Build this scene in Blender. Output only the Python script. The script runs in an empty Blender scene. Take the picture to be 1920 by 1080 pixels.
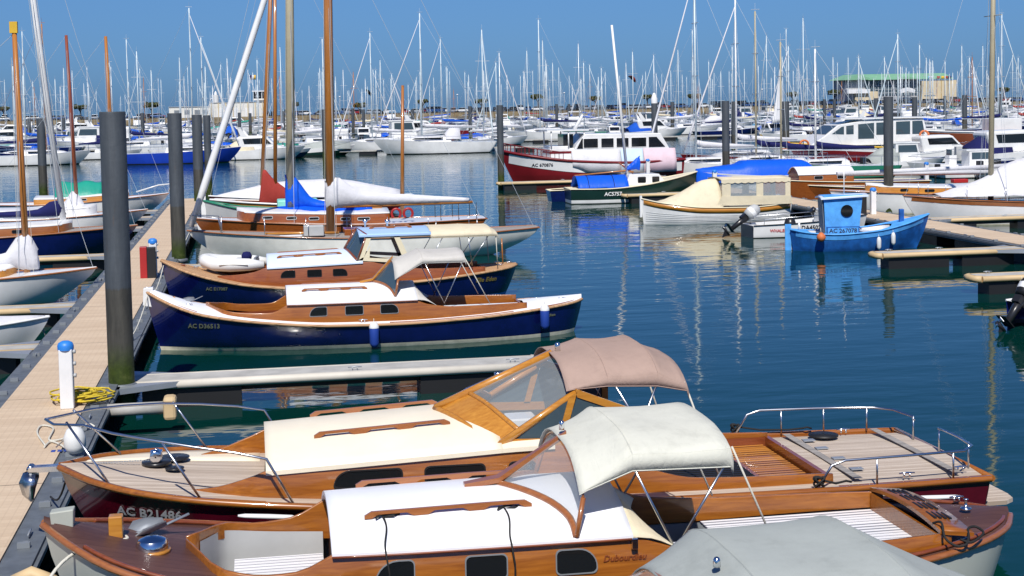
import bpy, bmesh, math, random
from mathutils import Vector, Matrix
random.seed(7)
SC = bpy.context.scene
COL = SC.collection
PI = math.pi
# ---------------------------------------------------------------- camera
F = 2740.0; ROLL = 0.0185; CAMH = 5.5; CX, CY = 960.0, 360.0
TH = math.atan((CY - 193) / F)
cr, sr = math.cos(ROLL), math.sin(ROLL)
def _dirc(px, py):
    x = px - CX; y = CY - py
    x, y = (x*cr + y*sr)/F, (-x*sr + y*cr)/F
    return x, math.cos(TH) + y*math.sin(TH), -math.sin(TH) + y*math.cos(TH)
_a = _dirc(468, 202); YAW = math.atan2(-_a[0], _a[1])
cy_, sy_ = math.cos(YAW), math.sin(YAW)
def ray(px, py):
    x, fy, fz = _dirc(px, py)
    return (x*cy_ + fy*sy_, -x*sy_ + fy*cy_, fz)
def UZ(px, py, z):
    r = ray(px, py); t = (z - CAMH)/r[2]; return Vector((r[0]*t, r[1]*t, z))
def UY(px, py, Y):
    r = ray(px, py); t = Y/r[1]; return Vector((r[0]*t, Y, CAMH + r[2]*t))
def proj(X, Y, Z):
    x = X*cy_ - Y*sy_; fy = X*sy_ + Y*cy_; z = Z - CAMH
    d = fy*math.cos(TH) - z*math.sin(TH); u = fy*math.sin(TH) + z*math.cos(TH)
    x, u = F*x/d, F*u/d
    return CX + x*cr - u*sr, CY - (x*sr + u*cr)
cam = bpy.data.cameras.new('camera'); camo = bpy.data.objects.new('camera', cam); COL.objects.link(camo)
_r = Vector((cy_, -sy_, 0)); _h = Vector((sy_, cy_, 0)); _z = Vector((0, 0, 1))
_f = math.cos(TH)*_h - math.sin(TH)*_z; _u = math.sin(TH)*_h + math.cos(TH)*_z
_R = cr*_r - sr*_u; _U = sr*_r + cr*_u
camo.matrix_world = Matrix(((_R.x, _U.x, -_f.x, 0), (_R.y, _U.y, -_f.y, 0), (_R.z, _U.z, -_f.z, CAMH), (0, 0, 0, 1)))
cam.sensor_width = 36; cam.lens = 36*F/1920; cam.shift_y = -(540 - CY)/1920
cam.clip_start = 0.3; cam.clip_end = 60000
SC.camera = camo
# ---------------------------------------------------------------- light
SUN_EL = math.radians(50); SUN_AZ = math.radians(192)   # azimuth clockwise from +Y: the sun stands behind the camera, a bit to the left
w = bpy.data.worlds.new('World'); SC.world = w; w.use_nodes = True
nt = w.node_tree; nt.nodes.clear()
o_ = nt.nodes.new('ShaderNodeOutputWorld'); b_ = nt.nodes.new('ShaderNodeBackground'); s_ = nt.nodes.new('ShaderNodeTexSky')
s_.sky_type = 'NISHITA'; s_.sun_disc = False; s_.sun_elevation = SUN_EL; s_.sun_rotation = SUN_AZ
s_.air_density = 1.0; s_.dust_density = 0.35; s_.ozone_density = 4.0; s_.altitude = 0
t_ = nt.nodes.new('ShaderNodeMix'); t_.data_type = 'RGBA'; t_.blend_type = 'MULTIPLY'; t_.inputs[0].default_value = 1.0
t_.inputs[7].default_value = (0.29, 0.495, 0.86, 1)
g_ = nt.nodes.new('ShaderNodeTexCoord'); x_ = nt.nodes.new('ShaderNodeSeparateXYZ'); r_ = nt.nodes.new('ShaderNodeValToRGB')
nt.links.new(g_.outputs['Generated'], x_.inputs[0]); nt.links.new(x_.outputs[2], r_.inputs[0]); nt.links.new(r_.outputs[0], t_.inputs[7])
r_.color_ramp.elements[0].position = 0.0; r_.color_ramp.elements[0].color = (0.19, 0.395, 0.88, 1); r_.color_ramp.elements[1].position = 0.075; r_.color_ramp.elements[1].color = (0.29, 0.495, 0.86, 1)
nt.links.new(s_.outputs[0], t_.inputs[6]); nt.links.new(t_.outputs[2], b_.inputs[0]); nt.links.new(b_.outputs[0], o_.inputs[0])
b_.inputs[1].default_value = 0.085
sl = bpy.data.lights.new('sun', 'SUN'); sl.energy = 4.6; sl.angle = math.radians(0.53); sl.color = (1.0, 0.955, 0.88)
so = bpy.data.objects.new('sun', sl); COL.objects.link(so)
_d = Vector((math.sin(SUN_AZ)*math.cos(SUN_EL), math.cos(SUN_AZ)*math.cos(SUN_EL), math.sin(SUN_EL)))
so.rotation_euler = _d.to_track_quat('Z', 'Y').to_euler(); so.location = _d*80
SC.view_settings.view_transform = 'Standard'; SC.view_settings.look = 'None'
SC.view_settings.exposure = 0.15; SC.view_settings.gamma = 1.0
try:
    SC.cycles.max_bounces = 6; SC.cycles.glossy_bounces = 3; SC.cycles.transmission_bounces = 4; SC.cycles.transparent_max_bounces = 12
    SC.cycles.use_adaptive_sampling = True; SC.cycles.caustics_reflective = False; SC.cycles.caustics_refractive = False
except Exception: pass

# ---------------------------------------------------------------- materials
def lk(nt, a, b): nt.links.new(a, b)
def base_mat(name):
    m = bpy.data.materials.new(name); m.use_nodes = True
    return m, m.node_tree, m.node_tree.nodes['Principled BSDF']
def noise(nt, scale, detail=3, rough=0.55, vec=None, mapscale=None, coord='Object', dist=0):
    n = nt.nodes.new('ShaderNodeTexNoise'); n.inputs['Scale'].default_value = scale
    n.inputs['Detail'].default_value = detail; n.inputs['Roughness'].default_value = rough; n.inputs['Distortion'].default_value = dist
    tc = nt.nodes.new('ShaderNodeTexCoord')
    if mapscale:
        mp = nt.nodes.new('ShaderNodeMapping'); mp.inputs['Scale'].default_value = mapscale
        lk(nt, tc.outputs[coord], mp.inputs[0]); lk(nt, mp.outputs[0], n.inputs['Vector'])
    else: lk(nt, tc.outputs[coord], n.inputs['Vector'])
    return n
def ramp(nt, fac, stops):
    r = nt.nodes.new('ShaderNodeValToRGB'); e = r.color_ramp.elements
    while len(e) < len(stops): e.new(0.5)
    for k, (p, c) in enumerate(stops):
        e[k].position = p; e[k].color = (c[0], c[1], c[2], 1)
    lk(nt, fac, r.inputs[0]); return r
def mixc(nt, a, b, fac, mode='MIX'):
    x = nt.nodes.new('ShaderNodeMix'); x.data_type = 'RGBA'; x.blend_type = mode
    for s, v in ((0, fac), (6, a), (7, b)):
        if hasattr(v, 'is_output') or hasattr(v, 'links'): lk(nt, v, x.inputs[s])
        elif s == 0: x.inputs[0].default_value = v
        else: x.inputs[s].default_value = (v[0], v[1], v[2], 1)
    return x.outputs[2]
def mth(nt, op, a, b=None, c=None):
    n = nt.nodes.new('ShaderNodeMath'); n.operation = op
    for k, v in enumerate((a, b, c)):
        if v is None: continue
        if hasattr(v, 'links'): lk(nt, v, n.inputs[k])
        else: n.inputs[k].default_value = v
    return n.outputs[0]
def bumpn(nt, bs, h, strength=0.3, dist=0.02):
    b = nt.nodes.new('ShaderNodeBump'); b.inputs['Strength'].default_value = strength; b.inputs['Distance'].default_value = dist
    lk(nt, h, b.inputs['Height']); lk(nt, b.outputs[0], bs.inputs['Normal'])
def paint(name, col, rough=0.45, metal=0.0, coat=0.0, var=0.12, vscale=1.2, bump=0.0, bscale=30, spec=0.5):
    m, nt, bs = base_mat(name)
    n = noise(nt, vscale, 4, 0.6)
    lo = [c*(1-var) for c in col]; hi = [min(1, c*(1+var*0.7)) for c in col]
    r = ramp(nt, n.outputs[0], [(0.3, lo), (0.7, hi)])
    lk(nt, r.outputs[0], bs.inputs['Base Color'])
    bs.inputs['Roughness'].default_value = rough; bs.inputs['Metallic'].default_value = metal
    bs.inputs['Coat Weight'].default_value = coat; bs.inputs['Coat Roughness'].default_value = 0.06
    bs.inputs['Specular IOR Level'].default_value = spec
    if bump: bumpn(nt, bs, noise(nt, bscale, 3).outputs[0], bump, 0.01)
    return m
def varnish(name, c1, c2, coat=0.8, sc=(1.1, 16, 16), rough=0.35, planks=0.0):
    m, nt, bs = base_mat(name)
    n1 = noise(nt, 1.6, 5, 0.6, mapscale=sc, dist=0.6)
    n2 = noise(nt, 0.9, 2, 0.5)
    r = ramp(nt, n1.outputs[0], [(0.28, c1), (0.72, c2)])
    c = mixc(nt, r.outputs[0], (c1[0]*0.62, c1[1]*0.55, c1[2]*0.5), mth(nt, 'MULTIPLY', n2.outputs[0], 0.55))
    if planks:
        tc = nt.nodes.new('ShaderNodeTexCoord'); sp = nt.nodes.new('ShaderNodeSeparateXYZ'); lk(nt, tc.outputs['Object'], sp.inputs[0])
        f = mth(nt, 'FRACT', mth(nt, 'DIVIDE', sp.outputs[1], planks)); g = mth(nt, 'LESS_THAN', f, 0.1)
        c = mixc(nt, c, (c1[0]*.2, c1[1]*.2, c1[2]*.2), g)
    lk(nt, c, bs.inputs['Base Color'])
    bs.inputs['Roughness'].default_value = rough; bs.inputs['Coat Weight'].default_value = coat; bs.inputs['Coat Roughness'].default_value = 0.08
    return m
def planked(name, c1, c2, gap, pw=0.06, axis=1, coat=0.0, rough=0.75, gw=0.1, jit=True):
    m, nt, bs = base_mat(name)
    tc = nt.nodes.new('ShaderNodeTexCoord'); sp = nt.nodes.new('ShaderNodeSeparateXYZ'); lk(nt, tc.outputs['Object'], sp.inputs[0])
    q = mth(nt, 'DIVIDE', sp.outputs[axis], pw)
    f = mth(nt, 'FRACT', q); g = mth(nt, 'LESS_THAN', f, gw)
    fl = mth(nt, 'FLOOR', q); wn = nt.nodes.new('ShaderNodeTexWhiteNoise'); wn.noise_dimensions = '1D'; lk(nt, fl, wn.inputs['W'])
    n = noise(nt, 2.2, 5, 0.65, mapscale=(1, 8, 8) if axis == 1 else (8, 1, 8))
    r = ramp(nt, mth(nt, 'ADD', mth(nt, 'MULTIPLY', n.outputs[0], 0.65), mth(nt, 'MULTIPLY', wn.outputs[0], 0.35)), [(0.3, c1), (0.7, c2)])
    lk(nt, mixc(nt, r.outputs[0], gap, g), bs.inputs['Base Color'])
    bs.inputs['Roughness'].default_value = rough; bs.inputs['Coat Weight'].default_value = coat
    bumpn(nt, bs, mth(nt, 'SUBTRACT', 1.0, g), 0.35, 0.004)
    return m
def cloth(name, col, rough=0.9, wr=0.5, sc=5.0, var=0.08):
    m, nt, bs = base_mat(name)
    n = noise(nt, sc*0.9, 5, 0.62, mapscale=(1.6, 0.5, 1.2), dist=1.6)
    n2 = noise(nt, 2.4, 6, 0.7)
    r = ramp(nt, n2.outputs[0], [(0.28, [c*(1-var*2.0) for c in col]), (0.45, [c*(1-var*0.4) for c in col]), (0.7, [min(1, c*(1+var*0.6)) for c in col])])
    lk(nt, r.outputs[0], bs.inputs['Base Color']); bs.inputs['Roughness'].default_value = rough
    bs.inputs['Specular IOR Level'].default_value = 0.25
    bumpn(nt, bs, n.outputs[0], wr, 0.018)
    return m
def glassy(name, col=(0.01, 0.012, 0.014), rough=0.05, alpha=1.0):
    m, nt, bs = base_mat(name)
    bs.inputs['Base Color'].default_value = (*col, 1); bs.inputs['Roughness'].default_value = rough
    bs.inputs['Specular IOR Level'].default_value = 0.7; bs.inputs['Alpha'].default_value = alpha
    return m
M = {}
M['chrome'] = paint('polished_steel', (0.75, 0.76, 0.78), 0.16, 1.0, var=0.05)
M['steel'] = paint('stainless_tube', (0.62, 0.64, 0.67), 0.28, 1.0, var=0.05)
M['alu'] = paint('aluminium_spar', (0.72, 0.77, 0.80), 0.42, 0.25, var=0.06)
M['galv'] = paint('galvanised', (0.42, 0.45, 0.48), 0.5, 0.6)
M['white'] = paint('white_gelcoat', (0.80, 0.80, 0.79), 0.3, coat=0.4, var=0.10)
M['roofwhite'] = paint('white_roof_paint', (0.84, 0.85, 0.88), 0.4, var=0.06)
M['roofcream'] = paint('cream_roof_paint', (0.84, 0.76, 0.60), 0.45, var=0.07)
M['roofblue'] = paint('pale_blue_roof', (0.40, 0.58, 0.86), 0.4, var=0.05)
M['iceblue'] = paint('icy_white_roof', (0.66, 0.76, 0.92), 0.4, var=0.05)
M['cream'] = paint('cream_paint', (0.78, 0.70, 0.50), 0.4, var=0.05)
M['paleGrey'] = paint('pale_grey_hull', (0.50, 0.53, 0.48), 0.35, coat=0.3, var=0.05)
M['yacht'] = paint('ivory_white_hull', (0.84, 0.83, 0.76), 0.3, coat=0.5, var=0.12, vscale=2, bump=0.3, bscale=1.6)
M['navy'] = paint('navy_hull_paint', (0.004, 0.009, 0.085), 0.18, coat=0.8, var=0.3, vscale=2.2, bump=0.35, bscale=1.6)
M['burgundy'] = paint('burgundy_hull_paint', (0.085, 0.003, 0.012), 0.18, coat=0.8, var=0.3, vscale=2.2, bump=0.35, bscale=1.6)
M['royal'] = paint('royal_blue_hull', (0.012, 0.05, 0.42), 0.3, coat=0.4, var=0.1)
M['dgreen'] = paint('dark_green_hull', (0.006, 0.028, 0.020), 0.3, coat=0.4)
M['fblue'] = paint('fishing_blue', (0.010, 0.105, 0.38), 0.55, var=0.4, vscale=3.5, bump=0.4, bscale=8)
M['fsky'] = paint('fishing_sky_blue', (0.09, 0.37, 0.82), 0.55, var=0.22, vscale=3.5, bump=0.3, bscale=8)
M['red'] = paint('red_paint', (0.38, 0.02, 0.02), 0.4)
M['redhull'] = paint('deep_red_hull', (0.20, 0.008, 0.014), 0.4)
M['dred'] = paint('dark_red_paint', (0.17, 0.008, 0.012), 0.4)
M['orange'] = paint('orange_buoy', (0.62, 0.17, 0.05), 0.6)
M['yellow'] = paint('yellow_paint', (0.68, 0.42, 0.03), 0.5)
M['green'] = paint('green_paint', (0.02, 0.20, 0.12), 0.5)
M['aqua'] = paint('aqua_paint', (0.25, 0.68, 0.58), 0.5)
M['skyhull'] = paint('sky_blue_hull', (0.16, 0.40, 0.62), 0.4)
M['black'] = paint('black_rubber', (0.012, 0.012, 0.013), 0.5)
M['dark'] = paint('dark_trim', (0.02, 0.02, 0.022), 0.3)
M['grey'] = paint('mid_grey', (0.20, 0.22, 0.24), 0.5)
M['lgrey'] = paint('light_grey', (0.45, 0.46, 0.46), 0.6)
M['fender'] = paint('white_fender', (0.72, 0.73, 0.72), 0.5)
M['fenderblue'] = paint('blue_fender', (0.02, 0.06, 0.33), 0.45)
M['stripe'] = paint('cream_boot_stripe', (0.74, 0.70, 0.55), 0.5, var=0.2, vscale=6)
M['stripeblue'] = paint('blue_boot_stripe', (0.09, 0.26, 0.62), 0.5)
M['antifoul'] = paint('antifouling', (0.05, 0.06, 0.055), 0.7)
M['glass'] = glassy('dark_glass')
M['tint'] = glassy('tinted_glass', (0.05, 0.08, 0.10), 0.04)
M['clear'] = glassy('clear_screen', (0.55, 0.62, 0.66), 0.04, 0.28)
M['mahog'] = varnish('varnished_mahogany', (0.235, 0.068, 0.006), (0.45, 0.160, 0.019))
M['mahogdark'] = varnish('dark_mahogany', (0.17, 0.038, 0.012), (0.30, 0.085, 0.028))
M['gold'] = varnish('golden_varnish', (0.44, 0.17, 0.018), (0.68, 0.32, 0.05))
M['mahogred'] = varnish('reddish_varnish', (0.22, 0.052, 0.008), (0.38, 0.115, 0.018))
M['trim'] = varnish('varnished_trim', (0.28, 0.09, 0.025), (0.42, 0.16, 0.05))
M['mast'] = varnish('varnished_spar', (0.38, 0.135, 0.022), (0.58, 0.24, 0.045), sc=(9, 9, 0.5))
M['mastred'] = varnish('red_brown_spar', (0.24, 0.05, 0.018), (0.36, 0.10, 0.04), sc=(9, 9, 0.5))
M['mastgrey'] = paint('putty_painted_spar', (0.42, 0.37, 0.25), 0.45, var=0.12)
M['teak'] = planked('weathered_teak', (0.42, 0.34, 0.27), (0.60, 0.51, 0.42), (0.32, 0.25, 0.19), 0.05, gw=0.10)
M['teaktan'] = planked('tan_teak_deck', (0.42, 0.24, 0.12), (0.56, 0.34, 0.18), (0.22, 0.12, 0.06), 0.05, gw=0.10)
M['slatwhite'] = planked('white_slats', (0.78, 0.78, 0.80), (0.86, 0.86, 0.88), (0.26, 0.27, 0.31), 0.09, gw=0.2, rough=0.5)  # darkness of the gaps between slats is painted into the colour as lines
M['slatgold'] = planked('varnished_slats', (0.46, 0.17, 0.02), (0.64, 0.28, 0.05), (0.12, 0.035, 0.008), 0.10, gw=0.16, rough=0.4, coat=0.5)  # dark slat gaps drawn in the colour, the modelled ones hardly show
M['browndeck'] = planked('brown_deck', (0.075, 0.034, 0.026), (0.115, 0.055, 0.042), (0.05, 0.022, 0.018), 0.09, gw=0.06, rough=0.45)
M['greydeck'] = planked('grey_deck', (0.26, 0.24, 0.22), (0.38, 0.35, 0.32), (0.14, 0.13, 0.12), 0.06)
M['cvbeige'] = cloth('pinkish_beige_canvas', (0.40, 0.285, 0.235))
M['cvwhite'] = cloth('off_white_canvas', (0.62, 0.62, 0.54))
M['cvgrey'] = cloth('grey_canvas', (0.37, 0.40, 0.38), wr=0.25)
M['cvpale'] = cloth('pale_grey_canvas', (0.55, 0.53, 0.49))
M['cvcream'] = cloth('cream_canvas', (0.70, 0.62, 0.45))
M['sailwhite'] = cloth('white_sail_cover', (0.64, 0.64, 0.67), wr=0.8, sc=4)
M['sailnavy'] = cloth('navy_sail_cover', (0.012, 0.015, 0.09), wr=0.6)
M['sailblue'] = cloth('blue_sail_cover', (0.01, 0.09, 0.50), wr=0.6)
M['tarpblue'] = cloth('bright_blue_tarp', (0.006, 0.10, 0.66), rough=0.45, wr=0.8, sc=3)
M['tarpgreen'] = cloth('green_tarp', (0.02, 0.30, 0.22), rough=0.4, wr=0.9, sc=3)
M['sailred'] = cloth('brick_red_sail', (0.34, 0.045, 0.035), wr=0.7)
M['clothpink'] = cloth('pale_pink_sheet', (0.68, 0.52, 0.58), wr=0.3)
M['clothblue'] = cloth('pale_blue_sheet', (0.52, 0.64, 0.76), wr=0.3)
M['rope'] = paint('white_rope', (0.62, 0.60, 0.52), 0.9, bump=0.6, bscale=60)
M['ropeyellow'] = paint('yellow_rope', (0.62, 0.46, 0.03), 0.8, var=0.3, vscale=20)
M['ropeblack'] = paint('black_rope', (0.01, 0.01, 0.01), 0.8)
M['wire'] = paint('rigging_wire', (0.50, 0.54, 0.58), 0.5, 0.0)
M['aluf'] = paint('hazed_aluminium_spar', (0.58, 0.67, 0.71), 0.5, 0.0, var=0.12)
M['flatsail'] = paint('white_sailcloth', (0.78, 0.78, 0.80), 0.8, var=0.03)
M['goldtxt'] = paint('gold_lettering', (0.24, 0.19, 0.05), 0.5)
M['whitetxt'] = paint('white_lettering', (0.42, 0.42, 0.42), 0.5)
M['greentxt'] = paint('tarnished_lettering', (0.17, 0.19, 0.12), 0.5)
M['blacktxt'] = paint('black_lettering', (0.02, 0.02, 0.03), 0.6)
M['redtxt'] = paint('red_lettering', (0.5, 0.04, 0.05), 0.6)
M['concrete'] = paint('pale_concrete', (0.44, 0.43, 0.40), 0.85, var=0.2, vscale=2.5, bump=0.3, bscale=14)
M['tanplastic'] = paint('tan_edge_moulding', (0.60, 0.44, 0.24), 0.6, var=0.12)
M['palemould'] = paint('pale_edge_moulding', (0.62, 0.58, 0.50), 0.6)
M['greystrip'] = paint('galvanised_kerb', (0.16, 0.18, 0.20), 0.55, 0.3, var=0.25, vscale=4)
M['capblue'] = paint('blue_cap', (0.03, 0.22, 0.68), 0.45)
M['postwhite'] = paint('white_pedestal', (0.78, 0.78, 0.78), 0.45)
M['treetrunk'] = paint('bark', (0.09, 0.065, 0.045), 0.9)
M['stonewall'] = paint('quay_stone', (0.155, 0.12, 0.065), 0.9, var=0.5, vscale=0.6, bump=1.0, bscale=3)
M['stonelow'] = paint('weedy_quay_stone', (0.085, 0.070, 0.035), 0.9, var=0.5, vscale=0.8, bump=1.0, bscale=3)
M['asphalt'] = paint('asphalt', (0.055, 0.055, 0.058), 0.9, var=0.2)
M['bldcream'] = paint('cream_render', (0.62, 0.52, 0.34), 0.8, var=0.08, vscale=0.4)
M['bldwhite'] = paint('white_render', (0.72, 0.70, 0.64), 0.8, var=0.08, vscale=0.4)
M['roofgreen'] = paint('green_metal_roof', (0.20, 0.42, 0.26), 0.5, var=0.1, vscale=0.3)
M['stem'] = paint('stem_paint', (0.40, 0.42, 0.37), 0.5)
def mk_leaf():
    m, nt, bs = base_mat('pine_foliage'); n = noise(nt, 1.5, 2)
    r = ramp(nt, n.outputs[0], [(0.35, (0.030, 0.042, 0.010)), (0.65, (0.095, 0.105, 0.028))])
    lk(nt, r.outputs[0], bs.inputs['Base Color']); bs.inputs['Roughness'].default_value = 0.9; return m
M['leaf'] = mk_leaf()
def mk_pile():
    m, nt, bs = base_mat('pile_steel'); tc = nt.nodes.new('ShaderNodeTexCoord'); sp = nt.nodes.new('ShaderNodeSeparateXYZ')
    lk(nt, tc.outputs['Object'], sp.inputs[0])
    n = noise(nt, 2.0, 5, 0.7, mapscale=(3, 3, 0.35)); n2 = noise(nt, 5, 4, 0.7)
    up = ramp(nt, n.outputs[0], [(0.3, (0.040, 0.048, 0.058)), (0.7, (0.070, 0.082, 0.096))])
    lowc = ramp(nt, n2.outputs[0], [(0.3, (0.014, 0.022, 0.004)), (0.55, (0.036, 0.056, 0.006)), (0.75, (0.085, 0.10, 0.025))])
    midc = ramp(nt, n.outputs[0], [(0.3, (0.030, 0.030, 0.027)), (0.7, (0.075, 0.072, 0.062))])
    zz = mth(nt, 'ADD', sp.outputs[2], mth(nt, 'ADD', mth(nt, 'MULTIPLY', n.outputs[0], 0.22), mth(nt, 'MULTIPLY', n2.outputs[0], 0.16)))
    f1 = nt.nodes.new('ShaderNodeMapRange'); lk(nt, zz, f1.inputs[0]); f1.inputs[1].default_value = 2.42; f1.inputs[2].default_value = 2.47
    f2 = nt.nodes.new('ShaderNodeMapRange'); lk(nt, zz, f2.inputs[0]); f2.inputs[1].default_value = 1.0; f2.inputs[2].default_value = 1.5
    c = mixc(nt, mixc(nt, lowc.outputs[0], midc.outputs[0], f2.outputs[0]), up.outputs[0], f1.outputs[0])
    lk(nt, c, bs.inputs['Base Color']); bs.inputs['Roughness'].default_value = 0.62; bs.inputs['Specular IOR Level'].default_value = 0.3
    rs = noise(nt, 2.3, 5, 0.75, mapscale=(5, 5, 0.5)); rm = ramp(nt, rs.outputs[0], [(0.62, (0, 0, 0)), (0.72, (1, 1, 1))])
    lk(nt, mixc(nt, c, (0.10, 0.055, 0.03), mth(nt, 'MULTIPLY', rm.outputs[0], 0.35)), bs.inputs['Base Color'])
    bumpn(nt, bs, n2.outputs[0], 0.5, 0.02)
    return m
M['pile'] = mk_pile()
def mk_pontoon():
    m, nt, bs = base_mat('tan_pontoon_boards'); tc = nt.nodes.new('ShaderNodeTexCoord'); sp = nt.nodes.new('ShaderNodeSeparateXYZ')
    lk(nt, tc.outputs['Object'], sp.inputs[0])
    def lines(ax, w_, g_):
        return mth(nt, 'LESS_THAN', mth(nt, 'FRACT', mth(nt, 'DIVIDE', sp.outputs[ax], w_)), g_)
    a = lines(1, 0.145, 0.10); b = lines(0, 0.11, 0.14); j = lines(1, 6.0, 0.004)
    n = noise(nt, 1.4, 4); n2 = noise(nt, 14, 3)
    fl = nt.nodes.new('ShaderNodeTexWhiteNoise'); fl.noise_dimensions = '1D'; lk(nt, mth(nt, 'FLOOR', mth(nt, 'DIVIDE', sp.outputs[1], 0.145)), fl.inputs['W'])
    v = mth(nt, 'ADD', mth(nt, 'MULTIPLY', n.outputs[0], 0.5), mth(nt, 'ADD', mth(nt, 'MULTIPLY', fl.outputs[0], 0.25), mth(nt, 'MULTIPLY', n2.outputs[0], 0.25)))
    r = ramp(nt, v, [(0.25, (0.53, 0.40, 0.275)), (0.75, (0.66, 0.52, 0.37))])
    c = mixc(nt, r.outputs[0], (0.36, 0.26, 0.18), mth(nt, 'MULTIPLY', mth(nt, 'MAXIMUM', a, b), 0.22))
    c = mixc(nt, c, (0.10, 0.07, 0.05), j)
    lk(nt, c, bs.inputs['Base Color']); bs.inputs['Roughness'].default_value = 0.8
    return m
M['pontoon'] = mk_pontoon()
def mk_water():
    m, nt, bs = base_mat('harbour_water')
    tc = nt.nodes.new('ShaderNodeTexCoord')
    def nz(scale, mp, detail, rot=0.0):
        n = nt.nodes.new('ShaderNodeTexNoise'); n.inputs['Scale'].default_value = scale; n.inputs['Detail'].default_value = detail
        n.inputs['Roughness'].default_value = 0.5
        k = nt.nodes.new('ShaderNodeMapping'); k.inputs['Scale'].default_value = mp; k.inputs['Rotation'].default_value = (0, 0, rot)
        lk(nt, tc.outputs['Object'], k.inputs[0]); lk(nt, k.outputs[0], n.inputs['Vector']); return n.outputs[0]
    h = mth(nt, 'ADD', mth(nt, 'MULTIPLY', nz(0.9, (0.42, 1.0, 1), 3, 0.12), 0.64), mth(nt, 'MULTIPLY', nz(3.4, (0.5, 1, 1), 2, -0.15), 0.09))
    big = nz(0.035, (0.6, 1, 1), 2, 0.1)      # patches of calmer and rougher water
    st = nt.nodes.new('ShaderNodeMapRange'); lk(nt, big, st.inputs[0]); st.inputs[1].default_value = 0.35; st.inputs[2].default_value = 0.65
    st.inputs[3].default_value = 0.25; st.inputs[4].default_value = 0.60
    sp = nt.nodes.new('ShaderNodeSeparateXYZ'); lk(nt, tc.outputs['Object'], sp.inputs[0])
    far = nt.nodes.new('ShaderNodeMapRange'); lk(nt, sp.outputs[1], far.inputs[0]); far.inputs[1].default_value = 45; far.inputs[2].default_value = 130
    far.inputs[3].default_value = 0.65; far.inputs[4].default_value = 1.7
    b = nt.nodes.new('ShaderNodeBump'); b.inputs['Distance'].default_value = 0.11
    lk(nt, mth(nt, 'MULTIPLY', st.outputs[0], far.outputs[0]), b.inputs['Strength']); lk(nt, h, b.inputs['Height']); lk(nt, b.outputs[0], bs.inputs['Normal'])
    bs.inputs['Base Color'].default_value = (0.0010, 0.031, 0.025, 1)
    bs.inputs['Roughness'].default_value = 0.04; bs.inputs['IOR'].default_value = 1.33
    return m
M['water'] = mk_water()
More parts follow.
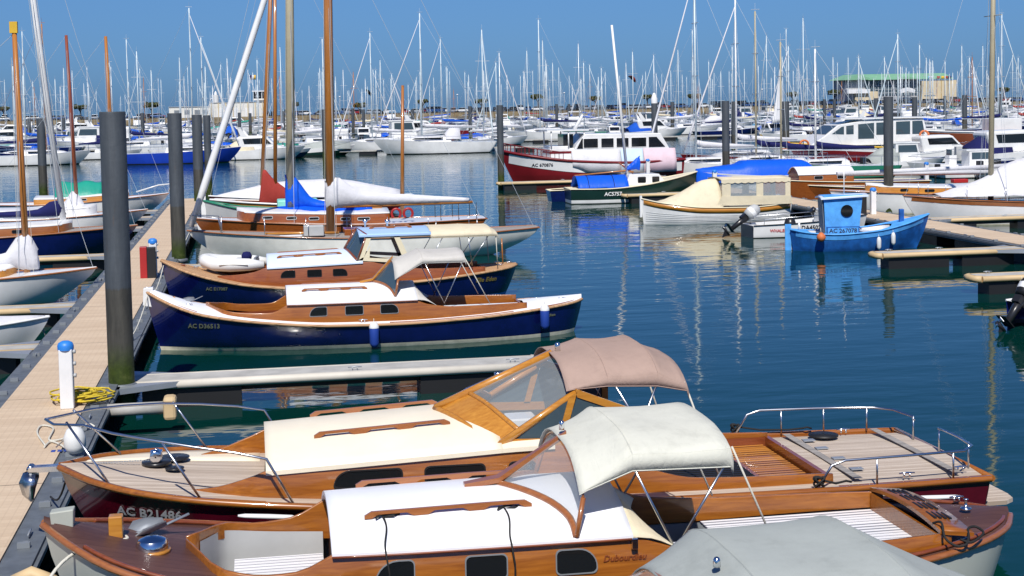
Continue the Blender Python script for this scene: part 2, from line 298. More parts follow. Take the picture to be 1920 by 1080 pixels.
# ---------------------------------------------------------------- mesh helpers
class MB:
    def __init__(s): s.V = []; s.F = []; s.MI = []; s.SM = []
    def add(s, pts): n = len(s.V); s.V += [tuple(p) for p in pts]; return n
    def face(s, idx, m=0, sm=False): s.F.append(tuple(idx)); s.MI.append(m); s.SM.append(sm)
    def quad(s, a, b, c, d, m=0): n = s.add([a, b, c, d]); s.face((n, n+1, n+2, n+3), m)
    def box(s, x0, x1, y0, y1, z0, z1, m=0):
        n = s.add([(x0,y0,z0),(x1,y0,z0),(x1,y1,z0),(x0,y1,z0),(x0,y0,z1),(x1,y0,z1),(x1,y1,z1),(x0,y1,z1)])
        for f in ((0,3,2,1),(4,5,6,7),(0,1,5,4),(1,2,6,5),(2,3,7,6),(3,0,4,7)): s.face([n+i for i in f], m)
    def grid(s, rows, m=0, sm=True, closeu=False, mf=None, skip=None):
        R, C = len(rows), len(rows[0]); n = s.add([p for r in rows for p in r])
        for i in range(R-1):
            for j in range(C if closeu else C-1):
                if skip and skip(i, j): continue
                k = (j+1) % C
                s.face((n+i*C+j, n+i*C+k, n+(i+1)*C+k, n+(i+1)*C+j), mf(i, j) if mf else m, sm)
        return n
    def slab(s, rows, th, m=0, sm=True, m2=None, mf=None, vec=(0, 0, -1)):
        """a sheet with a thickness downward and closed edges"""
        R, C = len(rows), len(rows[0]); s.grid(rows, m, sm, mf=mf)
        low = [[(p[0]+vec[0]*th, p[1]+vec[1]*th, p[2]+vec[2]*th) for p in r] for r in rows]
        n = s.add([p for r in low for p in r]); mm = m if m2 is None else m2
        for i in range(R-1):
            for j in range(C-1): s.face((n+i*C+j, n+(i+1)*C+j, n+(i+1)*C+j+1, n+i*C+j+1), mm, sm)
        def edge(a, b):
            for k in range(len(a)-1): s.quad(a[k], a[k+1], b[k+1], b[k], mm)
        edge(rows[0], low[0]); edge(rows[-1][::-1], low[-1][::-1])
        edge([r[0] for r in rows][::-1], [r[0] for r in low][::-1]); edge([r[-1] for r in rows], [r[-1] for r in low])
    def tube(s, pts, r, n=6, m=0, caps=True, flat=1.0):
        pts = [Vector(p) for p in pts]; L = len(pts); rr = r if isinstance(r, (list, tuple)) else [r]*L
        rings = []; prev = None
        for i, p in enumerate(pts):
            t = (pts[min(i+1, L-1)] - pts[max(i-1, 0)])
            if t.length < 1e-9: t = Vector((0, 0, 1))
            t.normalize()
            if prev is None:
                a = Vector((0, 0, 1)) if abs(t.z) < 0.9 else Vector((1, 0, 0)); u = t.cross(a).normalized()
            else:
                u = prev - t*prev.dot(t)
                if u.length < 1e-6: u = t.orthogonal()
                u.normalize()
            v = t.cross(u); prev = u
            rings.append([p + (u*math.cos(2*PI*k/n) + v*math.sin(2*PI*k/n)*flat)*rr[i] for k in range(n)])
        b = s.add([p for q in rings for p in q])
        for i in range(L-1):
            for j in range(n):
                k = (j+1) % n; s.face((b+i*n+j, b+i*n+k, b+(i+1)*n+k, b+(i+1)*n+j), m, n > 4)
        if caps:
            s.face([b+j for j in range(n)][::-1], m); s.face([b+(L-1)*n+j for j in range(n)], m)
    def lathe(s, c, prof, n=16, m=0, axis='z', mf=None):
        rows = []
        for r, h in prof:
            ring = []
            for k in range(n):
                a = 2*PI*k/n; x, y = r*math.cos(a), r*math.sin(a)
                ring.append((c[0]+x, c[1]+y, c[2]+h) if axis == 'z' else ((c[0]+h, c[1]+x, c[2]+y) if axis == 'x' else (c[0]+x, c[1]+h, c[2]+y)))
            rows.append(ring)
        s.grid(rows, m, True, True, mf)
    def prism(s, poly, d, m=0, m2=None):
        """poly: list of 3D points, extruded by vector d"""
        n = len(poly); a = s.add(poly); b = s.add([(p[0]+d[0], p[1]+d[1], p[2]+d[2]) for p in poly])
        s.face([a+i for i in range(n)], m); s.face([b+i for i in range(n)][::-1], m)
        for i in range(n):
            j = (i+1) % n; s.face((a+i, b+i, b+j, a+j), m if m2 is None else m2)
    def mesh(s, name, mats):
        me = bpy.data.meshes.new(name); me.from_pydata(s.V, [], s.F); me.update()
        me.polygons.foreach_set('material_index', s.MI); me.polygons.foreach_set('use_smooth', s.SM)
        for k in (mats if isinstance(mats, (list, tuple)) else [mats]): me.materials.append(M[k])
        bm = bmesh.new(); bm.from_mesh(me); bmesh.ops.remove_doubles(bm, verts=bm.verts, dist=1e-5)
        bmesh.ops.recalc_face_normals(bm, faces=bm.faces); bm.to_mesh(me); bm.free()
        return me
    def build(s, name, mats, parent=None, bevel=0, label=None):
        o = bpy.data.objects.new(name, s.mesh(name, mats)); COL.objects.link(o)
        if parent: o.parent = parent
        if bevel:
            b = o.modifiers.new('bevel', 'BEVEL'); b.width = bevel; b.segments = 2; b.limit_method = 'ANGLE'; b.angle_limit = math.radians(40)
        if label: o['label'] = label
        return o
def tag(o, label, cat, group=None):
    o['label'] = label; o['category'] = cat
    if group: o['group'] = group
    return o
def root(name, loc, rz, label, cat, group=None):
    o = bpy.data.objects.new(name, None); COL.objects.link(o); o.location = loc; o.rotation_euler = (0, 0, rz)
    o.empty_display_size = 0.2
    return tag(o, label, cat, group)
def structure(o): o['kind'] = 'structure'; return o
def curve(pts):
    """smooth interpolation through (x, y) points"""
    xs = [p[0] for p in pts]; ys = [p[1] for p in pts]; n = len(xs)
    ms = []
    for i in range(n):
        if i == 0: ms.append((ys[1]-ys[0])/(xs[1]-xs[0]))
        elif i == n-1: ms.append((ys[-1]-ys[-2])/(xs[-1]-xs[-2]))
        else:
            a = (ys[i]-ys[i-1])/(xs[i]-xs[i-1]); b = (ys[i+1]-ys[i])/(xs[i+1]-xs[i])
            ms.append(0 if a*b <= 0 else 2*a*b/(a+b))
    def f(x):
        if x <= xs[0]: return ys[0]
        if x >= xs[-1]: return ys[-1]
        i = 0
        while x > xs[i+1]: i += 1
        h = xs[i+1]-xs[i]; t = (x-xs[i])/h
        return ((2*t**3-3*t*t+1)*ys[i] + (t**3-2*t*t+t)*h*ms[i] + (-2*t**3+3*t*t)*ys[i+1] + (t**3-t*t)*h*ms[i+1])
    return f
def lin(pts):
    def f(x):
        if x <= pts[0][0]: return pts[0][1]
        for a, b in zip(pts, pts[1:]):
            if x <= b[0]: return a[1] + (b[1]-a[1])*(x-a[0])/max(1e-9, b[0]-a[0])
        return pts[-1][1]
    return f
def spl(P, k=6):
    """smooth path through points"""
    P = [Vector(p) for p in P]; out = []
    for i in range(len(P)-1):
        a, b, c, d = P[max(0, i-1)], P[i], P[i+1], P[min(len(P)-1, i+2)]
        for j in range(k):
            t = j/k; out.append(0.5*((2*b) + (c-a)*t + (2*a-5*b+4*c-d)*t*t + (3*b-a-3*c+d)*t**3))
    out.append(P[-1]); return out
def linsp(a, b, n): return [a + (b-a)*i/(n-1) for i in range(n)]
def text_mesh(txt, size, shear=0.0, ext=0.004):
    c = bpy.data.curves.new('lettering', 'FONT'); c.body = txt; c.size = size; c.shear = shear; c.extrude = ext; c.offset = size*0.022
    c.align_x = 'CENTER'; c.align_y = 'CENTER'; c.resolution_u = 2
    o = bpy.data.objects.new('lettering', c); COL.objects.link(o)
    dg = bpy.context.evaluated_depsgraph_get(); me = bpy.data.meshes.new_from_object(o.evaluated_get(dg))
    bpy.data.objects.remove(o); return me

class Hull:
    """bow at x0, stern at x1 (local x), beam/sheer given along s in 0..1"""
    def __init__(h, x0, x1, beam, sheer, wl=((0, 0.5), (0.12, 0.72), (0.35, 0.90), (0.7, 0.93), (1, 0.86)), rake=0.25, srake=0.1, power=0.65, depth=0.45, sexp=1.2):
        h.x0, h.x1 = x0, x1; h.hb = curve(beam); h.zs = curve(sheer); h.wl = curve(wl); h.rake = rake; h.srake = srake; h.pw = power; h.depth = depth; h.sexp = sexp
        h.tab = []
        for i in range(101):
            s = i/100; z = h.zs(s); h.tab.append((h.X(s, z), h.hb(s), z, s))
    def X(h, s, z):
        zb = h.zs(0); ze = h.zs(1)
        a = h.x0 + h.rake*max(0, 1 - z/zb)**1.3; b = h.x1 - h.srake*max(0, 1 - z/ze)**h.sexp
        return a + (b-a)*s
    def half(h, s, z):
        b = h.hb(s); f = h.wl(s); zz = h.zs(s)
        if z >= 0: return b*(f + (1-f)*min(1, z/zz)**h.pw)
        return b*f*(1 - 0.75*(-z/h.depth)**1.5)
    def _t(h, x, k):
        t = h.tab
        if x <= t[0][0]: return t[0][k]
        if x >= t[-1][0]: return t[-1][k]
        for a, b in zip(t, t[1:]):
            if x <= b[0]: return a[k] + (b[k]-a[k])*(x-a[0])/max(1e-9, b[0]-a[0])
    def dy(h, x): return h._t(x, 1)
    def dz(h, x): return h._t(x, 2)
    def side(h, x, z):
        zb = h.zs(0); ze = h.zs(1)
        a = h.x0 + h.rake*max(0, 1 - z/zb)**1.3; b = h.x1 - h.srake*max(0, 1 - z/ze)**h.sexp
        return h.half(min(1, max(0, (x-a)/(b-a))), z)
    def fit(h, w_, z, off=0.06):
        return lambda x: max(0.0, min(w_(x), h.side(x, z) - off))
    def build(h, parent, mats, stripe=(0.0, 0.09), top=0.0, n=34, name='hull'):
        """mats: [below water, stripe, topside, sheer strake]"""
        mb = MB(); S = [0.5 - 0.5*math.cos(PI*i/(n-1)) for i in range(n)]
        zl = [-h.depth, -0.05, stripe[0], stripe[1]]; fr = [0.2, 0.4, 0.6, 0.8]
        for sd in (-1, 1):
            rows = []
            for s in S:
                zz = h.zs(s); z0 = stripe[1]; col = [(h.X(s, z), sd*h.half(s, z), z) for z in zl]
                ztop = zz - top
                for q in fr: z = z0 + (ztop-z0)*q; col.append((h.X(s, z), sd*h.half(s, z), z))
                col.append((h.X(s, ztop), sd*h.half(s, ztop), ztop)); 
                if top: col.append((h.X(s, zz), sd*h.half(s, zz), zz))
                rows.append(col)
            C = len(rows[0])
            mb.grid(rows, 0, True, mf=lambda i, j: 0 if j < 2 else (1 if j == 2 else (3 if (top and j == C-2) else 2)))
            if sd == -1: last = rows[-1]
            else:
                for j in range(C-1): mb.quad(last[j], last[j+1], rows[-1][j+1], rows[-1][j], 0 if j < 2 else (1 if j == 2 else (3 if (top and j == C-2) else 2)))
        return mb.build(name, mats, parent)
    def rail(h, parent, mat, r=0.03, name='rub_rail', out=0.015, zoff=0.0, transom=True, flat=1.0, s0=0, s1=1):
        mb = MB()
        for sd in (-1, 1):
            P = []
            for i in range(50):
                s = s0 + (s1-s0)*(0.5-0.5*math.cos(PI*i/49)); z = h.zs(s); P.append((h.X(s, z), sd*(h.hb(s)+out), z+zoff))
            mb.tube(P, r, 6, 0, True, flat)
        if transom and h.hb(1) > 0.15: mb.tube([(h.x1+out, -h.hb(1)-out, h.zs(1)+zoff), (h.x1+out, h.hb(1)+out, h.zs(1)+zoff)], r, 6)
        return mb.build(name, mat, parent)
    def deck(h, parent, mats, well=None, camber=0.06, mf=None, n=60, name='deck', extra=(), drop=0.01):
        """well: function giving the half width of the opening"""
        mb = MB(); xs = sorted(set(linsp(h.x0+0.01, h.x1-0.005, n)) | set(extra)); q = [0, 0.12, 0.3, 0.55, 0.8, 1.0]
        for sd in (-1, 1):
            rows = []
            for x in xs:
                b = max(0.004, h.dy(x)-0.005); w_ = min(well(x) if well else 0, b-0.002); z = h.dz(x) - drop; r = []
                for t in q:
                    y = b + (w_-b)*t; r.append((x, sd*y, z + camber*(1-(y/b)**2)))
                rows.append(r)
            mb.grid(rows, 0, True, mf=(lambda i, j: mf((xs[i]+xs[i+1])/2, q[j])) if mf else None)
        return mb.build(name, mats, parent)
    def letter(h, parent, txt, xc, zc, size, mat, shear=0.0, side=-1, name='lettering', mir=False, off=0.010):
        me = text_mesh(txt, size, shear)
        for v in me.vertices:
            u, t, e = v.co; x = xc + u*(-1 if mir else 1); z = zc + t
            v.co = (x, side*(h.side(x, z) + off + e), z)
        me.materials.clear(); me.materials.append(M[mat]); me.update()
        o = bpy.data.objects.new(name, me); COL.objects.link(o); o.parent = parent; return o

def coaming(parent, pts_w, x0, x1, ztop, zbot, mat, th=0.035, n=50, name='coaming', aft=None, cap=None, lining=None, xs=None):
    """side walls following half-width w(x); closes at the nose when w→0"""
    mb = MB(); xs = xs or linsp(x0, x1, n)
    for sd in (-1, 1):
        rows = []
        for x in xs:
            w_ = max(0.0, pts_w(x)); zt = ztop(x); zb = zbot(x); o = w_ + th/2; i_ = max(0.0, w_ - th/2)
            rows.append([(x, sd*o, zb), (x, sd*(o), zt-0.012), (x, sd*(o-0.008), zt), (x, sd*(i_+0.002), zt), (x, sd*i_, zt-0.012), (x, sd*i_, zb)])
        mb.grid(rows, 0, True, mf=lambda i, j: 0)
        for r in (rows[0], rows[-1]):
            n0 = mb.add(r); mb.face([n0+k for k in range(6)], 0)
    return mb.build(name, mat, parent, bevel=0)
def rounded(x0, x1, z0, z1, kind='r', rad=0.06):
    """window outline in (x, z)"""
    P = []
    def arc(cx, cz, r, a0, a1, n=4):
        for k in range(n+1):
            a = math.radians(a0 + (a1-a0)*k/n); P.append((cx + r*math.cos(a), cz + r*math.sin(a)))
    r = min(rad, (z1-z0)*0.45)
    if kind == 'r':
        arc(x1-r, z0+r, r, -90, 0); arc(x1-r, z1-r, r, 0, 90); arc(x0+r, z1-r, r, 90, 180); arc(x0+r, z0+r, r, 180, 270)
    elif kind == 'aft':      # rounded towards the stern
        R = (z1-z0)*0.75
        arc(x1-r, z0+r, r, -90, 0); arc(x1-R, z1-R, R, 10, 90, 6); arc(x0+r, z1-r, r, 90, 180); arc(x0+r, z0+r, r, 180, 270)
    elif kind == 'fwd':      # swept up from the bow
        R = (z1-z0)*0.9
        arc(x1-r, z0+r, r, -90, 0); arc(x1-r, z1-r, r, 0, 90); arc(x0+R, z1-R, R, 90, 170, 6); arc(x0+r*0.6, z0+r*0.6, r*0.6, 180, 270, 2)
    elif kind == 'o':
        cx, cz, R = (x0+x1)/2, (z0+z1)/2, (x1-x0)/2
        for k in range(20): P.append((cx + R*math.cos(2*PI*k/20), cz + (z1-z0)/2*math.sin(2*PI*k/20)))
    return P
def window(parent, w_, outline, off=0.018, fm='dark', gm='glass', fw=0.018, sides=(-1, 1), zl=None, fth=0.012):
    """frame (part) with its pane (sub-part) on a wall at half-width w_(x)"""
    cx = sum(p[0] for p in outline)/len(outline); cz = sum(p[1] for p in outline)/len(outline)
    x0 = min(p[0] for p in outline); x1 = max(p[0] for p in outline); z0 = min(p[1] for p in outline); z1 = max(p[1] for p in outline)
    sx = 1 - 2*fw/(x1-x0); sz = 1 - 2*fw/(z1-z0)
    for sd in sides:
        mb = MB(); o3 = [(x, sd*(w_(x)+off+fth), z) for x, z in outline]; o0 = [(x, sd*(w_(x)), z) for x, z in outline]
        i3 = [(cx+(x-cx)*sx, sd*(w_(cx+(x-cx)*sx)+off+fth), cz+(z-cz)*sz) for x, z in outline]; i0 = [(p[0], p[1]-sd*fth, p[2]) for p in i3]
        mb.grid([r + [r[0]] for r in (o0, o3, i3, i0)], 0, False)
        f = mb.build('window', fm, parent)
        g = MB(); n = g.add([(p[0], p[1]-sd*0.6*fth, p[2]) for p in i3]); g.face(range(n, n+len(i3))); g.build('pane', gm, f)
def barrel_roof(parent, x0, x1, w_, ze, zc, mat, th=0.045, n=24, over=0.05, name='cabin_roof', p=2.0, trim=None, tail=None):
    mb = MB(); rows = []; m = 16
    for x in linsp(x0, x1, n):
        W = w_(x)+over; a, c = ze(x), zc(x)
        rows.append([(x + (tail(abs(t)) if (tail and x > x1-1e-6) else 0), W*t, a + (c-a)*(1-abs(t)**p)) for t in linsp(-1, 1, m+1)])
    mb.slab(rows, th, 0, True)
    o = mb.build(name, mat, parent)
    if trim:
        for sd in (-1, 1):
            t = MB(); t.tube([(x, sd*(w_(x)+over+0.004), ze(x)-th*0.75) for x in linsp(x0, x1, 14)], 0.012, 5)
            t.build('roof_trim', trim, parent)
    return o
def front_wall(parent, x, w_, zlow, ze, zc, mat, name='bulkhead', th=0.03, p=2.0, lean=0.0, hole=None):
    W = w_(x); P = [(x, -W, zlow)] + [(x+lean*(0), W*t, ze(x)+(zc(x)-ze(x))*(1-abs(t)**p)-0.03) for t in linsp(-1, 1, 15)] + [(x, W, zlow)]
    mb = MB(); mb.prism(P, (th, 0, 0)); return mb.build(name, mat, parent)
def handrail(parent, x0, x1, y, zf, mat, n=3, r=0.017, name='handrail'):
    """scalloped wooden grab rail"""
    for sd in (-1, 1):
        mb = MB(); K = n*8; L = []
        for i in range(K+1):
            x = x0 + (x1-x0)*i/K; ph = (i/8) % 1; up = 0.055
            foot = 0.0 if (abs(ph-0.0) < 0.19 or abs(ph-1.0) < 0.19) else 0.034
            e = 0.35 if i in (0, K) else 1
            L.append(((x, zf(x)+foot), (x, zf(x)+up*e+0.01)))
        for (a, b), (c, d) in zip(L, L[1:]):
            mb.prism([(a[0], sd*y-r, a[1]), (c[0], sd*y-r, c[1]), (d[0], sd*y-r, d[1]), (b[0], sd*y-r, b[1])], (0, 2*r, 0))
        mb.build(name, mat, parent)
def canopy(parent, bows, mat, name='bimini', m=16, seg=7, drop=None, sag=0.03, wob=0.002, p=3.2, solid=0.012):
    """bows: (x, edge z, crown z, half width, valance); the sheet sags between bows"""
    rows = []; rnd = random.Random(int(bows[0][0]*100)+m)
    for (a, b) in zip(bows, bows[1:]):
        for k in range(seg + (1 if b is bows[-1] else 0)):
            t = k/seg; s = -sag*math.sin(PI*t); q = [a[i]+(b[i]-a[i])*t for i in range(5)]
            r = []
            for j in range(-m//2, m//2+1):
                u = j/(m/2); z = q[1] + (q[2]-q[1])*(1-abs(u)**p) + s*(1-0.5*abs(u)) + rnd.uniform(-wob, wob)
                r.append((q[0], q[3]*u, z))
            lo = [(q[0], -q[3]-0.005, q[1]-q[4]*0.5), (q[0], -q[3]+0.0, q[1]-q[4])] if q[4] > 0.01 else [(q[0], -q[3]-0.003, q[1]-0.005), (q[0], -q[3], q[1]-0.01)]
            hi = [(x, -y, z) for x, y, z in lo]
            rows.append(lo[::-1] + r + hi)
    mb = MB(); mb.grid(rows, 0, True)
    fr, bk = rows[0], rows[-1]
    bx = bows[-1]
    if bx[4] > 0.01:   # rear flap
        low = [(x+0.03, y, z-0.10) for x, y, z in bk]; mb.grid([bk, low], 0, True)
    o = mb.build(name, mat, parent); s = o.modifiers.new('thickness', 'SOLIDIFY'); s.thickness = solid; s.offset = 0
    for i in [k*seg for k in range(1, len(bows)-1)]:
        sm = MB(); sm.tube([(x, y, z+.004) for x, y, z in rows[i][1:-1]], .007, 4); sm.build('seam', mat, o)
    sm = MB(); sm.tube([r[2] for r in rows], .006, 4); sm.build('seam', mat, o); sm = MB(); sm.tube([(r[0][0], r[0][1]-.004, r[0][2]) for r in rows], .008, 4); sm.build('hem', mat, o)
    for r in rows[::4]:
        pass
    return o
def tubes(parent, segs, r, mat, name, n=6, one=False):
    if one:
        mb = MB()
        for P in segs: mb.tube(P, r, n)
        return mb.build(name, mat, parent)
    for P in segs:
        mb = MB(); mb.tube(P, r, n); mb.build(name, mat, parent)
def arcpts(p, q, h, n=9, sagdir=(0, 0, -1)):
    p, q = Vector(p), Vector(q); d = Vector(sagdir)
    return [p.lerp(q, t) + d*h*math.sin(PI*t) for t in linsp(0, 1, n)]
def fender(x, y, z, label, mat='fender', r=0.11, L=0.55, cap=None, group='fenders hanging on hulls', rope=0.08):
    """hanging cylinder fender, top at z"""
    t = root('fender', (x, y, z-L), 0, label, 'fender', group)
    mb = MB(); mb.lathe((0, 0, 0), [(0.01, 0), (r*0.6, 0.02), (r, 0.10), (r, L-0.12), (r*0.7, L-0.03), (r*0.3, L)], 12)
    mb.build('fender_body', mat, t)
    if cap: c = MB(); c.lathe((0, 0, L-0.13), [(r*1.03, 0), (r*1.0, 0.05), (r*0.62, 0.12), (0.01, 0.15)], 12); c.build('fender_cap', cap, t)
    rp = MB(); rp.tube([(0, 0, L-0.02), (0, 0.03, L+rope)], 0.008, 5); rp.build('rope', 'rope', t)
    return t
def cleat(parent, x, y, z, mat='chrome', s=0.12, rz=0):
    mb = MB(); c, n = math.cos(rz), math.sin(rz)
    mb.tube([(x-c*s, y-n*s, z+0.05), (x, y, z+0.055), (x+c*s, y+n*s, z+0.05)], [0.009, 0.014, 0.009], 6)
    for k in (-0.35, 0.35): mb.tube([(x+c*s*k, y+n*s*k, z), (x+c*s*k, y+n*s*k, z+0.05)], 0.012, 6)
    mb.build('cleat', mat, parent)
# ---------------------------------------------------------------- varnished launches on the near side
def screen(parent, base, top, frame='gold', pane='clear', r0=0.035, r1=0.018, lo=0.0, name='windscreen', postr=None):
    """windscreen of two wings; base/top run from the centre line outwards (y >= 0)"""
    base = [tuple(v) for v in spl(base, 3)]; top = [tuple(v) for v in spl(top, 3)]
    mb = MB(); gl = MB(); n = len(base); pr = postr or r0
    for sd in (-1, 1):
        B = [(x, sd*y, z) for x, y, z in base]; T = [(x, sd*y, z) for x, y, z in top]
        mb.tube(B, r0, 6); mb.tube(T, r1, 6)
        mb.tube([B[-1], T[-1]], pr, 6)
        if lo: # solid wooden foot under the pane
            mid = [Vector(b).lerp(Vector(t), lo) for b, t in zip(B, T)]
            mb.slab([[tuple(v) for v in B], [tuple(v) for v in mid]], 0.03, 0, False); mb.tube(mid, r1, 6)
            gl.grid([[tuple(v) for v in mid], T], 0, False)
        else: gl.grid([B, [tuple(Vector(b).lerp(Vector(t), .5)) for b, t in zip(B, T)], T], 0, True)
    mb.tube([base[0], top[0]], pr*1.25, 6)
    f = mb.build(name, frame, parent); gl.build('screen_pane', pane, f)
    return f
def slats(parent, x0, x1, hw, z, mat, pitch=0.09, gap=0.018, name='slatted_floor', y0=None, y1=None, skip=None, th=0.025):
    mb = MB(); a = -hw if y0 is None else y0; b = hw if y1 is None else y1; y = a
    while y < b:
        ww = min(pitch-gap, b-y)
        if skip and skip[2] < y < skip[3]:
            mb.box(x0, skip[0], y, y+ww, z-th, z); mb.box(skip[1], x1, y, y+ww, z-th, z)
        else: mb.box(x0, x1, y, y+ww, z-th, z)
        y += pitch
    return mb.build(name, mat, parent)
def floorp(parent, x0, x1, w_, z, mat, name='cockpit_floor', n=14):
    mb = MB(); mb.grid([[(x, -w_(x), z), (x, w_(x), z)] for x in linsp(x0, x1, n)], 0, False)
    return mb.build(name, mat, parent)
def lining(parent, x0, x1, w_, zt, zb, mat, name='cockpit_lining', n=24, off=0.045):
    for sd in (-1, 1):
        mb = MB(); mb.grid([[(x, sd*max(0, w_(x)-off), zb), (x, sd*max(0, w_(x)-off), zt(x))] for x in linsp(x0, x1, n)], 0, True); mb.build(name, mat, parent)
def curtain(parent, x, w_, ze, zc, xb, zb, mat, t0=0.2, spread=0.95):
    mb = MB(); rnd = random.Random(3)
    for sd in (-1, 1):
        ts = linsp(t0, 1, 10); rows = []
        for k in range(7):
            f = k/6; r = []
            for t in ts:
                W = w_(x)+0.05; zt = ze + (zc-ze)*(1-t*t) - 0.01
                X = x + (xb-x)*f*(0.35 + 0.65*t); Y = sd*W*t*(1-0.06*f); Z = zt + (zb-zt)*f + 0.05*math.sin(PI*f)
                r.append((X + rnd.uniform(-.01, .01), Y + rnd.uniform(-.012, .012), Z))
            rows.append(r)
        mb.grid(rows, 0, True)
    o = mb.build('spray_curtain', mat, parent); s = o.modifiers.new('thickness', 'SOLIDIFY'); s.thickness = 0.01
    return o
def anchor(loc, label, mat='galv', rz=0.0, s=1.0):
    t = root('anchor', loc, rz, label, 'anchor', 'anchors on the bows')
    mb = MB(); mb.tube([(0, 0, 0.05), (0.25*s, 0, 0.07), (0.55*s, 0, 0.16)], 0.022*s, 6, flat=0.5); mb.build('shank', mat, t)
    f = MB()
    for sd in (-1, 1): f.slab([[(-0.05*s, 0, 0.03), (-0.02*s, sd*0.13*s, 0.07), (0.04*s, sd*0.17*s, 0.13)], [(0.12*s, 0, 0.03), (0.15*s, sd*0.10*s, 0.08), (0.16*s, sd*0.15*s, 0.15)], [(0.33*s, 0, 0.10), (0.31*s, sd*0.04*s, 0.12), (0.30*s, sd*0.06*s, 0.15)]], 0.015, 0, True)
    f.build('fluke', mat, t); return t
def windlass(parent, x, y, z, dome=True, base='gold', s=1.0):
    b = MB(); b.lathe((x, y, z), [(0.01, 0), (0.17*s, 0), (0.17*s, 0.035), (0.01, 0.035)], 16); o = b.build('windlass_base', base, parent)
    mb = MB()
    if dome: mb.lathe((x, y, z+0.035), [(0.15*s, 0), (0.155*s, 0.03), (0.13*s, 0.09), (0.06*s, 0.12), (0.01, 0.125)], 16)
    else:
        mb.lathe((x-0.0, y-0.14, z+0.11), [(0.01, 0), (0.07, 0), (0.05, 0.05), (0.07, 0.10), (0.01, 0.10)], 12, axis='y'); mb.box(x-0.07, x+0.07, y-0.04, y+0.10, z+0.035, z+0.15)
        mb.lathe((x, y+0.10, z+0.10), [(0.01, 0), (0.055, 0), (0.055, 0.05), (0.01, 0.05)], 12, axis='y')
    mb.build('windlass', 'chrome', o, bevel=0.006)
def stay(parent, a, b, r=0.008, mat='wire', name='stay'):
    mb = MB(); mb.tube([a, b], r, 4); return mb.build(name, mat, parent)

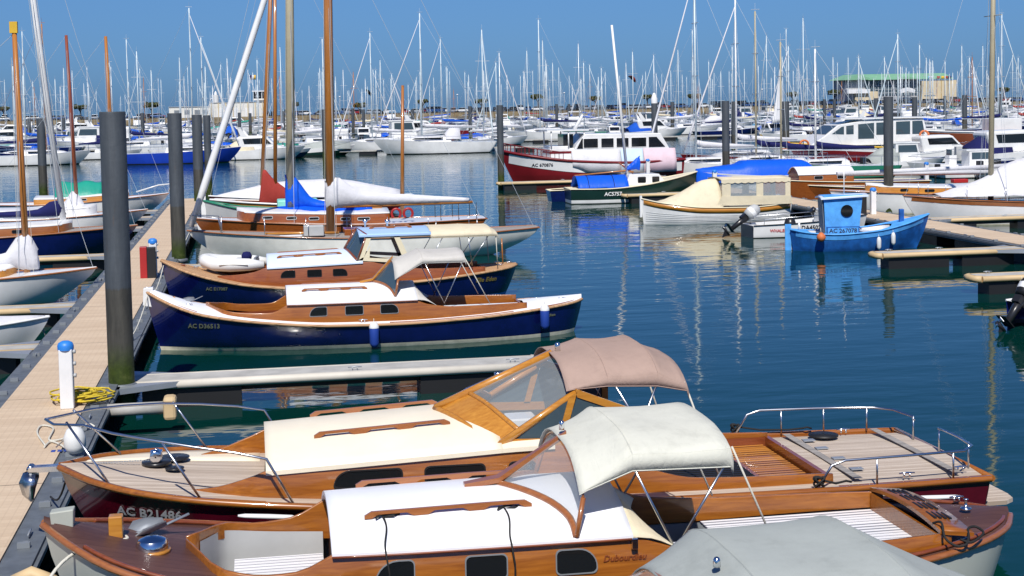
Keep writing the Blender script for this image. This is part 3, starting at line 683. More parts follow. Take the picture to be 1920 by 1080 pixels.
# ---- launch with the grey hull and white cabin roof (nearest but one)
def canopy_launch(Yc, label, hullmat='paleGrey', roofm='roofwhite', cv='cvwhite', deckm='browndeck', full=True, xoff=0.0, stemmat='stem', group=None):
    T = root('motor_launch', (xoff, Yc, 0), 0, label, 'motor launch', 'varnished launches moored bow to the pontoon')
    H = Hull(-2.03, 7.80, [(0, .02), (.03, .42), (.07, .80), (.14, 1.10), (.25, 1.28), (.4, 1.38), (.55, 1.40), (.72, 1.32), (.85, 1.08), (.93, .76), (.975, .42), (1, .05)],
             [(0, 1.62), (.06, 1.40), (.12, 1.25), (.22, 1.08), (.4, .95), (.6, .92), (.8, .97), (1, 1.05)], rake=.6, srake=.35)
    H.build(T, ['antifoul', 'stripe', hullmat, hullmat], (0.0, 0.09))
    H.rail(T, 'trim', .035, 'rub_rail'); H.rail(T, 'mahogdark', .022, 'toe_rail', out=-.10, zoff=.035, transom=False, s0=.04, s1=.985)
    wl = curve([(-.74, 0), (-.56, .38), (-.38, .76), (-.2, .83), (.5, .93), (1.5, 1.0), (3.4, 1.03), (4.9, .98), (6, .90), (6.75, .80)])
    well = lambda x: wl(x) if -.72 < x < 6.76 else 0.0
    H.deck(T, [deckm, deckm], well, .09, extra=(-.72, 6.75, 6.77))
    zt = curve([(-.72, 1.40), (-.4, 1.31), (0, 1.25), (.3, 1.27), (.52, 1.36), (.66, 1.44), (3.3, 1.44), (3.6, 1.36), (4.1, 1.21), (5, 1.15), (6.75, 1.15)])
    coaming(T, wl, -.72, 6.75, zt, lambda x: H.dz(x)-.02, 'mahog', .04, 60)
    lining(T, -.6, .62, wl, lambda x: H.dz(x)+.06, .6, 'lgrey'); lining(T, 3.5, 6.7, wl, lambda x: .90, .35, 'grey')
    floorp(T, -.6, .64, H.fit(wl, .62), .62, 'lgrey', 'front_floor'); floorp(T, .65, 6.7, H.fit(wl, .4), .40, 'grey')
    slats(T, -.28, .60, .74, .97, 'slatwhite', name='front_seat', pitch=.09, gap=.022, y1=.60)
    # cabin
    ze = lambda x: 1.44; zc = lambda x: 1.70 + .03*min(1, max(0, (x-.6)/1.5))
    barrel_roof(T, .62, 3.42, wl, ze, zc, roofm, trim='mahogdark')
    front_wall(T, .68, wl, .5, ze, zc, 'mahogdark', 'front_bulkhead')
    for a, b, k in ((1.0, 1.37, 'fwd'), (1.83, 2.23, 'r'), (2.68, 3.08, 'aft')): window(T, wl, rounded(a, b, 1.10, 1.345, k, .05), .02, fm='grey', fw=.012)
    handrail(T, .95, 2.55, .58, lambda x: ze(x)+(zc(x)-ze(x))*(1-(.58/1.05)**2), 'trim', 3)
    # windscreen and soft top
    screen(T, [(2.30, 0, 1.74), (2.54, .30, 1.72), (2.75, .58, 1.66), (2.87, .84, 1.57), (2.88, 1.06, 1.45)],
              [(2.97, 0, 2.16), (2.97, .30, 2.14), (2.97, .58, 2.07), (2.97, .82, 1.96), (2.97, .97, 1.80)], 'trim', 'clear', .036, .014, postr=.026)
    mb = MB(); mb.slab([[(1.98, -.05, 1.755), (1.98, .05, 1.755)], [(2.32, -.07, 1.80), (2.32, .07, 1.80)], [(2.62, -.04, 1.98), (2.62, .04, 1.98)], [(3.02, -.03, 2.22), (3.02, .03, 2.22)]], .05, 0, False); mb.build('windscreen_post', 'trim', T)
    mb = MB(); mb.lathe((2.98, 0, 2.23), [(.01, 0), (.028, 0), (.028, .07), (.018, .09), (.01, .09)], 10); mb.build('navigation_light', 'chrome', T)
    canopy(T, [(2.93, 1.84, 2.17, .98, 0), (3.44, 2.19, 2.33, 1.0, .16), (4.40, 2.19, 2.33, 1.0, .18)], cv)
    for sd in (-1, 1):
        tubes(T, [[(3.46, sd*.99, 2.05), (3.86, sd*.99, 1.23)]], .013, 'steel', 'canopy_pole')
        tubes(T, [[(4.36, sd*.99, 2.05), (3.84, sd*.99, 1.22)]], .013, 'steel', 'canopy_pole')
        tubes(T, [[(4.42, sd*.99, 2.2), (4.86, sd*1.0, 1.17)]], .011, 'rope', 'strap')
    curtain(T, 3.40, wl, 1.44, 1.73, 3.98, 1.20, 'cvcream')
    # aft cockpit
    slats(T, 4.65, 6.60, .80, .96, 'slatwhite', name='aft_seat', pitch=.09, gap=.018, y0=-.72, y1=.80, skip=(5.2, 6.1, -.8, -.42))
    mb = MB(); mb.box(3.95, 4.35, -.62, -.22, .4, 1.08); mb.build('locker', 'white', T, bevel=.01)
    mb = MB(); rr = [[(6.62+.0*abs(t), .84*t, 1.19+.07*(1-t*t)) , (6.97, .86*t, 1.15+.07*(1-t*t))] for t in linsp(-1, 1, 13)]; mb.slab(rr, .04, 0, True)
    mb.box(6.60, 6.63, -.78, .78, .35, 1.14)
    v = mb.build('aft_bulkhead', 'mahog', T)
    lv = MB()
    for k in range(4):
        for q in range(4):
            y = -.55 + k*.30; x = 6.70 + q*.055; zz = 1.19-.04*(x-6.62)/.35+.07*(1-((y+.11)/.86)**2); lv.box(x, x+.026, y, y+.22, zz-.01, zz+.006)
    lv.build('vent_slot', 'black', v)
    # bow gear
    st = MB(); st.prism([(-1.92, -.075, 1.30), (-1.76, -.075, 1.30), (-1.74, -.075, 1.76), (-1.96, -.075, 1.74)], (0, .15, 0)); st.build('stem_post', stemmat, T, bevel=.012)
    p = MB(); p.box(-1.43, -1.30, -.065, .065, 1.25, 1.66); p.build('mooring_post', 'gold', T, bevel=.012)
    windlass(T, -1.02, -.22, 1.34)
    for y in (-.28, .28): cleat(T, -1.6, y*1.0, 1.39, s=.09, rz=.6*(1 if y > 0 else -1))
    for x in (6.9, 7.4): cleat(T, x, .35, 1.11, s=.08)
    mb = MB(); mb.lathe((7.3, -.05, 1.14), [(.01, 0), (.06, 0), (.06, .02), (.015, .03), (.015, .10), (.03, .11), (.01, .12)], 10); mb.build('flag_socket', 'chrome', T)
    for sd in (-1, 1):
        mb = MB(); mb.box(3.40, 3.46, sd*1.09-.02, sd*1.09+.02, 1.31, 1.42); mb.build('latch', 'chrome', T, bevel=.01)
    return T, H, wl, zt

TA, HA, wA, zA = canopy_launch(14.14, 'grey hulled varnished launch with white cabin roof and off white canopy')
me = text_mesh('Dubourdieu', .085, .25, .002)
for v in me.vertices: v.co = (3.34 + v.co[0], -(wA(3.34)+.026+v.co[2]), 1.225 + v.co[1])
me.materials.clear(); me.materials.append(M['mahogdark']); o = bpy.data.objects.new('lettering', me); COL.objects.link(o); o.parent = TA
# the black cords tied to the handrails lie across the roof
for k, (x, z0) in enumerate(((1.12, 1.1), (2.28, 1.1))):
    t = root('cord', (x, 14.14-.58, 1.60), 0, ('thin black cord tied to the front' if k == 0 else 'thin black cord tied to the rear') + ' end of the handrail on the white cabin roof', 'cord', 'black cords on the white cabin roof')
    mb = MB(); P = []
    for i in range(14):
        f = i/13; y = -.02-f*.50; zz = 1.44+.28*(1-((.58-y*1.0-.0)/1.05)**2) if False else 0
        Y = .58+f*.50; Z = (1.44 + .27*(1-(Y/1.08)**2)) + .012
        P.append((.02*math.sin(5*f), -(Y-.58), Z-1.60))
    P += [(.01, -.515, -.35), (.0, -.51, -.9)]
    mb.tube(P, .009, 5); mb.build('cord_length', 'ropeblack', t)
    mb = MB(); mb.tube([(.0, 0, .03), (.1, -.03, .05), (.16, .02, .045), (.08, .03, .05), (-.05, 0, .05), (-.07, -.05, .04), (.02, .02, .06)], .012, 5); mb.build('knot', 'ropeblack', t)
anchor((-1.22, 14.34, 1.36), 'pale blue grey anchor lying on the brown foredeck beside the chrome windlass', 'galv', .35, 1.0)
o = MB(); o.tube(spl([(-2.2, 12.9, .62), (-1.9, 13.45, 1.30), (-1.62, 13.85, 1.46), (-1.45, 14.03, 1.45), (-1.36, 14.24, 1.44), (-1.26, 14.1, 1.44), (-1.40, 14.02, 1.43)]), .016, 6)
tag(o.build('mooring_rope', 'rope'), 'pale rope from the mooring post of the grey launch over its bow', 'rope')
o = MB(); P = [(6.62, 13.46, 1.22), (6.66, 13.36, 1.25), (6.63, 13.22, 1.14), (6.70, 13.13, 1.08), (6.80, 13.12, 1.09), (6.88, 13.22, 1.13), (6.95, 13.36, 1.17), (7.05, 13.40, 1.17), (7.08, 13.30, 1.14), (6.98, 13.20, 1.12), (6.86, 13.14, 1.10), (6.78, 13.20, 1.12)]
o.tube(spl(P), .013, 6); tag(o.build('rope', 'ropeblack'), 'black rope coiled on the stern quarter of the grey launch', 'rope')

# ---- nearest launch, only its grey canopy reaches into the picture
T0, H0, w0, z0 = canopy_launch(10.45, 'launch at the bottom edge under a plain grey canopy', 'navy', 'roofcream', 'cvgrey', 'teaktan', xoff=.12)
for c in list(T0.children):
    if c.name.startswith(('bimini', 'canopy_pole', 'strap', 'windscreen', 'navigation')): 
        for q in list(c.children): bpy.data.objects.remove(q)
        bpy.data.objects.remove(c)
canopy(T0, [(2.86, 1.60, 1.84, 1.0, 0), (3.36, 1.92, 2.07, 1.05, .2), (4.46, 1.96, 2.10, 1.05, .0), (5.75, 1.38, 1.48, .9, .05)], 'cvgrey')
screen(T0, [(2.0, 0, 1.73), (2.2, .4, 1.68), (2.45, .75, 1.58), (2.7, 1.0, 1.46)], [(2.88, 0, 1.86), (2.88, .35, 1.83), (2.88, .7, 1.75), (2.88, .98, 1.60)], 'trim', 'clear', .03, .014)
mb = MB(); mb.lathe((3.2, -.2, 2.03), [(.01, 0), (.03, 0), (.03, .05), (.02, .07), (.01, .075)], 10); mb.build('navigation_light', 'chrome', T0)
for sd in (-1, 1): tubes(T0, [[(3.4, sd*1.04, 1.8), (3.9, sd*1.0, 1.2)], [(4.4, sd*1.04, 1.85), (3.9, sd*1.0, 1.2)]], .013, 'steel', 'canopy_pole')

# ---- burgundy launch with the cream roof
TB = root('motor_launch', (0, 17.35, 0), 0, 'burgundy hulled launch with a cream roof, pink beige canopy and slatted orange cockpit', 'motor launch', 'varnished launches moored bow to the pontoon')
HB = Hull(-2.28, 8.62, [(0, .03), (.04, .62), (.09, 1.02), (.16, 1.28), (.28, 1.44), (.5, 1.50), (.8, 1.44), (1, 1.33)],
          [(0, 1.40), (.1, 1.27), (.22, 1.15), (.4, 1.02), (.6, .96), (.8, .92), (1, .90)], rake=.75, srake=.12, wl=((0, .1), (.15, .5), (.4, .8), (1, .85)))
HB.build(TB, ['antifoul', 'white', 'burgundy', 'burgundy'])
HB.rail(TB, 'mahog', .042, 'rub_rail', zoff=.0)
wB = curve([(.0, 1.06), (1.5, 1.12), (3, 1.16), (4.5, 1.18), (6.7, 1.12)])
wellB = lambda x: wB(x) if .05 < x < 6.71 else 0.0
def dmB(x, q): return 1 if q < .12 else 0
HB.deck(TB, ['teak', 'mahog', 'roofcream'], wellB, .05, mf=dmB, extra=(.05, .07, 6.70, 6.72))
zB = curve([(-.85, 1.23), (-.5, 1.28), (-.1, 1.40), (.10, 1.47), (1.5, 1.53), (3.3, 1.58), (3.9, 1.50), (4.5, 1.22), (5, 1.10), (6.7, 1.03)])
wBc = curve([(-.85, .78), (-.4, .96), (.1, 1.07), (1.5, 1.12), (3, 1.16), (4.5, 1.18), (6.7, 1.12)])
coaming(TB, wBc, -.85, 6.70, zB, lambda x: HB.dz(x)-.02, 'mahog', .045, 60)
lining(TB, 3, 6.68, wB, lambda x: .98, .3, 'mahogdark')
floorp(TB, .1, 4.3, wB, .40, 'mahogdark'); floorp(TB, 4.3, 6.68, wB, .80, 'mahogdark', 'aft_floor')
slats(TB, 4.5, 6.62, 1.10, .88, 'slatgold', .10, .026, 'slatted_floor', th=.03)
cb_ = MB()
for k in range(5): cb_.slab([[(x, max(.02, q*HB.dy(x)), HB.dz(x)-.01+.05*(1-q*q)+.006) for q in (.36, .6, .8, .97)] for x in linsp(-2.0, .0, 12)], .004) if k == 0 else None
cb_.build('cream_deck_panel', 'roofcream', TB)
mb = MB(); mb.box(6.66, 6.72, -1.1, 1.1, .33, .985); mb.build('aft_bulkhead', 'mahogred', TB)
mb = MB(); mb.box(4.32, 6.02, -.60, .34, .80, .892); mb.box(4.30, 4.40, -.9, .5, .5, 1.04); b = mb.build('engine_box', 'mahog', TB, bevel=.012)
mb = MB(); mb.box(4.42, 5.95, -.54, .28, .892, .90)
for k in range(8): mb.box(4.44, 5.93, -.50+k*.09, -.46+k*.09, .90, .915)
mb.build('louvre', 'black', b)
mb = MB(); mb.box(3.5, 4.3, .45, 1.08, .5, .95); mb.build('helm_bench', 'mahog', TB, bevel=.02)
mb = MB(); mb.box(3.55, 4.25, -1.08, -.5, .5, .9); mb.build('helm_bench', 'mahog', TB, bevel=.02)
zeB = lin([(.1, 1.47), (2.8, 1.59), (3.4, 1.6)]); zcB = lin([(.1, 1.74), (2.8, 1.86), (3.4, 1.88)])
barrel_roof(TB, .06, 2.72, wB, zeB, zcB, 'roofcream', th=.05, over=.05)
for sd in (-1, 1): eb = MB(); eb.slab([[(x, sd*(wB(x)-.10), zeB(x)+.045), (x, sd*(wB(x)+.05), zeB(x))] for x in linsp(2.70, 3.32, 5)], .05, 0, False); eb.build('eave', 'roofcream', TB)
front_wall(TB, .12, wB, .35, zeB, zcB, 'mahog', 'front_bulkhead', .04)
for a, b, k in ((.80, 1.58, 'fwd'), (1.82, 2.52, 'r'), (2.78, 3.10, 'r')): window(TB, wBc, rounded(a, b, 1.22, 1.43, k), .026)
handrail(TB, .62, 2.20, .58, lambda x: zeB(x)+(zcB(x)-zeB(x))*(1-(.58/1.14)**2), 'trim', 3)
# wooden wheel shelter
screen(TB, [(2.10, 0, 1.84), (2.28, .4, 1.80), (2.46, .75, 1.70), (2.66, 1.07, 1.58)], [(3.55, 0, 2.44), (3.58, .36, 2.38), (3.62, .7, 2.29), (3.66, 1.0, 2.17)], 'gold', 'clear', .04, .03, lo=.28, postr=.045)
for sd in (-1, 1):
    sh = MB(); y = sd*1.07; q = (0, -sd*.035, 0)
    sh.prism([(2.66, y, 1.56), (4.55, y, 1.5), (4.60, y, 1.80), (3.72, y, 2.14), (3.64, y, 2.18)][::1], q) if False else None
    sh.prism([(2.60, y, 1.56), (4.45, y, 1.50), (4.45, y, 1.60), (2.78, y, 1.66)], q)
    sh.prism([(3.60, y, 2.20), (4.50, y, 1.84), (4.50, y, 1.76), (3.62, y, 2.10)], q)
    sh.prism([(3.38, y, 1.62), (3.46, y, 1.62), (3.62, y, 2.16), (3.52, y, 2.10)], q); sh.prism([(4.42, y, 1.58), (4.50, y, 1.58), (4.50, y, 1.8), (4.42, y, 1.82)], q)
    sd_ = sh.build('side_frame', 'gold', TB); g = MB()
    y = sd*1.055; n0 = g.add([(2.80, y, 1.66), (3.39, y, 1.63), (3.52, y, 2.07)]); g.face((n0, n0+1, n0+2)); n0 = g.add([(3.46, y, 1.63), (4.42, y, 1.6), (4.42, y, 1.79), (3.62, y, 2.11)]); g.face(range(n0, n0+4))
    g.build('side_pane', 'tint', sd_)
mb = MB(); mb.lathe((3.62, 0, 2.46), [(.01, 0), (.035, 0), (.035, .09), (.02, .11), (.01, .11)], 10); mb.build('navigation_light', 'chrome', TB)
mb = MB(); mb.tube([(2.45, .55, 1.86), (2.55, .52, 1.95), (2.95, .45, 2.12)], .014, 6); mb.lathe((2.95, .45, 2.10), [(.01, 0), (.045, 0), (.05, .05), (.01, .06)], 10); mb.build('horn', 'chrome', TB)
mb = MB(); mb.box(2.9, 3.25, -.6, -.2, 1.62, 1.78); mb.build('instrument_box', 'white', TB, bevel=.02)
canopy(TB, [(3.50, 2.18, 2.46, 1.02, 0), (3.98, 2.32, 2.54, 1.06, .11), (4.58, 2.34, 2.55, 1.06, .16), (4.94, 2.18, 2.38, 1.02, .08)], 'cvbeige', seg=6)
for sd in (-1, 1):
    tubes(TB, [[(4.05, sd*1.05, 2.25), (4.65, sd*1.08, 1.25)], [(4.58, sd*1.05, 2.22), (4.2, sd*1.08, 1.3)]], .014, 'steel', 'canopy_pole')
    tubes(TB, [[(4.92, sd*1.0, 2.2), (5.3, sd*1.12, 1.08)]], .012, 'rope', 'strap')
# foredeck gear and rails
hb = MB(); hb.lathe((-1.02, .42, 1.325), [(.01, .0), (.19, .0), (.19, .012), (.01, .016)], 20); hb.build('deck_hatch', 'dark', TB)
hb = MB(); hb.lathe((-.98, -.12, 1.325), [(.01, .0), (.11, .0), (.11, .012), (.01, .016)], 20); hb.build('deck_hatch', 'dark', TB)
windlass(TB, -1.20, .12, 1.335, False, 'dark')
mb = MB()
for k in range(34): 
    x = -2.2 + k*.030; mb.box(x, x+.022, .085+(.012 if k % 2 else 0), .10+(.012 if k % 2 else 0), 1.385-.0*k, 1.397)
mb.build('anchor_chain', 'galv', TB)
an = root('anchor', (-2.62, 17.35, 1.25), 0, 'shiny steel plough anchor hanging over the burgundy bow above the pontoon', 'anchor', 'anchors on the bows'); an.scale = (.85, .85, .72); an.location = (-2.52, 17.35, 1.28)
mb = MB(); mb.tube(spl([(.25, 0, .16), (.0, 0, .17), (-.12, 0, .10), (-.16, 0, -.05)]), .028, 8); mb.build('shank', 'chrome', an)
for sd in (-1, 1):
    mb = MB(); mb.slab([[(-.20, 0, .10), (-.12, sd*.09, .12), (-.02, sd*.15, .10)], [(-.26, 0, -.06), (-.15, sd*.12, -.04), (-.02, sd*.20, -.02)], [(-.22, 0, -.24), (-.14, sd*.09, -.22), (-.06, sd*.13, -.18)], [(-.12, 0, -.36), (-.10, sd*.03, -.35), (-.08, sd*.05, -.34)]], .018, 0, True); mb.build('fluke', 'steel', an)
mb = MB(); mb.box(-2.62, -2.2, -.07, .07, 1.36, 1.42); mb.lathe((-2.6, -.06, 1.40), [(.01, 0), (.045, 0), (.03, .06), (.045, .12), (.01, .12)], 10, axis='y'); mb.build('bow_roller', 'chrome', TB)
mb = MB()
R = lambda s, sd, u, o=0: (HB.X(s, HB.zs(s)), sd*(HB.hb(s)+o), HB.zs(s)+u)
for sd in (-1, 1):
    P = [(-2.42, 0, 1.96)] + [(-2.30, sd*.22, 1.94)] + [R(s, sd, u, -.05) for s, u in ((.03, .60), (.06, .60), (.10, .60), (.14, .58), (.18, .55), (.21, .50), (.235, .02))]
    mb.tube(P, .016, 8)
    for s0, s1 in ((.012, .055), (.11, .145)): mb.tube([R(s0, sd, .60, .02 if s0 > .05 else .12), R(s1, sd, .02, -.04)], .014, 6)
mb.build('pulpit_rail', 'steel', TB)
mb = MB()
for sd in (1,):
    P = [(6.35, sd*1.40, .96), (6.52, sd*1.40, 1.22), (6.7, sd*1.40, 1.27), (7.6, sd*1.36, 1.26), (8.3, sd*1.30, 1.24), (8.5, sd*1.1, 1.24), (8.56, sd*.65, 1.24), (8.56, sd*.60, 1.2)]
    mb.tube(P, .016, 8)
    for x, y in ((7.0, 1.38), (7.6, 1.36), (8.2, 1.30), (8.56, .62)): mb.tube([(x, sd*y, .93), (x, sd*y, 1.25)], .012, 6)
mb.build('stern_rail', 'steel', TB)
mb = MB(); sd = -1
P = [(6.42, -1.40, .96), (6.58, -1.40, 1.20), (6.75, -1.40, 1.25), (7.6, -1.36, 1.25), (8.3, -1.30, 1.25), (8.5, -1.1, 1.25), (8.56, -.65, 1.25), (8.56, -.3, 1.25), (8.56, -.1, 1.24)]
mb.tube(P, .016, 8)
for x, y in ((7.15, -1.38), (8.15, -1.31), (8.56, -.9), (8.56, -.12)): mb.tube([(x, y, .93), (x, y, 1.25)], .012, 6)
mb.build('stern_rail', 'steel', TB)
mb = MB(); mb.lathe((7.45, 1.0, .965), [(.01, 0), (.20, 0), (.20, .02), (.01, .03)], 20); mb.build('deck_hatch', 'black', TB)
for x in (6.95, 8.2):
    mb = MB(); mb.box(x, x+.10, -1.2, 1.2, .966, .974); mb.build('deck_board', 'greydeck', TB)
for y in (-.8, -.25, .3, .75):
    mb = MB(); mb.box(7.08, 7.24, y, y+.10, .962, .975); mb.build('deck_hinge', 'galv', TB)
for x, y in ((7.8, 1.15), (8.35, -1.1), (7.6, -1.22)): cleat(TB, x, y, .95, s=.1)
mb = MB(); mb.box(8.66, 8.98, -1.05, 1.15, .48, .53); mb.prism([(8.98, -1.05, .48), (9.12, -.95, .48), (9.16, -.75, .48), (9.16, .8, .48), (9.12, 1.0, .48), (8.98, 1.15, .48)], (0, 0, .05)); mb.build('swim_platform', 'teak', TB)
tubes(TB, [[(8.7, -.8, .46), (8.9, -.85, .25), (9.1, -.6, .35), (9.15, -.4, .46)], [(8.7, -.5, .46), (8.8, -.6, .1), (8.72, -.6, -.1)]], .016, 'chrome', 'boarding_ladder', one=True)
HB.letter(TB, 'AC B21486', -1.23, 1.02, .155, 'whitetxt')
for x, k in ((6.42, 'rear quarter'), ):
    t = MB(); t.tube([(x+.06*math.cos(a*1.3), 15.94+.03*math.sin(a*.7), 1.02+.055*math.sin(a)) for a in linsp(0, 19, 46)] + [(x+.2, 15.93, .99), (x+.33, 15.94, 1.01), (x+.4, 15.95, .99)], .014, 5)
    tag(t.build('rope', 'ropeblack'), 'black rope knotted round the near stern rail of the burgundy launch', 'rope', 'black ropes on the burgundy launch')
t = MB(); t.tube([(6.36+.05*math.cos(a*1.3), 18.78+.03*math.sin(a*.7), 1.04+.05*math.sin(a)) for a in linsp(0, 19, 46)] + [(6.7, 18.75, 1.0), (7.1, 18.72, .985), (7.3, 18.7, 1.0), (7.34, 18.66, 1.02), (7.42, 18.7, .99)], .013, 5)
tag(t.build('rope', 'ropeblack'), 'black rope knotted at the far stern rail of the burgundy launch', 'rope', 'black ropes on the burgundy launch')
# fender boards between the two hulls
for i, (p0, p1, py0, py1, l) in enumerate(((354, 422, 981, 984, 'short pale wooden fender board near the white lettering between the two nearest launches'), (446, 558, 967, 970, 'long white fender board hanging below the burgundy gunwale beside the white cabin roof'), (1605, 1671, 928, 927, 'short pale fender board beside the vented aft deck of the grey launch'), (1682, 1803, 935, 931, 'long white paddle shaped board below the burgundy stern quarter'))):
    yy = 15.72 if i != 0 else 15.9; a_, b_ = UY(p0, py0, yy), UY(p1, py1, yy)
    mb = MB(); mb.tube([a_, a_.lerp(b_, .12), a_.lerp(b_, .5), a_.lerp(b_, .9), b_], [.02, .04, .045, .04, .02], 8, flat=.6)
    tag(mb.build('fender_board', 'teak' if i in (0, 2) else 'fender'), l, 'fender board', 'fender boards between the two near launches')
# ---------------------------------------------------------------- navy launches C and D, ivory yacht E
TC = root('motor_launch', (0, 34.1, 0), 0, 'navy launch with white decks, white cabin roof and off white canopy', 'motor launch', 'varnished launches moored bow to the pontoon')
HC = Hull(-2.45, 7.72, [(0, .02), (.03, .36), (.07, .70), (.13, .95), (.22, 1.10), (.38, 1.21), (.55, 1.24), (.72, 1.18), (.85, .98), (.93, .70), (.975, .40), (1, .05)],
          [(0, 1.36), (.05, 1.12), (.12, .88), (.25, .68), (.4, .56), (.55, .54), (.75, .60), (.9, .70), (1, .77)], rake=.30, srake=.2, wl=((0, .25), (.3, .72), (.7, .84), (1, .8)))
HC.build(TC, ['antifoul', 'stripe', 'navy', 'navy'], (-.02, .09)); HC.rail(TC, 'teaktan', .035, 'rub_rail', zoff=.0)
wC = curve([(-1.12, 0), (-.92, .34), (-.70, .66), (-.5, .74), (.5, .86), (1.5, .92), (3.6, .95), (5, .90), (6.25, .72)])
wellC = lambda x: wC(x) if -1.12 < x < 6.26 else 0.0
HC.deck(TC, ['roofwhite', 'trim'], wellC, .13, extra=(-1.12, 6.25, 6.27))
zC = curve([(-1.12, 1.06), (-.8, .97), (-.3, .88), (.3, .86), (.55, .93), (.74, 1.06), (3.5, 1.06), (3.9, .93), (4.5, .85), (6.25, .84)])
coaming(TC, wC, -1.12, 6.25, zC, lambda x: HC.dz(x)-.02, 'mahog', .04, 60)
lining(TC, -1.0, .7, wC, lambda x: .7, .5, 'mahogdark'); lining(TC, 3.6, 6.2, wC, lambda x: .72, .4, 'mahog')
floorp(TC, -1.0, .7, HC.fit(wC, .5), .5, 'mahogdark', 'front_floor'); floorp(TC, .7, 6.2, HC.fit(wC, .4), .40, 'mahogdark')
mb = MB(); mb.box(-.5, .6, -.62, -.3, .5, .78); mb.build('front_seat', 'white', TC, bevel=.02)
mb = MB(); mb.box(4.3, 6.1, -.70, -.35, .4, .80); mb.build('aft_seat', 'roofwhite', TC, bevel=.02)
mb = MB(); mb.box(6.2, 6.26, -.7, .7, .15, .74); mb.build('aft_bulkhead', 'mahog', TC)
ze = lambda x: 1.06; zc = lambda x: 1.37
barrel_roof(TC, .70, 3.66, wC, ze, zc, 'roofwhite', trim='mahogdark'); front_wall(TC, .76, wC, .2, ze, zc, 'mahogdark', 'front_bulkhead')
for a, b, k in ((1.20, 1.60, 'fwd'), (2.00, 2.42, 'r'), (2.80, 3.22, 'aft')): window(TC, wC, rounded(a, b, .75, .97, k, .035), .02, fm='grey', fw=.012)
handrail(TC, 1.05, 2.55, .52, lambda x: 1.06+.31*(1-(.52/.97)**2), 'trim', 3)
screen(TC, [(2.72, 0, 1.40), (2.93, .32, 1.37), (3.08, .60, 1.27), (3.16, .88, 1.12)], [(3.16, 0, 1.86), (3.18, .3, 1.83), (3.2, .6, 1.72), (3.24, .84, 1.52)], 'trim', 'tint', .03, .014)
mb = MB(); mb.slab([[(2.42, -.04, 1.41), (2.42, .04, 1.41)], [(2.72, -.05, 1.47), (2.72, .05, 1.47)], [(3.2, -.03, 1.98), (3.2, .03, 1.98)]], .05, 0, False); mb.build('windscreen_post', 'gold', TC)
canopy(TC, [(3.16, 1.52, 1.88, .86, 0), (3.80, 1.97, 2.09, .90, .10), (4.78, 1.97, 2.09, .90, .11)], 'cvpale')
for sd in (-1, 1):
    tubes(TC, [[(3.84, sd*.88, 1.9), (4.30, sd*.9, .88)], [(4.74, sd*.88, 1.88), (4.25, sd*.9, .86)]], .012, 'steel', 'canopy_pole')
    tubes(TC, [[(4.78, sd*.88, 1.96), (5.35, sd*.88, .87)]], .012, 'rope', 'strap')
curtain(TC, 3.64, wC, 1.06, 1.37, 4.15, .86, 'cvpale')
mb = MB(); mb.prism([(-2.52, -.09, 1.05), (-2.30, -.09, 1.0), (-2.28, -.09, 1.46), (-2.5, -.09, 1.44)], (0, .18, 0)); mb.build('stem_post', 'white', TC, bevel=.012)
p = MB(); p.box(-1.92, -1.80, -.06, .06, .98, 1.22); p.build('mooring_post', 'gold', TC, bevel=.01)
for x0, x1, y in ((-2.0, -1.45, .30), (-1.6, -1.3, .5)):
    for sd in (-1, 1):
        mb = MB(); n0 = 8; mb.tube([(x, sd*(HC.dy(x)-.16), HC.dz(x)+.03) for x in linsp(x0, x1, n0)], .014, 5); mb.build('toe_strip', 'trim', TC)
for sd in (-1, 1):
    mb = MB(); mb.tube([(x, sd*(HC.dy(x)-.14), HC.dz(x)+.028) for x in linsp(3, 5.9, 20)], .013, 5); mb.build('toe_strip', 'trim', TC)
    mb = MB(); mb.tube([(x, sd*(HC.dy(x)-.10), HC.dz(x)+.03) for x in linsp(6.6, 7.5, 14)], .015, 5); mb.build('toe_strip', 'trim', TC)
for x, y in ((-1.5, .35), (-1.5, -.35), (2.4, -1.02), (2.4, 1.02), (6.7, .3), (7.2, -.2)): cleat(TC, x, y, HC.dz(x)+.05, s=.1)
HC.letter(TC, 'AC D36513', -1.15, .62, .145, 'greentxt'); HC.letter(TC, 'Arcachon', 6.75, .52, .09, 'greentxt', .2)
anchor((-1.62, 34.18, 1.02), 'small grey anchor on the white foredeck of the navy launch', 'galv', .25, .8)
fender(2.62, 32.78, .62, 'blue fender with a white cap hanging amidships on the navy launch', 'fenderblue', .11, .58, 'white')
fender(6.62, 33.12, .80, 'blue fender with a white cap hanging near the stern of the navy launch', 'fenderblue', .11, .58, 'white')

# ---- D
TD = root('motor_launch', (0, 41.2, 0), 0, 'navy launch with tan decks, pale blue cabin roof and cream wheelhouse canopy', 'motor launch', 'varnished launches moored bow to the pontoon')
HD = Hull(-2.52, 7.42, [(0, .02), (.03, .38), (.07, .74), (.13, 1.0), (.22, 1.18), (.38, 1.30), (.55, 1.34), (.72, 1.28), (.85, 1.08), (.93, .80), (.975, .48), (1, .06)],
          [(0, 1.34), (.06, 1.10), (.14, .86), (.25, .66), (.4, .55), (.55, .56), (.75, .66), (.9, .78), (1, .86)], rake=.30, srake=.35, wl=((0, .25), (.3, .72), (.7, .82), (1, .7)))
HD.build(TD, ['antifoul', 'stripeblue', 'navy', 'navy'], (.0, .11)); HD.rail(TD, 'teaktan', .04, 'rub_rail')
wD = curve([(-1.6, .0), (-1.4, .32), (-.9, .62), (-.2, .84), (.5, .93), (1.5, .98), (4.6, 1.0), (5.6, .9), (6.4, .74)])
wellD = lambda x: wD(x) if .36 < x < 6.41 else 0.0
HD.deck(TD, ['teaktan', 'trim'], wellD, .07, extra=(.35, .37, 6.40, 6.42))
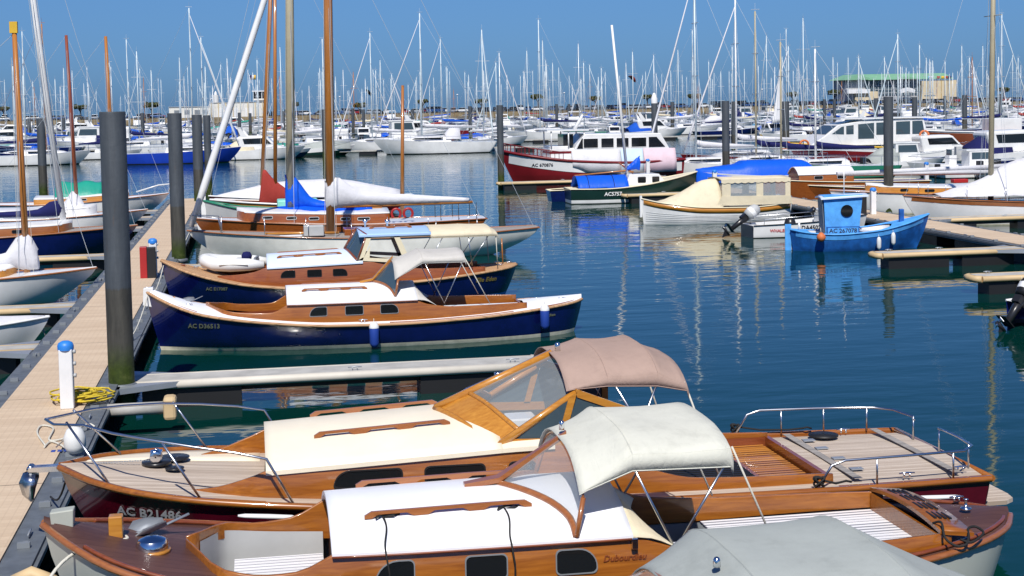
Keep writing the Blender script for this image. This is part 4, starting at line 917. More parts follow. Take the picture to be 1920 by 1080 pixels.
zD = curve([(-1.0, .92), (-.5, .95), (.0, 1.02), (.36, 1.14), (3.1, 1.20), (3.5, 1.12), (4.7, .95), (6.4, .92)])
coaming(TD, wD, -1.0, 6.40, zD, lambda x: HD.dz(x)-.02, 'mahogred', .04, 60)
lining(TD, 3.5, 6.3, wD, lambda x: .74, .4, 'mahogdark'); floorp(TD, .4, 6.38, HD.fit(wD, .4), .40, 'mahogdark')
mb = MB(); mb.box(6.33, 6.38, -.72, .72, .15, .76); mb.build('aft_bulkhead', 'mahogdark', TD)
zeD = lin([(.36, 1.14), (3, 1.21)]); zcD = lin([(.36, 1.42), (3, 1.50)])
barrel_roof(TD, .34, 2.95, wD, zeD, zcD, 'iceblue'); front_wall(TD, .40, wD, .2, zeD, zcD, 'mahogdark', 'front_bulkhead')
for a, b, k in ((.70, 1.10, 'fwd'), (1.42, 1.82, 'r'), (2.12, 2.52, 'aft')): window(TD, wD, rounded(a, b, .84, 1.04, k, .035), .02)
handrail(TD, .62, 2.40, .55, lambda x: zeD(x)+(zcD(x)-zeD(x))*(1-(.55/1.03)**2), 'trim', 3)
# wheelhouse
screen(TD, [(2.52, 0, 1.50), (2.60, .4, 1.46), (2.70, .75, 1.36), (2.80, .98, 1.24)], [(2.86, 0, 2.05), (2.92, .4, 2.03), (3.0, .75, 1.99), (3.08, .96, 1.94)], 'mahogdark', 'tint', .035, .03)
for sd in (-1, 1):
    wh = MB(); y = sd*.99; q = (0, -sd*.03, 0)
    for P in ([(2.80, 1.24), (4.2, 1.12), (4.2, 1.22), (2.95, 1.32)], [(2.80, 1.24), (2.95, 1.24), (3.22, 1.93), (3.06, 1.93)], [(3.8, 1.93), (3.95, 1.93), (4.30, 1.12), (4.12, 1.12)], [(3.0, 1.93), (4.9, 1.93), (4.9, 1.85), (3.0, 1.85)]):
        wh.prism([(a, y, b) for a, b in P], q)
    wh.prism([(2.98, y, 1.32), (3.14, y, 1.30), (3.16, y, 1.62)], q)
    wh.build('wheelhouse_side', 'cream', TD)
barrel_roof(TD, 2.86, 4.86, lambda x: .98, lambda x: 1.94, lambda x: 2.06, 'roofblue', th=.05, over=.04, name='wheelhouse_roof')
handrail(TD, 3.2, 4.4, .3, lambda x: 2.05, 'trim', 2)
canopy(TD, [(4.84, 1.90, 2.06, 1.02, .10), (5.8, 1.90, 2.06, 1.02, .10), (6.55, 1.90, 2.04, .98, .10), (6.74, 1.84, 1.92, .86, .05)], 'cvcream', sag=.008)
for sd in (-1, 1):
    tubes(TD, [[(5.2, sd*1.0, 1.84), (4.7, sd*1.0, 1.0)], [(6.5, sd*.95, 1.84), (5.9, sd*.95, .98)], [(5.9, sd*.97, 1.84), (6.0, sd*.95, .98)]], .012, 'steel', 'canopy_pole')
    tubes(TD, [[(6.7, sd*.85, 1.86), (6.75, sd*.8, .88)]], .014, 'rope', 'strap')
mb = MB(); mb.tube([(7.05, .1, .85), (7.03, .1, 1.62)], .02, 6); mb.build('ensign_staff', 'mast', TD)
for x, y in ((3.15, .5), (3.75, .15)):
    mb = MB(); mb.lathe((x, y, 2.05), [(.01, 0), (.03, 0), (.03, .12), (.07, .14), (.07, .20), (.01, .22)], 10); mb.build('searchlight', 'chrome', TD)
p = MB(); p.box(-2.0, -1.88, -.06, .06, .98, 1.22); p.build('mooring_post', 'mahogdark', TD, bevel=.01)
mb = MB(); mb.lathe((-1.85, -.3, 1.0), [(.01, .0), (.17, .0), (.17, .02), (.01, .03)], 18); mb.build('deck_hatch', 'dark', TD)
for x, y in ((-1.6, .2), (6.9, .3), (6.9, -.3), (7.2, 0)): cleat(TD, x, y, HD.dz(x)+.05, s=.09)
HD.letter(TD, 'AC E17087', -1.02, .60, .125, 'greentxt'); HD.letter(TD, 'Elie Eden', 6.40, .56, .17, 'goldtxt', .35)
# dinghy lying on the foredeck
t = root('inflatable_dinghy', (-1.35, 41.55, 1.02), -.16, 'small grey white inflatable dinghy lying on the tan foredeck of the navy launch', 'dinghy')
mb = MB(); P = [(1.72, -.44, .13), (1.3, -.46, .15), (.8, -.46, .15), (.35, -.40, .17), (.05, -.18, .24), (0, 0, .26), (.05, .18, .24), (.35, .40, .17), (.8, .46, .15), (1.3, .46, .15), (1.72, .44, .13)]
mb.tube(P, [.10, .17, .19, .19, .185, .18, .185, .19, .19, .17, .10], 12); mb.build('air_tube', 'fender', t)
mb = MB(); mb.box(.15, 1.5, -.3, .3, .03, .06); mb.build('dinghy_floor', 'lgrey', t)
mb = MB(); mb.box(1.40, 1.46, -.3, .3, .05, .32); mb.build('transom', 'grey', t)
mb = MB(); mb.box(.85, 1.05, -.32, .32, .24, .28); mb.build('thwart', 'lgrey', t)
mb = MB(); mb.lathe((-.2, 41.40, 1.25), [(.01, 0), (.13, .02), (.15, .12), (.10, .22), (.01, .24)], 10); tag(mb.build('cover_bundle', 'sailnavy'), 'dark blue cover bundle lying in the grey dinghy', 'cover')
for sd in (-1, 1):
    mb = MB(); mb.tube([(.5, sd*.63, .17), (.9, sd*.65, .18), (1.3, sd*.65, .16)], .012, 5); mb.build('grab_line', 'rope', t)

# ---------------------------------------------------------------- sailing yachts in detail
def sail_boat(name, loc, flip, label, cat, hull, hullm, stripe=(0, .07), rail='trim', deckm='white', decktop=None, cabin=None, cabm='mahog', roofm='white', ports=(), portm='lgrey',
              mast=None, mastm='alu', mastr=.07, boom=None, cover=None, coverm='sailwhite', jib=None, jibm='white', stays=True, group=None, boot='stripe', spreaders=(), wells=None, portz=.5, jr=.05, sheerm=None, extra=()):
    T = root(name, loc, PI if flip else 0, label, cat, group)
    H = hull; H.build(T, ['antifoul', boot, hullm, sheerm or hullm], stripe, top=.10 if sheerm else 0)
    if rail: H.rail(T, rail, .028, 'rub_rail')
    w_ = None
    if cabin:
        c0, c1, cw, h0, h1 = cabin
        wf = curve([(c0, .02), (c0+.12, cw*.55), (c0+.4, cw*.85), (c0+.9, cw), ((c0+c1)/2, cw*1.05), (c1, cw)])
    well = None
    if wells: a, b, ww = wells; well = lambda x: ww if a < x < b else 0
    H.deck(T, [deckm, deckm], well, .05, n=40, extra=() if not wells else (wells[0]-.01, wells[0]+.01, wells[1]-.01, wells[1]+.01))
    if wells:
        lining(T, a, b, lambda x: ww+.02, lambda x: H.dz(x)-.02, .25, 'lgrey'); floorp(T, a-.02, b+.02, lambda x: ww, .25, 'lgrey')
        coaming(T, lambda x: ww, a, b, lambda x: H.dz(x)+.16, lambda x: H.dz(x)-.02, cabm, .03, 12)
    if cabin:
        zt = lambda x: H.dz(x) + h0 + (h1-h0)*(x-c0)/(c1-c0)
        coaming(T, wf, c0, c1, zt, lambda x: H.dz(x)-.02, cabm, .03, 30, 'cabin_side')
        barrel_roof(T, c0-.0, c1, wf, zt, lambda x: zt(x)+.12, roofm, th=.03, n=20, over=.03)
        front_wall(T, c1-.04, wf, H.dz(c1)-.02, zt, lambda x: zt(x)+.12, cabm, 'aft_bulkhead')
        for a, b in ports:
            zc_ = H.dz((a+b)/2) + (zt((a+b)/2)-H.dz((a+b)/2))*portz
            window(T, wf, rounded(a, b, zc_-.065, zc_+.065, 'r', .06), .018, fm=portm, fw=.02)
    if mast:
        (mx, mz), (tx, tz) = mast
        mb = MB(); mb.tube([(mx, 0, mz), (mx+(tx-mx)*.5, 0, mz+(tz-mz)*.5), (tx, 0, tz)], [mastr, mastr, mastr*.72], 10); m_ = mb.build('mast', mastm, T)
        for f in spreaders:
            sp = MB(); x, z = mx+(tx-mx)*f, mz+(tz-mz)*f; sp.tube([(x, -.75, z+.05), (x, .75, z+.05)], .018, 5); sp.build('spreader', mastm, m_)
        if stays:
            dz = H.dz(mx); dy = H.dy(mx)
            for f in (.97, .62):
                for sd in (-1, 1): stay(T, (mx+.1, sd*dy*.95, dz), (mx+(tx-mx)*f, 0, mz+(tz-mz)*f), .007)
            stay(T, (H.x1-.1, 0, H.dz(H.x1)), (tx, 0, tz), .007)
            stay(T, (H.x0+.1, 0, H.dz(H.x0)), (tx, 0, tz), .007)
            if mastr > .09:
                for o1, o2 in ((.22, .1), (-.2, -.12)): stay(T, (mx+o1, .15, dz), (mx+(tx-mx)*.9+o2, .1, mz+(tz-mz)*.9), .006, 'rope', 'halyard')
    if boom:
        (bx, bz), (ex, ez) = boom
        mb = MB(); mb.tube([(bx, 0, bz), (ex, 0, ez)], .055, 8); mb.build('boom', mastm if mastm != 'mastgrey' else 'mast', T)
    if cover:
        sail_cover(T, cover, coverm)
    if jib:
        (jx, jz), (kx, kz) = jib
        mb = MB(); mb.tube([(jx, 0, jz), (jx+(kx-jx)*.1, 0, jz+(kz-jz)*.1), (jx+(kx-jx)*.6, 0, jz+(kz-jz)*.6), (kx, 0, kz)], [jr*.8, jr*1.2, jr, jr*.5], 8); mb.build('furled_jib', jibm, T)
    return T, H
def sail_cover(T, rows, mat, name='sail_cover', seed=1):
    """rows: (x, z bottom, z top, half thickness) along the boom"""
    mb = MB(); rnd = random.Random(seed); R = []; X = linsp(rows[0][0], rows[-1][0], 22) if rows[-1][0] > rows[0][0] else linsp(rows[0][0], rows[-1][0], 22)
    rs = sorted(rows); fb = curve([(r[0], r[1]) for r in rs]); ft = curve([(r[0], r[2]) for r in rs]); fw = curve([(r[0], r[3]) for r in rs])
    for x in X:
        zb, zt, hw = fb(x), ft(x), fw(x); ring = []
        for k in range(14):
            a = 2*PI*k/14; c, s = math.cos(a), math.sin(a)
            ring.append((x+rnd.uniform(-.03, .03), hw*c*(1-.35*max(0, s))*(1+rnd.uniform(-.16, .16)), (zb+zt)/2 + (zt-zb)/2*s*(1+rnd.uniform(-.035, .035))))
        R.append(ring)
    mb.grid(R, 0, True, True); n = mb.add(R[0]); mb.face(range(n, n+14)); n = mb.add(R[-1]); mb.face(range(n, n+14))
    return mb.build(name, mat, T)
YE = 52.6
def PX(px, py, Y, rt=(0, 0), flip=False):
    p = UY(px, py, Y); x = p.x-rt[0]; return ((-x if flip else x), p.z)
hE = Hull(-2.3, 10.25, [(0, .02), (.08, .45), (.2, .88), (.35, 1.18), (.52, 1.32), (.7, 1.22), (.85, .98), (.95, .68), (1, .48)],
          [(0, 1.22), (.15, 1.06), (.35, .90), (.55, .83), (.75, .84), (.9, .90), (1, .95)], rake=1.5, srake=1.75, power=.7, sexp=1.6, wl=((0, .3), (.3, .88), (.6, .94), (1, .72)))
b0 = PX(620, 440, YE); b1 = PX(615, 0, YE); kx = (b1[0]-b0[0])/(b1[1]-b0[1])
TE, _ = sail_boat('sailing_yacht', (0, YE, 0), False, 'long ivory white classic yacht with overhanging stern, brown mast, white boom cover', 'sailing yacht', hE, 'yacht', (0, .05), 'trim', 'greydeck',
    mast=((b0[0], .75), (b0[0]+kx*15.2, 16.0)), mastm='mast', mastr=.165, boom=((b0[0]+.15, 1.90), (7.9, 1.92)), cover=[(b0[0]-.14, 1.80, 2.85, .20), (b0[0]+.1, 1.80, 2.96, .26), (3.15, 1.88, 2.93, .24), (3.54, 1.92, 2.58, .20), (4.3, 1.93, 2.40, .17), (5.84, 1.93, 2.25, .14), (7.75, 1.93, 2.08, .08)],
    jib=((-2.15, 1.35), (b0[0]+kx*14-.25, 15.2)), jr=.11, stays=True)
mb = MB(); mb.tube([(.4, -.45, 1.05), (3.0, -.62, 1.02)], .045, 8); mb.build('spinnaker_pole', 'gold', TE)
mb = MB(); mb.box(3.2, 3.9, -.5, .5, .8, 1.12); mb.build('companionway', 'mahogred', TE, bevel=.02)
hp = MB()
for sd in (-1, 1):
    hp.tube([(-2.2, 0, 1.75), (-1.7, sd*.3, 1.72), (-1.2, sd*.45, 1.66), (-1.1, sd*.45, 1.1)], .016, 6)
hp.build('pulpit_rail', 'steel', TE)
for k in range(7):
    x = -1.1 + k*1.5; mb = MB()
    for sd in (-1, 1): mb.tube([(x, sd*(hE.dy(x)-.06), hE.dz(x)), (x, sd*(hE.dy(x)-.06), hE.dz(x)+.55)], .012, 5)
    mb.build('stanchion', 'steel', TE)
mb = MB(); rnd = random.Random(4)
mb.box(1.75, 2.45, 51.62, 52.1, .95, 1.32)
o = mb.build('crate', 'lgrey', bevel=.03); tag(o, 'pale grey crate standing on the side deck of the ivory yacht', 'crate')
mb = MB(); mb.box(.9, 1.7, 51.75, 51.95, .93, 1.0); tag(mb.build('sail_bag', 'sailwhite', bevel=.03), 'flat white sail bag on the side deck of the ivory yacht beside the grey crate', 'bag')
hE.letter(TE, 'A', 9.7, .8, .08, 'greentxt')
bpy.data.objects.remove([o for o in TE.children if o.name.startswith('lettering')][0])

def std_hull(L, B, zb=1.1, zm=.8, zs=.8, x0=0, rake=.6, srake=.3, tr=.6):
    return Hull(x0, x0+L, [(0, .02), (.1, B*.22), (.25, B*.40), (.45, B*.5), (.7, B*.48), (1, B*.5*tr)], [(0, zb), (.3, (zb+zm)/2*.97), (.6, zm), (1, zs)], rake=rake, srake=srake)
# ---- F: yawl with the blue cover behind the ivory yacht
YF = 57.2
f0 = PX(545, 415, YF); f1 = PX(543, 0, YF); kf = (f1[0]-f0[0])/(f1[1]-f0[1]); m0 = PX(754, 395, YF); m1 = PX(755, 160, YF)
hF = std_hull(11.2, 3.0, 1.3, .95, 1.0, -2.2, 1.0, 1.0, .6)
TF, _ = sail_boat('sailing_yacht', (0, YF, 0), False, 'varnished cabin yacht with putty grey mast, blue boom cover and white rimmed portholes', 'sailing yacht', hF, 'mahogred', (0, .07), 'trim', 'white',
    cabin=(-.6, 5.2, .95, .36, .42), cabm='mahogred', roofm='white', ports=((.35, .75), (1.25, 1.65), (2.1, 2.5), (3.3, 3.7), (3.95, 4.45)),
    mast=((f0[0], 1.0), (f0[0]+kf*15, 16)), mastm='mastgrey', mastr=.17, boom=((1.6, 1.5), (5.0, 1.5)), cover=[(1.28, 1.5, 2.90, .14), (1.62, 1.5, 2.88, .22), (1.85, 1.5, 2.5, .24), (2.3, 1.5, 1.95, .24), (3.0, 1.5, 1.8, .22), (4.4, 1.5, 1.7, .12)], coverm='tarpblue')
mb = MB(); mb.tube([(m0[0], 0, 1.2), (m1[0], 0, m1[1])], [.09, .055], 8); mb.build('mizzen_mast', 'mast', TF)
mb = MB(); rr = [[(x, y, 1.40+.30*(1-abs(y)/1.0) - .10*abs(x-2.0)/2+.015*math.sin(x*7+y*3)) for y in linsp(-.95, .95, 9)] for x in linsp(.4, 4.6, 22)]; mb.slab(rr, .02); mb.build('boom_tent', 'tarpblue', TF)
for x in (7.2, 7.9, 8.6):
    mb = MB()
    for sd in (-1, 1): mb.tube([(x, sd*.9, 1.0), (x, sd*.9, 1.65)], .014, 5)
    mb.build('stanchion', 'dark', TF)
for k, (x, z) in enumerate(((5.45, 1.36), (5.92, 1.36))):
    mb = MB(); P = [(x+.17*math.cos(a), YF-1.0, z-.05+.19*math.sin(a)) for a in linsp(-.9, PI+.9, 20)]; mb.tube(P, .05, 8)
    tag(mb.build('lifebuoy', 'red'), ('left' if k == 0 else 'right') + ' of the two red lifebuoys on the stern rail behind the brown mizzen mast', 'lifebuoy', 'red lifebuoys on the yawl stern')
# ---- G, H, I, J further along
YG = 61.5
hG = Hull(-2.3, 3.2, [(0, .02), (.15, .45), (.4, .8), (.75, .85), (1, .6)], [(0, .95), (.4, .72), (1, .7)], rake=.2)
TG = root('rowing_boat', (0, YG, 0), 0, 'small white open boat with aqua inside and brown gunwale', 'rowing boat', 'small open boats by the pontoon')
hG.build(TG, ['antifoul', 'white', 'white', 'white']); hG.rail(TG, 'trim', .03); gw = lambda x: max(0, hG.dy(x)-.15) if -1.9 < x < 3.0 else 0
hG.deck(TG, ['aqua'], gw, .02); floorp(TG, -1.9, 3.0, gw, .3, 'aqua', 'floor'); lining(TG, -1.9, 3.0, gw, lambda x: hG.dz(x), .3, 'aqua', 'inner_side')
YH = 66.5
hH = Hull(-2.15, 5.0, [(0, .02), (.12, .55), (.35, 1.1), (.7, 1.2), (1, .8)], [(0, 1.40), (.25, 1.02), (.6, .85), (1, .95)], rake=.2)
TH_ = root('fishing_boat', (0, YH, 0), 0, 'grey hulled open fishing boat with green gunwale, white stem and aqua shelter', 'fishing boat', 'small open boats by the pontoon')
hH.build(TH_, ['antifoul', 'grey', 'lgrey', 'lgrey']); hH.rail(TH_, 'green', .05); gw2 = lambda x: max(0, hH.dy(x)-.25) if -1.2 < x < 4.6 else 0
hH.deck(TH_, ['cream'], gw2, .03); floorp(TH_, -1.2, 4.6, gw2, .3, 'lgrey', 'floor'); lining(TH_, -1.2, 4.6, gw2, lambda x: hH.dz(x), .3, 'lgrey', 'inner_side')
mb = MB(); mb.box(1.1, 2.9, -.7, .7, .9, 1.35); mb.build('shelter', 'aqua', TH_, bevel=.05)
mb = MB(); mb.box(-2.25, -2.05, -.05, .05, .3, 1.6); mb.build('stem_post', 'white', TH_)
hH.letter(TH_, 'AC 868', .0, .68, .26, 'blacktxt')
YI = 71.3
hI = std_hull(7.5, 2.4, 1.15, .85, .85, -2.0, .5, .3, .8)
TI = root('open_boat', (0, YI, 0), 0, 'orange varnished open boat with white trim beside the burgundy yacht', 'open boat', 'small open boats by the pontoon')
hI.build(TI, ['antifoul', 'gold', 'gold', 'mahog']); hI.rail(TI, 'white', .05); hI.deck(TI, ['gold'], lambda x: .8 if -.8 < x < 4.5 else 0, .03); floorp(TI, -.8, 4.5, lambda x: .8, .3, 'gold', 'floor')
r0 = PX(517, 405, YI); r1 = PX(516, 0, YI)
kr = (r1[0]-r0[0])/(r1[1]-r0[1])
mb = MB(); mb.tube([(r0[0], 0, .8), (r0[0]+kr*12.5, 0, 13.3)], [.10, .075], 8); mb.build('mast', 'mast', TI)
sail_cover(TI, [(r0[0]-.75, .8, 1.0, .06), (r0[0]-.55, .75, 2.55, .10), (r0[0]-.1, .8, 2.1, .16), (r0[0]+.8, .95, 1.35, .12)], 'sailred', 'brailed_sail')
YJ = 76.0
hJ = std_hull(10.5, 2.8, 1.05, .75, .8, -2.2, 1.2, 1.2, .5)
j0 = PX(493, 330, YJ); j1 = PX(508, 0, YJ); kj = (j1[0]-j0[0])/(j1[1]-j0[1])
TJ, _ = sail_boat('sailing_yacht', (0, YJ, 0), False, 'dark burgundy yacht under a long white ridge tent with a slim brown mast', 'sailing yacht', hJ, 'dred', (0, .07), 'white', 'white', mast=((j0[0]-.1, .9), (j0[0]-.1+kj*14, 15)), mastm='mast', mastr=.12)
mb = MB(); rr = []
for x in linsp(-1.9, 7.6, 20):
    top = curve([(-1.9, 1.05), (-.6, 1.32), (1.6, 1.70), (4, 1.76), (6.0, 1.45), (7.6, 1.1)])(x); W = max(.1, hJ.dy(x)); rr.append([(x, W*t, .92+(top-.92)*(1-abs(t)**1.2)+random.uniform(-.015, .015)) for t in linsp(-1, 1, 11)])
mb.slab(rr, .02); mb.build('cover_tent', 'sailwhite', TJ)
# ---------------------------------------------------------------- water, pontoons, piles
mb = MB(); mb.quad((-20000, -60, 0), (20000, -60, 0), (20000, 30000, 0), (-20000, 30000, 0)); o = structure(mb.build('water', 'water'))
def pontoon(name, xl, xr, y0, y1, kl, kr, label):
    T = root(name, ((xl+xr)/2, y0, 0), 0, label, 'pontoon', 'floating pontoon walkways'); cx = (xl+xr)/2
    mb = MB(); mb.box(xl-cx, xr-cx, 0, y1-y0, .40, .56); mb.build('walkway_boards', 'pontoon', T)
    k = MB(); k.box(xl-cx-kl, xl-cx-.004, 0, y1-y0, .36, .535); k.box(xr-cx+.004, xr-cx+kr, 0, y1-y0, .36, .535)
    k.box(xl-cx-kl-.05, xl-cx-kl, 0, y1-y0, .44, .50); k.box(xr-cx+kr, xr-cx+kr+.05, 0, y1-y0, .44, .50)
    k.build('side_channel', 'greystrip', T)
    f = MB(); y = 1.0
    while y < y1-y0-3: f.box(xl-cx-.1, xr-cx+.1, y, y+2.2, -.3, .33); y += 3.6
    f.build('float', 'black', T); b = MB(); y = .8; rnd = random.Random(5)
    while y < y1-y0-1:
        for x in (xl-cx-kl/2, xr-cx+kr/2): b.box(x-.07, x+.07, y, y+.06, .537, .60); b.box(x-.03, x+.03, y+.12, y+.2, .537, .57)
        y += 1.2 + rnd.random()*.6
    b.build('fixing', 'grey', T)
    for k in range(int((y1-y0)//6.6)):
        for x in (xl-cx-kl*.5, xr-cx+kr*.5): cleat(T, x, 3.0+k*6.6, .535, 'galv', .14, PI/2)
    return T
pontoon('pontoon', -4.25, -2.86, 8.0, 82.5, .34, .36, 'long tan boarded pontoon running away on the left, between the moored boats')
pontoon('pontoon', 24.75, 26.4, 38, 112, .2, .3, 'tan boarded pontoon on the right beside the bright blue fishing boat')
def finger(x0, x1, y, wd=.42, label='', bulb=1, post=None, edge='tanplastic'):
    """narrow finger pontoon from the walkway at x0 to its free end x1"""
    s = 1 if x1 > x0 else -1; L = abs(x1-x0)
    T = root('finger_pontoon', (x0, y, 0), 0 if s > 0 else PI, label, 'finger pontoon', 'finger pontoons')
    mb = MB(); mb.box(0, L, -wd+.09, wd-.09, .38, .51); mb.build('finger_top', 'concrete', T)
    e = MB()
    for sd in (-1, 1): e.tube([(0, sd*(wd-.045), .435), (L*.5, sd*(wd-.045), .435), (L-.02, sd*(wd-.045), .435)], .085, 8)
    e.tube([(L-.02, -wd+.045, .435), (L+.12, -wd*.6, .435), (L+.16, 0, .435), (L+.12, wd*.6, .435), (L-.02, wd-.045, .435)], .10, 8)
    e.build('edge_moulding', edge, T)
    f = MB(); f.box(L-2.3, L-.25, -wd*.8, wd*.8, -.3, .33); f.box(.4, 2.2, -wd*.8, wd*.8, -.3, .33); f.box(2.2, L-2.3, -.08, .08, .22, .36); f.build('float', 'black', T)
    g = MB(); g.prism([(0, -wd-.55, .4), (1.1, -wd, .4), (0, -wd, .4)], (0, 0, .10)); g.build('gusset', 'galv', T); g = MB(); g.prism([(0, wd+.55, .4), (1.1, wd, .4), (0, wd, .4)], (0, 0, .10)); g.build('gusset', 'galv', T)
    for x in (L-.5, L*.55): cleat(T, x, -wd*.6, .52, 'galv', .13); 
    return T
LF = [(27.75, 5.35, 'long pale finger pontoon between the navy launch with white decks and the burgundy launch'),
      (47.4, 5.4, 'pale finger pontoon between the navy launch with the dinghy and the ivory yacht'), (64.0, 4.5, 'finger pontoon behind the ivory yacht beside the grey hulled fishing boat'), (78.7, 4.8, 'finger pontoon beside the burgundy yacht under the white tent')]
for y, x, l in LF: finger(-2.5, x, y, .42, l, edge='palemould' if y < 30 else 'tanplastic')
for y, x, l in ((32.2, -10.5, 'nearest finger pontoon on the left, in front of the small white dinghy'), (38.9, -11, 'finger pontoon on the left between the small dinghy and the white sloop'), (52.2, -11.5, 'finger pontoon on the left in front of the dark blue sloop'),
                (63.8, -11, 'short looking finger pontoon left of the walkway behind the dark blue sloop'), (69.9, -11.5, 'finger pontoon left of the walkway, second from the far end'), (74.2, -12, 'farthest finger pontoon left of the walkway in front of the white sloop with green tarp')):
    finger(-4.6, x, y, .38, l)
for y, x, l in ((43.7, 19.6, 'finger pontoon in front of the bright blue fishing boat'), (37.3, 19.6, 'finger pontoon at the right edge above the black outboard motor'), (69.5, 20.3, 'finger pontoon behind the cream canopied boat'),
                (75.9, 19.7, 'finger pontoon along the dark green boat'), (90.8, 15.4, 'finger pontoon in front of the red and white trip boat')):
    finger(24.55, x, y, .40, l)
finger(26.7, 33.0, 55.2, .40, 'finger pontoon on the right in front of the white yacht under the ridge tent'); finger(26.7, 32.5, 46.5, .4, 'finger pontoon leaving the right pontoon at the right edge')
# short stub with a bulb end beside the big pile
t = root('pontoon_outrigger', (-2.5, 25.15, 0), 0, 'short tan outrigger with a rounded end at the foot of the big dark pile', 'outrigger')
mb = MB(); mb.tube([(0, 0, .46), (.95, 0, .46)], .11, 10); mb.build('arm', 'concrete', t); mb = MB(); mb.box(.92, 1.14, -.17, .17, .26, .66); mb.build('end_buffer', 'tanplastic', t, bevel=.06)
def pile(px, pyb, pt, wpx, label, cap=None, z=0.0, group='mooring piles'):
    b = UZ(px, pyb, 0); top = UY(px, pt, b.y).z; r = wpx/2*math.hypot(b.x, b.y)/F
    T = root('mooring_pile', (b.x, b.y+r, 0), 0, label, 'pile', group)
    mb = MB(); mb.lathe((0, 0, 0), [(r, -1.0), (r, top-.02), (r*.97, top), (.01, top)], 20); mb.build('pile_shaft', 'pile', T)
    if wpx > 20 and b.y < 90:
        c = MB(); c.lathe((0, 0, .38), [(r*1.0, 0), (r*1.22, .02), (r*1.22, .12), (r, .14)], 20); c.build('pile_collar', 'greystrip', T)
    if cap: c = MB(); c.lathe((0, 0, top), [(r*1.04, -.1), (r*1.04, .25), (r*.4, .62), (.01, .66)], 16); c.build('pile_cap', cap, T)
    return T
for a in ((228, 775, 209, 47, 'biggest dark steel pile in the left foreground, green with weed at its foot'), (336, 515, 212, 26, 'dark pile on the pontoon beside the bow of the launch carrying the dinghy'),
          (374, 397, 215, 18.5, 'dark pile at the far end of the pontoon just right of the second pile'), (392, 368, 216, 13, 'slim green footed pile between the furled white jib and the pontoon end'),
          (81, 381, 222, 15, 'dark pile standing in open water at the left edge between two masts'), (941, 356, 197, 12.5, 'dark pile at the finger end left of the red and white trip boat'),
          (1364, 352, 189, 14, 'dark pile rising in front of the bright blue boat cover'), (1379, 300, 190, 11, 'dark pile just right of and behind the one by the bright blue cover'),
          (1670, 402, 181, 17.5, 'dark pile with a green foot behind the bright blue fishing boat'), (1476, 287, 190, 13, 'dark pile left of the tall white mast in the right background'),
          (1717, 272, 182, 9.5, 'dark pile in front of the cream wing of the club house'), (1811, 258, 178, 9, 'dark pile right of the club house'), (610, 305, 205, 9, 'dark pile half hidden by the brown mast of the ivory yacht'), (775, 262, 205, 6, 'thin dark pile left of the tall white mast in the far row')):
    pile(*a)
pile(1230, 332, 191, 11.5, 'dark pile with a white conical cap beside the trip boat', cap='white')
for k, (px, pyb, pt) in enumerate(((55, 262, 222), (120, 268, 221), (165, 257, 219), (268, 268, 212), (450, 268, 211), (470, 258, 212), (532, 258, 208), (663, 268, 203), (683, 262, 205), (883, 268, 199), (1045, 255, 195), (1068, 243, 195), (1262, 250, 191), (1547, 250, 186), (1566, 242, 186), (1644, 245, 184), (1773, 238, 180), (1877, 240, 176))):
    pile(px, pyb, pt, 5.5 if k % 3 else 7, ['slim dark pile', 'narrow weed stained pile', 'thin dark pile'][k % 3] + ' among the far moored boats, number %s from the left' % ['one', 'two', 'three', 'four', 'five', 'six', 'seven', 'eight', 'nine', 'ten', 'eleven', 'twelve', 'thirteen', 'fourteen', 'fifteen', 'sixteen', 'seventeen', 'eighteen'][k], group='far piles')
def pedestal(x, y, label, h=1.15, box=False, z=.56):
    t = root('service_pedestal', (x, y, z), 0, label, 'pedestal', 'service pedestals on the pontoons')
    mb = MB(); mb.box(-.11, .11, -.10, .10, 0, h); mb.build('pedestal_post', 'postwhite', t, bevel=.02)
    c = MB(); c.lathe((0, 0, h), [(.13, -.02), (.135, .05), (.115, .10), (.06, .13), (.01, .135)], 16); c.build('pedestal_cap', 'capblue', t)
    s = MB()
    for k in (.55, .75, .95): s.tube([(.11, -.02, h*k), (.16, -.02, h*k)], .035, 8)
    s.build('socket', 'lgrey', t)
    return t
p = UZ(133, 765, .56); pedestal(p.x-.05, p.y, 'white service pedestal with a blue cap beside the coiled yellow hose', 1.0)
p = UZ(287, 520, .56); pedestal(p.x, p.y+.3, 'white service pedestal with a blue cap behind the red and black cabinet', 1.0)
t = root('hose_cabinet', (p.x-.15, p.y-.05, .56), 0, 'red and black cabinet in front of the second white pedestal on the left pontoon', 'cabinet')
mb = MB(); mb.box(-.20, .0, -.14, .14, 0, .92); mb.build('red_side', 'red', t, bevel=.01); mb = MB(); mb.box(.003, .25, -.15, .13, 0, .90); mb.build('black_front', 'black', t, bevel=.01)
p = UZ(1637, 402, .56); pedestal(p.x, p.y, 'white service pedestal with a blue cap on the right pontoon behind the blue wheelhouse', 1.0)
t = root('hose_cabinet', (p.x-.55, p.y+.1, .56), 0, 'red and black cabinet beside the pedestal behind the blue wheelhouse', 'cabinet'); mb = MB(); mb.box(-.2, 0, -.14, .14, 0, .9); mb.build('red_side', 'red', t, bevel=.01); mb = MB(); mb.box(.003, .25, -.15, .13, 0, .88); mb.build('black_front', 'black', t, bevel=.01)
p = UZ(1340, 362, .56); pedestal(p.x, p.y, 'white service pedestal with a blue cap in front of the bright blue boat cover', 1.1)
p = UZ(1737, 345, .56); pedestal(p.x, p.y, 'tall white pedestal behind the varnished sloop at the right', 1.1)
p = UZ(1212, 338, .56); pedestal(p.x+.1, p.y, 'white pedestal with blue cap in front of the trip boat', 1.2)
